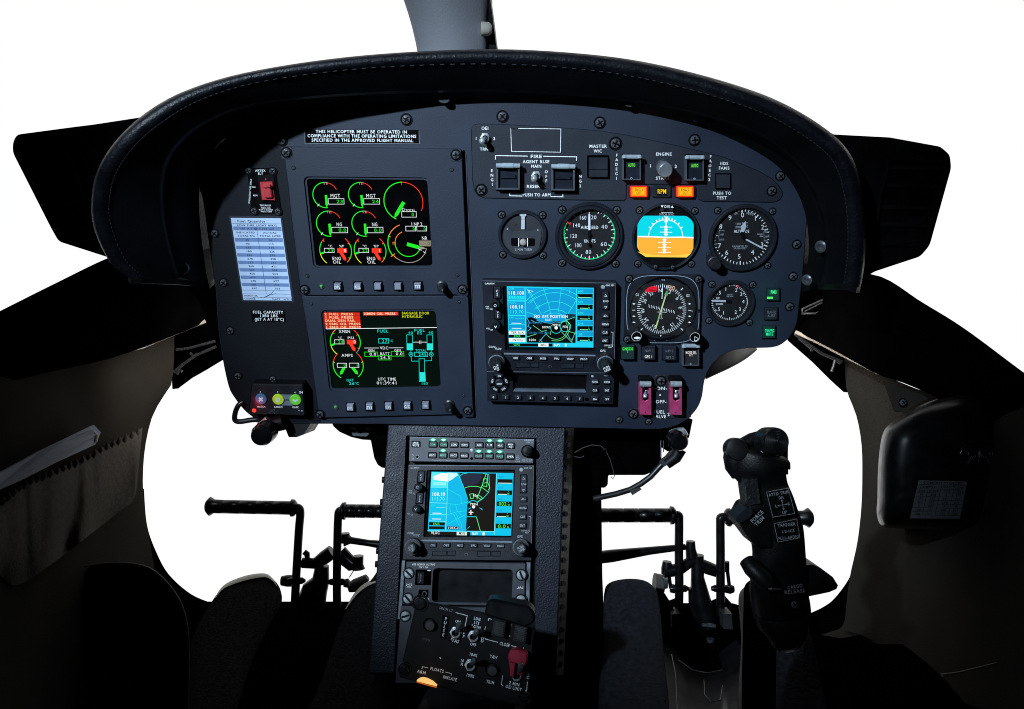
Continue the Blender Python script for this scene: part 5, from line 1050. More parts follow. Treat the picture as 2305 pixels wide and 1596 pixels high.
    for x, y, a_, s1, s2, tx, ty in ((247,1010,78,'PUSH','C/V',208,1130),(1470,1022,-25,'PUSH','CRSR',1462,1152)):
        g = G(f); g.lathe(x, y, [(94, H1), (92, H1+.012), (82, H1+.0135), (56, H1+.0135)], M_KNB, ref=H1, knurl=34); g.lathe(x, y, [(90, H1+.0121), (80, H1+.0136)], el, ref=H1, seg=40); g.lathe(x, y, [(57, H1+.013), (55, H1+.027), (50, H1+.029), (0, H1+.029)], M_KNB, ref=H1, knurl=20)
        p = f.P(x, y, H1)+f.pl.n*.0292; u = f.unit(x, y); e1 = RT; e2 = -f.pl.n.cross(RT)
        fk = Fr(Plane(p, f.pl.n), 0, 0, 1)
        # letters on the knob cap, laid out in the cap's own plane
        ca, sa = math.cos(math.radians(a_)), math.sin(math.radians(a_))
        for s_, oy in ((s1, -16), (s2, 16)):
            xs = 0; it = []
            for c in s_:
                gl = GL[('b', c)]; it.append((gl, xs)); xs += gl[2]
            k = (72 if len(s_) == 4 else 48)/xs
            for gl, o_ in it:
                P = []
                for vx, vy in gl[0]:
                    dx = (o_+vx)*k-xs*k/2; dy = oy-(vy-.5)*24; P.append(p+(e1*(dx*ca-dy*sa)+e2*(dx*sa+dy*ca))*u)
                g.add(P, gl[1], W)
        g.out('dual_knob', t)
    return sc
def lineset(g, z, m, w_, *ls):
    for l in ls: g.line(l, w_, z, m)
def gps_top():
    t = thing('gps_navigator', 'panel-mounted GPS navigator whose blue map screen reads NO GPS POSITION', 'navigator', R5.P(850, 640), 'GPS navigators')
    H1 = .012; sc = navigator(t, R5, H1)
    z = H1-.0030; g = G(R5); B = emi('10A0DC'); C = emi('2CFAF6'); K_ = emi('060808'); W = emi('F4FFFF'); Gn = emi('30F060'); LB = emi('3CC8F8')
    g.poly(sc, z-.0012, z, emi('22D4F6'))
    z += .0002; g.flat([(575,205),(1152,212),(1150,832),(588,828)], z, B); z1 = z+.0001
    for y0, y1 in ((200,342),(358,512),(524,688)): g.flat([(374+y0*.018,y0),(560+y0*.014,y0+4),(560+y1*.014,y1+2),(374+y1*.018,y1)], z, B)
    g.flat([(586,548),(640,536),(700,560),(770,590),(860,600),(900,580),(1000,590),(1080,560),(1146,540),(1150,832),(588,828)], z1, K_)
    g.flat([(1040,500),(1148,505),(1148,560),(1040,560)], z1, emi('183848'))
    z2 = z1+.0001
    # airspace rings
    cx, cy = 900, 650
    for r, a0, a1 in ((450,-48,44),(402,-46,40),(300,-44,42),(212,-38,40),(170,-30,30)): g.arc(cx+10, cy+10, r, a0, a1, 5, z2, C)
    lineset(g, z2, C, 5, [(780,206),(850,430),(862,500)], [(985,210),(968,330),(950,480)], [(590,210),(760,510)], [(1150,350),(1060,500)], [(1085,210),(1075,265)], [(600,375),(700,300)], [(680,440),(740,400)], [(620,240),(660,300)], [(586,480),(720,520)])
    g.arc(925, 660, 62, 90, 300, 5, z2, C); g.arc(925, 660, 130, 60, 250, 5, z2, emi('60E890')); g.arc(925, 660, 150, 30, 200, 5, z2, emi('70F080')); g.arc(1030, 645, 60, 0, 360, 5, z2, C, n=20)
    lineset(g, z2, emi('70F0B0'), 5, [(985,705),(1110,830)], [(1070,700),(1150,725)], [(1070,600),(1076,660)], [(660,630),(760,700),(820,690)], [(586,765),(700,730)], [(740,790),(770,828)], [(1145,700),(1100,820)], [(975,600),(1140,535)], [(860,740),(860,700)])
    lineset(g, z2, LB, 6, [(590,545),(620,600),(605,640)], [(700,570),(800,600),(870,610),(915,590),(970,600)], [(820,720),(780,760),(730,820)], [(1050,720),(1080,780),(1110,800)], [(596,640),(640,660),(600,700)], [(640,570),(690,600),(740,590)])
    g.disc(925, 659, 19, z2+.0001, W)
    T = lambda s_, x, y, c, m, w_=None, st='b': g.text(s_, x, y, c, z2+.0002, m, w_=w_, st=st)
    T('NO GPS POSITION', 866, 531, 32, W, 382); T('YPPH', 922, 628, 26, W, 84); T('BYPAD', 812, 652, 24, W, 90); T('PEA', 1028, 648, 24, W, 58); T('BOAT', 836, 568, 22, W, 72); T('SERPENTINE DAM', 728, 717, 24, emi('2A80B8'), 236, 'r'); T('SERPENTINE', 680, 604, 24, emi('2A80B8'), 170, 'r'); T('100', 642, 797, 26, W, 60); T('K', 686, 799, 20, W)
    g.line([(598,226),(664,244),(604,262),(622,244),(598,226),(664,244)], 4, z2, W)
    T('COM', 410, 212, 20, C, 60); T('118.100', 466, 262, 38, W, 182); g.flat([(370,290),(570,296),(570,338),(372,334)], z2-.0001, emi('18D0E8')); T('135.250', 470, 316, 36, C, 176, 'r'); T('VLOC', 430, 374, 20, C, 80); T('108.10', 470, 420, 38, W, 150); T('113.70', 472, 477, 36, C, 154)
    T('VAC', 414, 542, 18, C, 52)
    lineset(g, z2, C, 5, [(370,350),(574,354)], [(376,516),(578,520)], [(574,206),(586,828)], [(1155,212),(1150,832)], [(460,556),(560,556)], [(392,620),(572,624)], [(395,682),(572,684)]); lineset(g, z2, W, 7, [(416,606),(528,608)], [(420,664),(530,666)])
    g.flat([(384,694),(572,692),(572,734),(386,736)], z2, W); T('TER N/A', 482, 714, 26, K_, 142); g.flat([(384,738),(574,738),(574,772),(386,772)], z2, K_); T('ENR', 480, 756, 24, Gn, 74); g.flat([(384,776),(574,776),(576,820),(386,820)], z2, W); T('INTEG', 484, 798, 26, K_, 112)
    g.flat([(386,838),(720,838),(720,874),(388,874)], z2, K_); T('GPS', 475, 852, 26, Gn, 70); g.flat([(722,836),(838,836),(838,874),(722,874)], z2, W); T('MSG', 780, 855, 26, K_, 66); g.flat([(838,838),(884,838),(884,874),(838,874)], z2, K_); T('NAV', 935, 856, 28, W, 68); g.flat([(1026,840),(1042,840),(1042,872),(1026,872)], z2, W)
    for i, s_ in enumerate(('WPT', 'DTK', 'TRK', 'DIS', 'GS')):
        y = 246+i*122; g.flat([(1164,y-34),(1345,y-34),(1345,y+20),(1162,y+20)], z, B); T(s_, 1202, y, 24, C, 62 if i < 4 else 36); g.flat([(1166,y+28),(1342,y+28),(1341,y+80),(1166,y+80)], z2, K_)
        g.line([(1175 if i == 0 else 1195, y+67), (1330 if i == 0 else 1286, y+70)], 7, z2+.0001, emi('A8FFD0'))
        if i: T('*', 1298, y+44, 18, Gn); T('M' if i < 3 else 'N', 1298, y+64, 16, Gn)
    g.out('screen', t)
    # transponder under it, its own unit
    t = thing('transponder', 'transponder with a blank black display under the upper GPS navigator', 'radio', R5.P(850, 1350)); f = R5
    o = [(132,1152),(1592,1172),(1575,1532),(140,1498)]; q = [(432,1176),(1282,1196),(1262,1398),(432,1386)]
    g = G(f); g.ring(rq(o, 8, 3), rq(q, 6, 3), 0, H1, M_BEZ, hin=H1-.006, bev=.0006); g.out('bezel', t)
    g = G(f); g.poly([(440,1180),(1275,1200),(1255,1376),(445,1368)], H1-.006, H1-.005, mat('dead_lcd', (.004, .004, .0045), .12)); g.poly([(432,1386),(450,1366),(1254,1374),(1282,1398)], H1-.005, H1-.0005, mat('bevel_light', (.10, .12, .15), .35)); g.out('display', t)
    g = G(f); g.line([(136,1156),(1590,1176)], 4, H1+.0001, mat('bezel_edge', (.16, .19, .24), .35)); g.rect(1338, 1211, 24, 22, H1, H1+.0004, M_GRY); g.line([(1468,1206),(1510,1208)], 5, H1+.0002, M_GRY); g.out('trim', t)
    for x, y, s_, w_ in ((1368,1276,'FUNC',68),(1504,1278,'CRSR',68),(1366,1372,'CLR',50),(1504,1374,'ENT',48),(1366,1472,'8^',0),(1506,1475,'9v',0)):
        b = G(f); b.rect(x, y, 80, 56, H1, H1+.003, M_BTN, bev=.0006, r=10)
        if w_: b.text(s_, x, y, 22, H1+.0032, M_WHT, w_=w_)
        else:
            b.text(s_[0], x-12, y, 24, H1+.0032, M_WHT); d = -1 if s_[1] == '^' else 1; b.flat([(x+3, y-d*9), (x+23, y-d*9), (x+13, y+d*9)], H1+.0032, M_WHT)
        b.out('key', t)
    for i in range(8): button(t, f, 208+140.5*i, 1450+2.7*i, 80, 52, H1, H1+.003, str(i), cap=24, name='key')
    g = G(f); g.lathe(1275, 1475, [(22, H1+.0001), (20, H1+.0004), (0, H1+.0004)], M_SILL, ref=H1); g.out('lock_hole', t)
    cx, cy = 277, 1292
    g = G(f); g.lathe(cx, cy, [(112, H1), (111, H1+.0005), (0, H1+.0005)], M_SILL, ref=H1); g.out('key_well', t)
    for s_, a in (('ON', 0), ('ALT', 72), ('VFR', 144), ('OFF', 216), ('SBY', 288)):
        P_ = g.apts(cx, cy, 104, a-28, a+28, 7)+g.apts(cx, cy, 62, a+26, a-26, 7); b = G(f); b.poly(P_, H1+.0004, H1+.003, M_BTN, bev=.0005)
        r = 83; x, y = cx+r*math.sin(math.radians(a)), cy-r*math.cos(math.radians(a)); an = {0: 0, 72: 72, 144: -36, 216: 36, 288: -72}[a]; b.text(s_, x, y, 20, H1+.0032, M_WHT, ang=an, w_=42 if len(s_) == 3 else 34); b.out('key', t)
    b = G(f); b.lathe(cx, cy, [(50, H1+.0004), (48, H1+.003), (40, H1+.0036), (0, H1+.0038)], M_BTN, ref=H1+.003); b.text('IDNT', cx, cy+8, 20, H1+.004, M_WHT, w_=58); b.out('key', t)
gps_top()
# ================================================================== centre pedestal
def pedestal():
    t = thing('centre_pedestal', 'dark blue leather-grained centre pedestal below the instrument panel', 'pedestal', PED.hit(1060, 1250))
    f = Fr(PED); o = [(874,948),(1273,955),(1252,1522),(829,1516)]; q = rp(P1, [(418,196),(1640,222),(1606,1500),(346,1480)]); q = [q[0], q[1], (1213,1522-5), (905,1380)]
    q = [(910,978),(1212,984),(1205,1405),(894,1400)]
    g = G(f); out = [(874,948),(1273,955),(1252,1522),(829,1516)]
    # leather face: frame around the equipment bay
    g.ring(rq(out, 5, 5), rq([(914,980),(1208,986),(1203,1518),(886,1512)], 3, 5), -.030, 0, M_LEA, hin=-.012, bev=.0015); g.out('leather_face', t)
    g = G(f); g.poly([(905,975),(1215,980),(1210,1512),(880,1508)], -.09, -.012, M_BLK); g.out('equipment_bay', t)
    n = PED.n
    F_ = [PED.hit(x, y, -.03) for x, y in [(878,950),(1270,957),(1249,1524),(833,1518)]]; B = [p-n*.16 for p in F_]
    g = G(); g.prism3(F_, B, M_BLK); g.out('column', t)
    # perforated flange on the right with screws
    g = G(f); fl = mat('flange_metal', (.10, .095, .085), .5, .2, var=.5, vs=80); A = [PED.hit(1274, y, -.002) for y in (960, 1100, 1240, 1380, 1520)]; B = [PED.hit(x, y, -.03) for x, y in ((1292,958),(1287,1100),(1281,1240),(1275,1380),(1268,1520))]; A = [PED.hit(1274-(y-960)*.039, y, -.002) for y in (960, 1100, 1240, 1380, 1520)]
    g.loft([A, [a.lerp(b, .5) for a, b in zip(A, B)], B], fl, False); g.loft([[p-n*.004 for p in A], [p-n*.004 for p in B]], fl, False); g.out('side_flange', t)
    g = G(f)
    for y in range(975, 1500, 26):
        x = 1281-(y-960)*.038; p = PED.hit(x, y, -.010); g.tube([p-n*.004, p+n*.0015], .0032 if y % 52 else .0022, M_BLK if y % 52 else M_STL, 10)
    g.out('flange_screw', t)
    g = G(f)
    for y, dx in ((1080, 0), (1240, 0), (1270, 2), (1130, 0)):
        x = 872-(y-1080)*.08; p = PED.hit(x, y, -.012); g.tube([p, p-RT*.0065], .004, M_BLK, 10)
    g.out('edge_stud', t)
    # wide dark duct behind on the right
    t = thing('pedestal_duct', 'tall black duct filling the gap to the right of the centre pedestal', 'duct', pt(1310, 1250, 1.02))
    F_ = [pt(x, y, 1.02) for x, y in [(1260,940),(1370,940),(1353,1060),(1356,1300),(1362,1450),(1365,1640),(1200,1640)]]
    g = G(); g.prism3(F_, [p+FW*.12 for p in F_], M_SILL); g.out('column', t)
    pass
pedestal()
def audio_panel():
    f = R(1460, 1660, 2.401, PED, sh=-.03, sl=.012); t = thing('audio_panel', 'radio audio panel with two rows of small keys and glowing green lamps', 'audio panel', f.P(1020, 330)); H = .004
    g = G(f); mb = mat('audio_face', (.040, .045, .056), .5, var=.35, vs=40); g.poly(rq([(428,208),(1628,232),(1616,466),(420,446)], 10, 3), -.011, H, mb, bev=.0006)
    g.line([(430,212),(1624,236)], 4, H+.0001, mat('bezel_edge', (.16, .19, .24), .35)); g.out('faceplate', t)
    keys = [('MKR|MUTE',488,280,1),('COM1',653,283,1),('COM2',754,284,1),('COM3',855,285,0),('NAV1',957,287,0),('AUX',1096,289,0),('#',1196,291,1),('MUS',1297,293,1),('MAN|SQ',1399,295,0),('MIC1',648,386,0),('MIC2',749,387,1),('MIC3',851,388,0),('NAV2',952,391,0),('PILOT',1092,393,1),('COPLT',1192,395,1),('PASS',1294,398,1),('SPKR',1395,400,0)]
    lm = emi('B0FFE0', 1.4); lg = emi('00A87C')
    for s_, x, y, lit in keys:
        b = G(f); b.rect(x, y, 84, 62, H, H+.0005, M_SILL, r=10); b.rect(x, y, 74, 52, H, H+.003, mat('key_dark', (.013, .015, .020), .5), bev=.0006, r=8); L = s_.split('|')
        tm = emi('78D8CC') if lit and s_[0] != 'M' or s_ == 'MIC2' else M_WHT
        if s_ == '#': b.line([(x-22, y-10), (x-14, y-2), (x-18, y+8)], 5, H+.0033, M_WHT); b.line([(x+6, y+8), (x+8, y-8), (x+20, y-10), (x+18, y+6)], 4, H+.0033, M_WHT)
        else:
            for i, q_ in enumerate(L): b.text(q_, x, y+(i-(len(L)-1)/2)*24, 18, H+.0033, tm, w_={4: 60, 3: 44, 5: 62, 2: 30}[len(q_)])
        k_ = b.out('key', t)
        if lit and s_ != 'MKR|MUTE':
            b = G(f); yy = y-44; b.flat([(x-24, yy-5), (x-8, yy-12), (x+10, yy-12), (x+26, yy-5), (x+10, yy+9), (x, yy+13), (x-10, yy+9)], H+.0008, lm); b.flat([(x-36, yy-6), (x, yy-22), (x+36, yy-6), (x+20, yy+16), (x-20, yy+16)], H+.0005, lg); b.out('lamp', k_)
    g = G(f); z = H+.0002
    for s_, x, y, c, w_ in (('GARMIN', 1572, 243, 17, 88), ('GMA 350', 1582, 262, 10, 66), ('SPLIT COM', 750, 436, 11, 84), ('PA', 1370, 446, 11, 24), ('VOL', 1466, 394, 9, 28), ('CRSR', 1465, 446, 11, 44), ('HLD TO PAIR', 1556, 428, 10, 92), ('PUSH TO EXIT', 1554, 442, 10, 98)): g.text(s_, x, y, c, z, M_GRY, w_=w_)
    g.line([(650, 426), (650, 434), (704, 436)], 3, z, M_GRY); g.line([(796, 438), (854, 440), (854, 430)], 3, z, M_GRY); g.arc(1466, 418, 14, 0, 360, 3, z, M_GRY, n=16); g.line([(455, 376), (464, 386), (458, 398)], 5, z, M_GRY); g.line([(452, 430), (454, 414), (468, 412), (466, 428)], 4, z, M_GRY); g.out('lettering', t)
    g = G(f); g.lathe(504, 402, [(22, H), (20, H+.0008), (12, H+.0008), (11, H+.0002)], M_STL, ref=H); g.lathe(504, 402, [(12, H+.0003), (0, H+.0003)], M_SILL, ref=H); g.out('socket', t); g = G(f); g.lathe(1024, 418, [(13, H+.0004), (0, H+.0004)], M_SILL, ref=H); g.out('lock_hole', t); g = G(f); g.lathe(1027, 338, [(17, H), (15, H+.001), (0, H+.0014)], mat('sensor_pale', (.30, .38, .42), .3), ref=H); g.out('light_sensor', t)
    g = G(f); g.lathe(1560, 348, [(62, H), (60, H+.004), (50, H+.005)], M_BLK, ref=H); g.lathe(1560, 348, [(52, H+.004), (50, H+.014), (42, H+.016), (36, H+.016)], M_KNB, ref=H, knurl=24); g.lathe(1560, 348, [(38, H+.015), (36, H+.019), (0, H+.020)], M_BLK, ref=H); g.out('volume_knob', t)
audio_panel()
def gps_bottom():
    H = homog([(80,118),(1612,145),(1592,1168),(132,1150)], [(415,478),(1625,484),(1598,1400),(360,1390)])
    f = Fr(PED, 1460, 1660, 2.401, H=H); t = thing('gps_navigator', 'pedestal GPS navigator whose map screen is half cyan and half black', 'navigator', f.P(850, 640), 'GPS navigators'); H1 = .004
    g0 = G(f); g0.poly([(80,118),(1612,145),(1592,1168),(132,1150)], -.012, -.0065, M_BLK); g0.out('chassis', t)
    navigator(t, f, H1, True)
    f = R(1460, 1660, 2.401, PED, sh=-.03); g = G(f); z = H1-.0030; C = emi('22E8F0'); B = emi('14B8E0'); K_ = emi('17140F'); W = emi('FFFFFF'); Gn = emi('40F050')
    g.poly([(638,544),(1428,558),(1402,1160),(600,1150)], z-.001, z, emi('0CC8F0')); z += .0002
    g.flat([(800,556),(905,560),(960,720),(982,830),(978,960),(965,1080),(972,1112),(782,1104)], z, emi('08BCEC'))
    g.flat([(640,548),(800,556),(796,690),(632,688)], z, emi('58F0F8')); g.flat([(652,590),(730,560),(800,560),(860,565),(850,610),(800,640),(660,622)], z+.0001, W); g.flat([(790,552),(880,556),(900,575),(860,600),(800,640)], z+.0001, emi('C8FCFF')); g.flat([(660,646),(780,648),(778,672),(656,672)], z+.0001, emi('98F4F8'))
    g.flat([(888,556),(1262,562),(1242,1116),(968,1112),(975,985),(985,830),(955,700)], z, K_); g.flat([(905,566),(1120,560),(1130,600),(1080,660),(960,690)], z+.00005, emi('242A40'))
    z2 = z+.0002; AG = emi('58F088')
    lineset(g, z2, C, 5, [(895,570),(950,700),(990,820)], [(980,830),(1030,850)], [(905,590),(940,565),(990,556)], [(1120,556),(1190,575),(1195,690),(1190,740),(1135,800),(1080,838)], [(800,715),(920,780),(925,850)], [(780,848),(885,862),(978,836)], [(785,960),(880,930),(980,920)], [(780,1060),(880,1000),(960,960)], [(870,940),(900,1000),(930,1060),(920,1090)], [(850,950),(880,1010),(905,1060)], [(820,850),(815,900),(830,955)], [(870,860),(885,920),(925,960)])
    lineset(g, z2, AG, 6, [(960,700),(1010,685),(1070,685),(1130,700),(1190,745)], [(1165,560),(1130,660),(1075,810)], [(1180,570),(1175,640),(1200,700),(1185,720)], [(1140,610),(1172,614),(1170,690),(1130,680),(1140,610)], [(1145,655),(1172,645)], [(1005,760),(1045,756),(1040,800),(1015,805),(1005,760)], [(1080,835),(1130,800)], [(1080,770),(1110,780),(1130,800)], [(1070,790),(1100,800),(1115,815)])
    lineset(g, z2, C, 6, [(960,980),(1000,976),(1070,978)]); lineset(g, z2, AG, 6, [(1070,978),(1090,1050),(1108,1115)]); g.arc(1035, 880, 58, -60, 55, 6, z2, C)
    lineset(g, z2, B, 7, [(990,905),(1020,890)], [(1100,890),(1125,910),(1120,895)], [(985,1090),(1005,1072)], [(950,1100),(975,1098)])
    g.disc(1043, 882, 15, z2+.0001, W); T = lambda s_, x, y, c, m, w_=None: g.text(s_, x, y, c, z2+.0002, m, w_=w_)
    T('YPPH', 1044, 858, 22, W, 74); T('PEA', 1060, 775, 22, W, 46); g.line([(1017, 912), (1017, 955)], 9, z2+.0001, W); g.line([(996, 934), (1040, 936)], 9, z2+.0001, W); g.line([(1006, 953), (1028, 953)], 6, z2+.0001, W)
    T('108.10', 703, 760, 34, W, 122); T('113.70', 700, 806, 30, emi('70F4F4'), 124); T('VLOC', 672, 722, 16, C, 56); T('VAC', 652, 864, 16, C, 40)
    lineset(g, z2, emi('80F4F8'), 5, [(632,694),(796,698)], [(620,842),(788,848)], [(800,560),(775,1104)], [(684,886),(770,888)], [(626,955),(782,956)], [(612,1016),(775,1022)], [(600,1112),(1240,1120)], [(1262,562),(1242,1150)]); lineset(g, z2, W, 6, [(648,942),(734,944)], [(644,998),(730,1000)])
    g.flat([(616,1028),(768,1032),(766,1062),(614,1058)], z2, K_); T('ENR', 684, 1046, 22, Gn, 60); g.flat([(614,1068),(766,1070),(764,1098),(612,1096)], z2, K_); g.flat([(790,1070),(905,1072),(900,1100),(788,1098)], z2, K_); T('100', 820, 1084, 20, W, 48); T('K-2', 874, 1085, 20, W, 46)
    g.flat([(602,1118),(880,1122),(880,1156),(600,1150)], z2, K_); T('VLOC', 675, 1132, 26, W, 80); g.flat([(882,1122),(980,1124),(978,1156),(880,1154)], z2, emi('E8F4F0')); T('MSG', 930, 1136, 24, K_, 60); g.flat([(980,1124),(1012,1124),(1010,1156),(978,1156)], z2, K_); T('NAV', 1055, 1140, 26, W, 56); g.flat([(1130,1126),(1150,1126),(1148,1156),(1128,1156)], z2, W)
    for i, v in enumerate((None, 'o', '002', 'o', '0.0')):
        y = 640+i*107; x = 1346-i*4; g.flat([(x-74, y-24), (x+72, y-22), (x+70, y+22), (x-74, y+20)], z2, K_); g.text('WPT,DTK,TRK,DIS,GS'.split(',')[i], x-40, y-44, 18, z2, emi('1890C8'), w_=48)
        if v in (None, 'o'): g.line([(x-66, y+14), (x+(66 if not v else 20), y+16)], 7, z2+.0001, emi('E0FFF0'))
        if v == 'o': T('*', x+34, y-8, 18, Gn); T('M', x+34, y+10, 16, Gn)
        if v and v != 'o': T(v, x-18, y, 32, Gn, 72); T('*', x+40, y-10, 16, Gn); T('M', x+42, y+10, 14, Gn)
    g.out('screen', t)
gps_bottom()
def tray():
    f = R(1400, 2200, 2.2163, PED, sl=.012, sh=-.05); t = thing('storage_tray_unit', 'open storage tray unit with USB and audio sockets beneath the lower GPS navigator', 'storage tray', f.P(1080, 320)); H = .003
    o = [(500,102),(1556,118),(1545,500),(470,480)]; q = [(736,160),(1446,172),(1432,470),(722,462)]; fm = mat('tray_face', (.030, .035, .046), .5, var=.2)
    g = G(f); g.ring(rq(o, 8, 6), rq(q, 44, 6), -.012, H, fm, hin=-.085, bev=.0005); g.out('faceplate', t)
    g = G(f); g.poly(rq([(736,160),(1446,172),(1432,470),(722,462)], 30), -.088, -.084, mat('tray_back', (.02, .024, .03), .5)); g.out('tray_back', t)
    g = G(f); rail = mat('rail_steel', (.14, .16, .19), .4, .5, var=.4, vs=90)
    g.poly([(460,92),(490,92),(455,615),(420,615)], -.010, -.001, rail, bev=.0004); g.poly([(1566,108),(1602,110),(1590,480),(1552,478)], -.010, -.001, rail, bev=.0004); g.out('rail', t)
    g = G(f); z = H+.0002
    for s_, x, y, c, w_ in (('USB POWER OUTPUT', 652, 129, 17, 202), ('5V / 2A', 652, 152, 17, 74), ('JA72', 524, 306, 15, 48), ('-006', 522, 326, 15, 42), ('AUDIO I/O', 648, 435, 17, 106)): g.text(s_, x, y, c, z, M_WHT, w_=w_)
    g.line([(1478, 340), (1492, 341), (1496, 326)], 4, z, M_WHT); g.line([(1500, 342), (1510, 326), (1518, 342)], 4, z, M_WHT); g.line([(1540, 328), (1526, 328), (1524, 342), (1538, 343)], 4, z, M_WHT); g.out('lettering', t)
    g = G(f); g.rect(648, 242, 140, 138, H-.001, H+.0008, M_SILL, r=10); g.rect(626, 248, 66, 110, H, H+.004, M_BLK, bev=.0008); g.rect(700, 182, 26, 8, H+.0008, H+.0014, emi('C8F0FF', .9)); g.line([(610, 205), (614, 290)], 3, H+.0042, M_DIM); g.line([(628, 210), (628, 280)], 5, H+.0042, M_DIM); g.line([(630, 230), (640, 230)], 4, H+.0043, M_DIM); g.out('usb_socket', t)
    g = G(f); g.rect(650, 385, 88, 66, H-.001, H+.0006, M_SILL, r=8); g.lathe(662, 384, [(24, H+.0006), (22, H+.003), (14, H+.003), (12, H+.0008)], M_STL, ref=H); g.lathe(662, 384, [(13, H+.001), (0, H+.001)], M_SILL, ref=H); g.out('audio_socket', t)
    for x, y in ((522,207),(514,430),(1519,221),(1514,443)): screw(t, f, x, y, 'slot', 1.25, H)
    t = thing('blank_panel', 'plain dark blanking strip at the foot of the pedestal behind the switch box', 'panel', f.P(1000, 560))
    g = G(f); g.poly([(450,495),(1560,515),(1530,1190),(400,1180)], -.012, .0, fm, bev=.0005); g.out('plate', t); screw(t, f, 492, 585, 'slot', 1.25, 0)
tray()
# ================================================================== collective switch box
def switch_box():
    f = R(1400, 2200, 2.2163, BOX, sh=-.22, sl=.235); t = thing('collective_switch_box', 'tilted black switch box with toggles, red guard and FLOATS lettering at bottom centre', 'switch box', f.P(1050, 880))
    A_ = 13.5; fm = mat('box_face', (.0045, .0045, .005), .6, spec=.12, var=.4, vs=60); W = mat('worn_marking', (.55, .58, .60), .6, var=.4, vs=500)
    o = [(588,452),(640,456),(1180,560),(1215,575),(1645,700),(1632,760),(1590,1240),(1572,1392),(1540,1394),(440,1132),(434,1100),(470,960)]
    g = G(f); g.poly(o, -.004, 0, fm, bev=.0012); T_ = [f.P(x, y, -.004) for x, y in o]; c_ = sum(T_, V((0, 0, 0)))/len(T_); g.prism3([p+(c_-p)*.004 for p in T_], [p+(c_-p)*.05+(p-CAM).normalized()*.075 for p in T_], fm); g.out('body', t)
    g = G(f); z = .0003
    def TX(s_, x, y, c, w_=None, m=W): g.text(s_, x, y, c, z, m, w_=w_, ang=A_, sh=0)
    f0 = Fr(BOX, 1400, 2200, 2.2163); g.fr = f0
    for s_, x, y, c, w_ in (('SRCH LT', 852, 526, 22, 122), ('ON', 956, 634, 25, 46), ('TAS', 934, 806, 27, 62), ('LDG', 1127, 610, 25, 58), ('LTS', 1121, 646, 25, 46), ('BOTH', 1116, 682, 25, 82), ('1', 1197, 692, 26, None), ('OFF', 1091, 838, 25, 54), ('OPEN', 1400, 660, 22, 66), ('IDLE', 1388, 724, 22, 50), ('STOP', 1382, 760, 22, 72), ('2', 1562, 790, 24, None), ('CLOSE', 1370, 836, 27, 88), ('104%', 1092, 930, 27, 70), ('YAW', 1273, 948, 26, 64), ('FLOATS', 770, 1062, 27, 120), ('ARM', 633, 1082, 27, 76), ('INFLATE', 886, 1138, 27, 124), ('100%', 1064, 1114, 27, 72), ('TRIM', 1242, 1172, 26, 68), ('2 MIN', 1456, 1186, 27, 92), ('OEI LIMIT', 1449, 1223, 27, 142), ('OVHD', 1484, 895, 14, 74)): TX(s_, x, y, c, w_, m=(M_DIM if s_ in ('SRCH LT', 'OPEN', 'IDLE') else W))
    TX('PWM', 676, 796, 22, 70, mat('faint_marking', (.03, .03, .032), .6))
    for s_, x, y, st, dx, m in (('PULSE', 849, 610, 35.5, -6, W), ('OFF', 1014, 707, 29, -4, W), ('FWD', 1180, 750, 28, -4.5, W), ('NR', 994, 980, 32, -3, W), ('30SEC', 1588, 994, 34, -3, M_GRY)):
        for i, c in enumerate(s_): g.text(c, x+dx*i, y+st*i, 24, z, m, ang=A_, sh=0)
    lineset(g, z, W, 5, [(936,554),(1040,582),(1020,678)], [(1226,628),(1230,608),(1256,614)], [(1204,780),(1202,790),(1310,818)], [(1430,848),(1536,876),(1540,864)], [(637,1056),(642,1034),(692,1046)], [(846,1082),(900,1096),(896,1118)], [(1354,1112),(1342,1194),(1356,1200)], [(1572,1168),(1566,1252),(1552,1248)], [(792,956),(808,960)], [(799,950),(801,966)], [(900,778),(896,800)])
    g.out('lettering', t)
    g = G(f0); 
    for (x, y) in ((842,680),): g.poly([(822,574),(882,590),(860,796),(800,780)], 0, .0002, M_GLO)
    g.fr = f0; g.flat([(880,770),(990,794),(984,834),(874,808)], .0001, M_GLO); g.out('label_strip', t)
    for x, y, k in ((624,470,1.9),(486,1054,1.5),(1548,1306,1.3)): screw(t, f0, x, y, 'dark', k, .0002)
    for b, tp in (((940,728),(972,655)), ((1098,760),(1130,715)), ((1070,1015),(1104,975))): toggle(t, f0, b[0], b[1], tp[0], tp[1], 52, .024, k=.8, m=M_STL)
    for x, y, m in ((706,662,mat('dull_button', (.012, .011, .013), .6)),(1258,1062,mat('dull_button', (.012, .011, .013), .6))):
        g = G(f0); g.lathe(x, y, [(60, 0), (58, .001), (50, .001), (48, .0004)], M_SILL, ref=0); g.lathe(x+6, y+4, [(46, .0004), (44, .006), (38, .007), (0, .0072)], m, ref=.004); g.out('round_button', t)
    g = G(f0); g.poly(rq([(1208,470),(1240,436),(1300,440),(1590,500),(1640,560),(1640,640),(1560,690),(1190,580)], 30), 0, .022, M_BLK, bev=.0022)
    g.out('twist_guard', t)
    for x, y, w_ in ((1318,694,110),(1510,742,110)):
        g = G(f0); g.poly([(x-w_/2+12,y-78),(x+w_/2+12,y-56),(x+w_/2-12,y+92),(x-w_/2-12,y+64)], 0, .012, M_KNB, bev=.002)
        for i in range(9): yy = y-66+i*15; g.line([(x-w_/2+8-i*2, yy), (x+w_/2+6-i*2, yy+24)], 4, .0122, M_DIM if i % 2 and False else mat('rib_edge', (.03, .03, .032), .4))
        g.out('thumb_wheel', t)
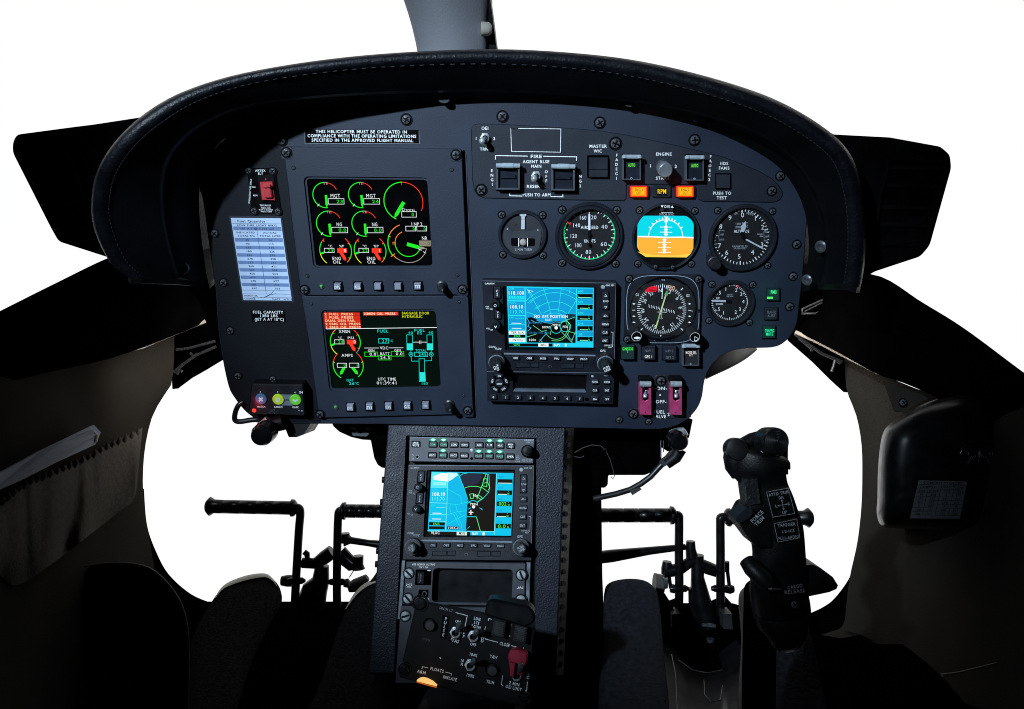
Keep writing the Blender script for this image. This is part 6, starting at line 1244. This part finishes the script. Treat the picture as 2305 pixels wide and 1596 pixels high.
    g = G(f0); g.poly(rq([(1400,940),(1425,895),(1480,888),(1578,918),(1578,975),(1530,1120),(1420,1090)], 18), 0, .012, M_DRD, bev=.0015); g.poly([(1420,1000),(1468,1012),(1450,1140),(1418,1120)], 0, .018, M_DRD, bev=.001); g.out('red_guard', t)
    toggle(t, f0, 1480, 1110, 1520, 1010, 46, .030, k=.8, m=M_STL)
    g = G(f0); g.poly([(588,1166),(610,1150),(640,1143),(680,1152),(730,1178),(766,1212),(680,1190)], 0, .006, emi('FFC878', 1.0), bev=.001); g.line([(592,1170),(680,1196),(768,1218)], 9, .0064, emi('D06018', 1.0)); g.out('float_lamp', t)
    lamp('float_lamp_glow', 'POINT', f0.P(680, 1180, .02), (0, 0, 0), .004, (1, .5, .15), shadow_soft_size=.01)
    g = G(); P = [pt(x, y, .82) for x, y in ((1060,1560),(1060,1600),(1060,1680))]; g.tube(P, [.05, .06, .07], M_BLK, 20); g.out('collective_tube', t)
switch_box()
# ================================================================== flight controls
def dp(fr, pts): return [fr.D(*p) for p in pts]
def tb(g, pts, rad, m, seg=12, d=None, fr=None, flatk=1.0):
    """tube through picture points (x, y, distance); radius in picture units"""
    P = [pt(*(fr.D(p[0], p[1]) if fr else p[:2]), (p[2] if len(p) > 2 else d)) for p in pts]; rr = rad if hasattr(rad, '__len__') else [rad]*len(pts)
    k = (1/fr.sc*K if fr else 1); dd = [(p[2] if len(p) > 2 else d) for p in pts]
    return g.tube(P, [r*k*q/FPX for r, q in zip(rr, dd)], m, seg, flatk=flatk)
M_PDL = mat('pedal_black', (.003, .003, .0034), .3, var=.3, spec=.2)
def pedals():
    d = 1.16
    def pedal(fr, bar, arm, lb):
        t = thing('rudder_pedal', lb, 'pedal', pt(*fr.D(*arm[-1]), d), 'tubular black rudder pedals')
        g = G(); x0, x1, y0, y1, r = bar
        n = 5; s_ = 1 if x1 > x0 else -1
        P = [(x0, y0), (x0+s_*r*.5, y0), (x0+s_*r*1.1, y0)]; rr = [r*.9, r*1.4, r*1.02]
        for i in range(1, 6):
            q = i/5; xx = x0+(x1-x0)*q; yy = y0+(y1-y0)*q; P += [(xx-s_*r*.12, yy), (xx-s_*r*.06, yy), (xx, yy)]; rr += [r, r*.88, r]
        P += [(x1+s_*r*.1, y1), (x1+s_*r*.5, y1), (x1+s_*r*.8, y1)]; rr += [r*1.3, r*1.25, r*.9]
        tb(g, P, rr, M_PDL, 20, d, fr); g.out('foot_bar', t)
        g = G(); tb(g, cat3([(x1, y1)]+arm), r*.62, M_PDL, 14, d, fr); arm_ = g.out('arm', t)
        g = G(); x, y = arm[-2]; tb(g, [(x-r*1.3, y), (x-r*.8, y), (x+r*.9, y), (x+r*1.4, y)], [r*.3, r*.5, r*.5, r*.2], M_PDL, 12, d-.004, fr); g.out('pivot', arm_)
        return t
    def cat3(P): return [(p.x, p.y) for p in cat_rom([V((x, y, 0)) for x, y in P], 4)]
    pedal(P3D, (705, 1430, 788, 802, 58), [(1495, 802), (1512, 850), (1500, 1000), (1475, 1430), (1465, 1640)], 'leftmost black rudder pedal with its ribbed foot bar pointing left')
    pedal(P3D, (2320, 1905, 832, 828, 58), [(1850, 828), (1838, 900), (1832, 1100), (1828, 1440), (1830, 1640)], 'black rudder pedal just left of the pedestal, second from the left')
    pedal(P4D, (100, 515, 545, 545, 38), [(560, 545), (565, 580), (564, 750), (566, 942), (562, 1090)], 'black rudder pedal just right of the pedestal, second from the right')
    pedal(P4D, (1285, 845, 558, 556, 38), [(795, 556), (789, 590), (790, 750), (790, 942), (790, 1090)], 'rightmost black rudder pedal crossing behind the cyclic stick')
    # linkages
    for fr, lb, parts in ((P3D, 'black bellcrank linkage between the two left rudder pedals', [
        ('crank', [(1530,1275),(1640,1280),(1720,1230),(1790,1180)], [45,48,60,60]), ('damper', [(1700,1300),(1690,1420),(1640,1500),(1600,1640)], [60,75,110,130]), ('crank', [(1850,1190),(1960,1290),(2010,1270)], [70,60,62]),
        ('rod_end', [(2012,1215),(2012,1290),(2015,1330)], [46,44,56]), ('push_rod', [(1900,1075),(1950,1082),(2100,1105),(2300,1130)], [60,30,28,42]), ('rod_end', [(1898,1020),(1900,1100)], [40,44]), ('bolt', [(1545,1180),(1570,1200),(1575,1240)], [24,26,20]), ('pivot', [(1350,1430),(1400,1430),(1470,1430)], [40,50,50])]),
        (P4D, 'black bellcrank linkage between the two right rudder pedals', [
        ('crank', [(480,850),(560,840),(640,790),(720,830),(800,860)], [34,34,30,36,30]), ('rod_end', [(628,685),(628,730),(635,770)], [24,28,34]), ('rod_end', [(500,795),(498,830),(500,860)], [24,30,32]), ('damper', [(665,760),(665,880),(680,1000),(720,1160)], [34,36,56,60]),
        ('damper', [(640,940),(648,1100),(655,1180)], [26,30,28]), ('push_rod', [(120,775),(200,765),(400,738),(600,716)], [34,34,22,16]), ('bolt', [(520,940),(545,945),(600,945),(612,945)], [24,24,12,6]), ('bolt', [(750,945),(780,945),(840,945),(862,945)], [6,12,26,18]), ('rod', [(508,860),(520,940)], [10,10]), ('rod_end', [(822,795),(822,850)], [16,16]), ('rod', [(828,850),(838,930)], [10,10]), ('cap', [(725,1180),(725,1245)], [34,26])])):
        t = thing('pedal_linkage', lb, 'linkage', pt(*fr.D(*parts[0][1][0]), 1.17), 'pedal linkages')
        for nm, P, rr in parts:
            g = G(); tb(g, P, rr, M_PDL, 14, 1.175, fr); g.out(nm, t)
        if fr is P3D:
            g = G(); tb(g, [(1890,1450),(1925,1450),(1935,1450)], [34,40,26], M_STL, 14, 1.165, fr); tb(g, [(1935,1400),(2000,1300)], 4, M_STL, 6, 1.165, fr); g.out('cable_end', t)
            g = G(); tb(g, [(1930,1490),(2000,1470),(2090,1400)], [40,62,30], mat('boot_grey', (.05, .045, .04), .7), 16, 1.20, fr); g.out('boot', t)
        else:
            g = G(); tb(g, [(430,915),(480,920)], [56,50], mat('boot_grey', (.05, .045, .04), .7), 20, 1.20, fr); tb(g, [(478,912),(500,912)], [34,30], M_STL, 10, 1.19, fr); g.out('boot', t)
            g = G(); tb(g, [(690,1140),(730,1142),(762,1146)], [10,12,10], M_STL, 10, 1.15, fr); tb(g, [(735,1215),(735,1232)], [22,18], M_STL, 12, 1.14, fr); g.out('collar', t)
    # bases
    t = thing('pedal_mount', 'black pedal mounting box between the right footwell mats', 'mount', pt(*P4D.D(690, 1150), 1.14))
    g = G(); F_ = [pt(*P4D.D(x, y), 1.15) for x, y in [(455,1040),(530,1035),(545,1080),(600,1060),(640,1180),(760,1180),(790,1080),(870,1045),(920,1250),(920,1400),(480,1330)]]; g.prism3(F_, [p+FW*.06 for p in F_], M_SILL); g.out('housing', t)
    for x in (552, 830):
        g = G(); F_ = [pt(*P4D.D(a, b), 1.13) for a, b in [(x-26,1082),(x+22,1078),(x+26,1165),(x-24,1160)]]; g.prism3(F_, [p+FW*.03 for p in F_], mat('base_block', (.018, .017, .018), .5)); g.out('block', t)
    # floor tunnel with scooped top edge
    t = thing('floor_tunnel', 'scuffed black moulded floor tunnel in front of the right pedals', 'floor panel', pt(*P4D.D(700, 1450), 1.0))
    top = [(470,1235),(520,1285),(600,1340),(680,1380),(740,1390),(800,1375),(870,1335),(930,1290)]; g = G()
    mt = mat('moulded_black', (.006, .0063, .0075), .4, spec=.1, var=.5, vs=18, bump=.6, bs=90)
    A = [P4D.D(*p) for p in top]; rows = []
    cu = lerp_curve(A, 30)
    for k in range(9):
        v = k/8; rows.append([pt(x+(0)*v, y+(1660-y)*v, 1.09-.28*v+.02*math.sin(4.5*v+i*.1)*(1 if 8 < i < 22 else .3)) for i, (x, y) in enumerate(cu)])
    g.loft([[p+FW*.05 for p in rows[0]]]+rows, mt); g.out('moulding', t)
    g = G()
    for P in ([(525,1300),(545,1400),(555,1600)], [(905,1330),(915,1450),(925,1600)], [(700,1440),(705,1520),(740,1560),(790,1545),(800,1470)], [(560,1330),(640,1385),(720,1400),(800,1385)]):
        tb(g, [(x, y, .985-.0009*(y-1300)*.9) for x, y in P], 2.2, mat('moulding_edge', (.018, .019, .022), .4), 6, fr=P4D)
    g.out('edge_bead', t)
pedals()
def mats():
    def padded(name, lb, pts, dt, db, m, rim=None, cen=None, cat='footwell mat'):
        t = thing(name, lb, cat, pt(*pts[0], dt), 'carpeted footwell side panels'); ys = [p[1] for p in pts]; y0, y1 = min(ys), max(ys)
        cu = [(p.x, p.y) for p in cat_rom([V((x, y, 0)) for x, y in pts], 4, closed=True)]; cx = sum(p[0] for p in cu)/len(cu); cy = sum(p[1] for p in cu)/len(cu)
        dep = lambda y: dt+(db-dt)*(y-y0)/(y1-y0); rows = []
        for k, o in ((0, .035), (0, .008), (.02, .002), (.06, -.002), (.3, -.006), (1, -.008)): rows.append([pt(x+(cx-x)*k, y+(cy-y)*k, dep(y+(cy-y)*k)+o) for x, y in cu])
        g = G(); g.loft(rows, m, closed=True); g.out('mat', t)
        if rim:
            g = G(); R0 = lerp_curve(rim, 24); w_ = [8*math.sin(math.pi*(i+.5)/24)**.6 for i in range(24)]
            g.loft([[pt(x, y, dep(y)-.006) for (x, y), q in zip(R0, w_)], [pt(x, y-q*.6, dep(y)-.002) for (x, y), q in zip(R0, w_)], [pt(x, y-q*1.3, dep(y)+.018) for (x, y), q in zip(R0, w_)]], M_RIM); g.out('pale_edge', t)
        return t
    padded('footwell_mat', 'dark carpeted footwell panel with a pale rim on the left beside the seat shell', [(478,1352),(505,1322),(550,1304),(594,1297),(618,1307),(632,1330),(632,1362),(600,1420),(560,1510),(510,1650),(410,1650),(418,1500),(440,1420)], 1.12, .80, M_CARP, rim=[(484,1347),(505,1324),(550,1307),(594,1299),(612,1306),(624,1320)])
    padded('footwell_mat', 'dark carpeted footwell panel tucked behind the left edge of the pedestal', [(760,1420),(795,1345),(830,1312),(870,1300),(880,1650),(690,1650),(725,1530)], 1.12, .84, M_CARP, rim=[(778,1372),(800,1342),(826,1320),(862,1305)])
    padded('footwell_mat', 'upright ribbed dark grey panel just right of the pedestal duct', [(1358,1400),(1360,1335),(1372,1312),(1410,1303),(1448,1306),(1470,1320),(1482,1345),(1492,1450),(1498,1660),(1356,1660)], 1.06, .78, M_CARP2)
    padded('footwell_mat', 'black footwell panel partly hidden behind the base of the cyclic stick', [(1662,1350),(1675,1322),(1700,1310),(1760,1330),(1800,1400),(1830,1660),(1672,1660),(1668,1440)], 1.06, .80, M_BLK, cat='footwell panel')
    padded('footwell_mat', 'dark grey textured mat at the bottom right of the cyclic stick', [(1738,1455),(1790,1440),(1812,1400),(1830,1450),(1858,1580),(1866,1660),(1744,1660)], .86, .74, M_CARP2)
    # floor between pads
    t = thing('cockpit_floor', 'black cockpit floor running under the pedestal and pedals', 'floor', pt(1150, 1600, 1.1)); g = G()
    F_ = [pt(x, y, d) for x, y, d in [(350,1354,1.27),(760,1354,1.27),(1650,1358,1.27),(1760,1392,1.25),(1960,1402,1.22),(2500,1500,1.1),(2500,1760,.95),(-200,1760,.95),(-200,1500,1.1)]]; g.prism3(F_, [p+V((0, 0, -.02)) for p in F_], M_SILL); g.out('deck', t)
mats()
def cyclic():
    fr = P4D; d0 = .60; t = thing('cyclic_stick', 'black cyclic control stick with trim hat, trigger labels and CARGO RELEASE lettering', 'control stick', pt(*fr.D(1100, 900), d0))
    M = mat('grip_black', (.003, .003, .0034), .42, spec=.25, var=.3, vs=60, bump=.3, bs=700)
    prof = [(170,1030,60,.60),(215,1020,150,.60),(260,1005,160,.60),(300,1012,150,.60),(345,1030,118,.60),(400,1046,110,.60),(470,1068,118,.60),(540,1080,130,.60),(600,1090,140,.60),(660,1098,142,.60),(740,1106,140,.60),(820,1106,146,.602),(900,1106,152,.605),(960,1104,152,.61),(1040,1118,154,.62),(1110,1130,146,.62),(1180,1150,112,.62),(1235,1150,80,.625),(1262,1150,30,.63)]
    g = G(); P = []; rr = []
    for y, x, hw, d in prof: P.append((x, y, d)); rr.append(hw)
    Pq = cat_rom([V((p[0], p[1], p[2]*1000)) for p in P], 3); rq_ = cat_rom([V((r, 0, 0)) for r in rr], 3)
    tb(g, [(p.x, p.y, p.z/1000) for p in Pq], [r.x for r in rq_], M, 28, fr=fr, flatk=.75); g.out('grip', t)
    def capd(cx, cy, r, d, nrm, m, nm, groove=0, hh=.012):
        g = G(); c = pt(*fr.D(cx, cy), d); u = K/fr.sc*d/FPX; n = nrm.normalized(); pr = [(r*1.02, -.012), (r, 0), (r*.94, hh*.4)]
        if groove:
            for i in range(groove): q = .90*(1-i/groove); pr += [(r*q, hh*.45+hh*.3*(1-q)), (r*(q-.03), hh*.45+hh*.3*(1-q)-.0006)]
        pr += [(0, hh*.8)]; g.lathe(0, 0, [(a, b) for a, b in pr], m, seg=36, axis=n, org=c, unit=u); g.out(nm, t)
    capd(1080, 142, 76, .583, -FW+UP*.12+RT*.12, mat('hat_rubber', (.006, .006, .0066), .32), 'trim_hat', 8, .010); capd(880, 185, 60, .590, -FW+UP*.1-RT*.08, mat('hat_rubber', (.006, .006, .0066), .32), 'push_button', 0, .005)
    g = G(); tb(g, [(1050,300,.60),(1062,235,.60),(1072,185,.60),(1078,140,.60),(1080,100,.60),(1081,76,.60)], [106,92,82,78,58,22], M, 28, fr=fr, flatk=.8); tb(g, [(890,330,.60),(872,285,.60),(870,235,.60),(876,190,.60),(884,150,.60),(890,130,.60)], [40,56,64,63,50,18], M, 24, fr=fr); tb(g, [(900,170,.60),(960,130,.60),(1010,115,.60),(1050,110,.60)], [40,34,32,34], M, 14, fr=fr); g.out('head', t)
    g = G(); tb(g, [(1010,195,.588),(1030,218,.586),(1080,234,.586),(1130,212,.588)], 5, M_STL, 8, fr=fr); g.out('hat_ring', t)
    g = G(); F_ = [pt(*fr.D(x, y), .584) for x, y in rq([(888,592),(938,500),(1010,485),(1060,540),(1075,720),(985,720)], 18, 4)]; F2 = [p+(pt(*fr.D(1000, 600), .578)-p)*.12 for p in F_]; n_ = len(F_); g.add(F_+F2, [(i, (i+1) % n_, n_+(i+1) % n_, n_+i) for i in range(n_)], M, True); g.add(F2, [tuple(range(n_))], M); g.prism3(F_, [p+FW*.03 for p in F_], M); b_ = g.out('force_trim_boss', t)
    g = G(); F_ = [pt(*fr.D(x, y), .575) for x, y in rq([(868,576),(880,550),(935,500),(966,512),(962,545),(906,585)], 14, 4)]; g.prism3(F_, [p+FW*.02 for p in F_], mat('trim_button', (.010, .012, .016), .4)); g.out('force_trim_button', b_)
    g = G(); tb(g, [(915,385,.60),(920,400,.60),(925,420,.60)], [14,22,16], M, 12, fr=fr); g.out('trigger', t)
    g = G(); F_ = [pt(*fr.D(x, y), .584) for x, y in [(920,350),(990,345),(1008,480),(940,492)]]; g.prism3(F_, [p+FW*.02 for p in F_], mat('grip_ribbed', (.010, .011, .013), .5, bump=1.2, bs=300)); g.out('finger_rest', t)
    g = G(); tb(g, [(930,790,.585),(960,830,.58),(1010,880,.575),(1045,915,.575)], [40,48,50,44], M, 20, fr=fr); g.out('hand_rest', t)
    g = G(); F_ = [pt(*fr.D(x, y), .60) for x, y in [(1240,818),(1290,812),(1340,835),(1400,880),(1428,925),(1420,945),(1380,962),(1270,985)]]; B = [p+FW*.03 for p in F_]; g.prism3(F_, B, M); g.out('knife_edge_rest', t)
    g = G(); tb(g, [(1010,960,.64),(1005,1100,.66),(1000,1300,.67),(995,1640,.66)], [90,88,88,88], M_SILL, 24, fr=fr); g.out('shaft', t)
    # labels: flat plates on the grip front
    fb = Fr(Plane(pt(*fr.D(1120, 560), .5800), -FW+RT*.28), 2300, 1660, 1.3573); g = G(fb); mw = mat('stick_marking', (.34, .35, .37), .6, var=.3, vs=500)
    pl = mat('label_plate', (.006, .006, .0065), .4)
    g.poly([(1037,416),(1160,394),(1196,536),(1072,558)], -.008, 0, pl, bev=.0004); g.poly([(1078,588),(1206,562),(1224,668),(1100,693)], -.008, 0, pl, bev=.0004)
    z = .0004; lineset(g, z, mw, 2.5, [(1040,418),(1158,397),(1193,535),(1074,555),(1040,418),(1060,414)], [(1081,590),(1204,565),(1221,667),(1102,690),(1081,590),(1100,586)])
    for s_, x, y, c, w_ in (('ATTD TRIM', 1105, 426, 16, 108), ('DN', 1118, 449, 15, 26), ('L', 1092, 495, 16, None), ('R', 1160, 483, 15, None), ('UP', 1137, 529, 16, 24), ('TRIGGER', 1148, 596, 17, 96), ('1/2-ICS', 1155, 631, 14, 70), ('FULL-RADIO', 1160, 665, 15, 112)): g.text(s_, x, y, c, z, mw, w_=w_, ang=-10 if s_ not in ('TRIGGER', '1/2-ICS', 'FULL-RADIO') else -6, sh=0)
    g.line([(1124,464),(1132,512)], 2.5, z, mw); g.line([(1104,492),(1152,484)], 2.5, z, mw)
    for a in ([(1122,458),(1119,470),(1129,468)], [(1134,518),(1127,507),(1137,505)], [(1098,493),(1108,487),(1110,496)], [(1156,484),(1146,480),(1148,490)]): g.flat(a, z, mw)
    g.out('label_plate', t)
    fb2 = Fr(Plane(pt(*fr.D(1190, 945), .5835), -FW+RT*.6), 2300, 1660, 1.3573); g = G(fb2); g.text('CARGO', 1194, 932, 19, 0, mw, w_=82, ang=-10, sh=0); g.text('RELEASE', 1192, 958, 19, 0, mw, w_=112, ang=-6, sh=0); g.line([(1058,944),(1116,945)], 3, 0, mw); g.flat([(1046,943),(1068,936),(1068,951)], 0, mw)
    fb3 = Fr(Plane(pt(*fr.D(990, 560), .5795), -FW), 2300, 1660, 1.3573); g.fr = fb3; g.text('FORCE', 987, 552, 22, 0, mw, w_=82, ang=-44, sh=0); g.text('TRIM', 1001, 577, 20, 0, mw, w_=62, ang=-44, sh=0); g.out('lettering', t)
    o = bpy.data.objects.new('screw', SCREW['small']); COL.objects.link(o); o.parent = t; o.location = pt(*fr.D(1190, 1028), .588)-t.location; o.rotation_mode = 'QUATERNION'; o.rotation_quaternion = (-FW).to_track_quat('Z', 'Y'); o.scale = (.8,)*3
cyclic()
def underside():
    # knobs on ball stalks
    t = thing('pull_knob', 'round black knob on a metal collar hanging under the left end of the panel', 'knob', pt(592, 977, .90)); g = G()
    c = pt(592, 977, .885); g.lathe(0, 0, [(25, -.014), (26, -.006), (25, .004), (20, .010), (0, .012)], M_GLO, seg=28, axis=(-FW-UP*.25-RT*.1).normalized(), org=c, unit=.88/FPX); g.out('cap', t)
    g = G(); tb(g, [(596,967),(604,958),(612,950)], [22,19,19], M_CHR, 20, .905); tb(g, [(604,960),(622,954),(640,948)], [17,18,20], M_BLK, 18, .915); g.out('collar', t)
    t = thing('pull_knob', 'round black knob with a metal ring hanging under the right end of the panel', 'knob', pt(1527, 995, .90)); g = G(); c = pt(1527, 993, .885)
    g.lathe(0, 0, [(22, -.012), (22.5, -.004), (21, .004), (17, .008), (0, .009)], M_GLO, seg=28, axis=(-FW-UP*.15+RT*.1).normalized(), org=c, unit=.88/FPX); g.out('cap', t)
    g = G(); tb(g, [(1527,984),(1524,974),(1522,966)], [23,21,16], M_CHR, 20, .90); g.out('collar', t)
    g = G(); tb(g, [(1530,1010),(1520,1030),(1500,1045)], [16,14,12], M_BLK, 16, .92); g.out('stem', t)
    F = lambda pts, d, dep, m, nm, par, fr=None: (lambda g: (g.prism3([pt(*(fr.D(*p) if fr else p), d) for p in pts], [pt(*(fr.D(*p) if fr else p), d)+FW*dep for p in pts], m), g.out(nm, par)))(G())
    t = thing('under_panel_duct', 'rounded black duct with a recessed handle under the panel left of the pedestal', 'duct', pt(820, 970, .98))
    F(rq([(1770,40),(1800,100),(1850,145),(1950,190),(2050,213),(2120,216),(2150,370),(2180,430),(2220,456),(2300,460),(2300,40)], 10), .985, .10, M_SILL, 'duct', t, P3D); F(rq([(1940,110),(1985,118),(2000,150),(2030,162),(2060,150),(2070,120),(2106,122),(2102,170),(2080,186),(1965,180)], 8), .975, .02, mat('handle_grey', (.03, .036, .045), .5), 'handle', t, P3D)
    t = thing('under_panel_box', 'black equipment box hanging under the panel right of the pedestal', 'equipment box', pt(1440, 1000, 1.0))
    F(rq([(60,40),(470,60),(470,240),(440,300),(380,326),(180,326),(178,380),(160,396),(100,390)], 10), 1.0, .12, M_SILL, 'box', t, P4D); F(rq([(470,60),(640,20),(620,120),(580,180),(500,200)], 10), 1.0, .08, M_SILL, 'bracket', t, P4D)
    g = G(); tb(g, [(466,85),(466,230)], 4, M_STL, 6, .99, P4D); tb(g, [(482,90),(480,200)], 3, M_STL, 6, .99, P4D); g.out('edge_strip', t)
    g = G(); tb(g, [(x, y) for x, y in [(100,455),(145,445),(225,428),(300,405),(360,372),(410,335),(450,290),(490,248),(530,205)]], [17,16,16,16,16,16,17,18,20], M_HSE, 14, .985, P4D)
    h = thing('cable_hose', 'thick black hose curving down from the right pull knob to the duct', 'hose', pt(*P4D.D(360, 370), .985)); g.out('hose', h)
    g = G(); tb(g, [(478,238),(500,262)], 28, M_STL, 16, .975, P4D); tb(g, [(525,240),(545,245),(540,262)], [14,12,10], M_BLK, 10, .97, P4D); g.out('clamp', h)
    F([(298,412),(352,392),(362,404),(312,436)], .965, .004, mat('tag_grey', (.02, .02, .021), .6), 'tag', h, P4D)
    g = G(); tb(g, [(-20,215),(40,180),(90,163),(140,168),(165,190),(190,240),(205,290),(215,330),(205,348),(195,335)], 2.2, mat('thin_wire', (.03, .03, .03), .6), 6, .96, P4D); tb(g, [(-10,225),(30,232),(50,222)], 2.2, mat('thin_wire', (.03, .03, .03), .6), 6, .96, P4D); tb(g, [(150,190),(172,190)], [7,7], M_BLK, 8, .958, P4D)
    tag(g.out('loose_wire'), 'thin loose wire drooping beside the right edge of the pedestal', 'wire')
    t = thing('panel_bracket', 'dark bracket under the lower left corner of the panel behind the knob', 'bracket', pt(640, 955, .93)); F([(590,950),(700,952),(684,978),(668,984),(650,984),(640,960)], .93, .05, M_BLK, 'plate', t)
underside()
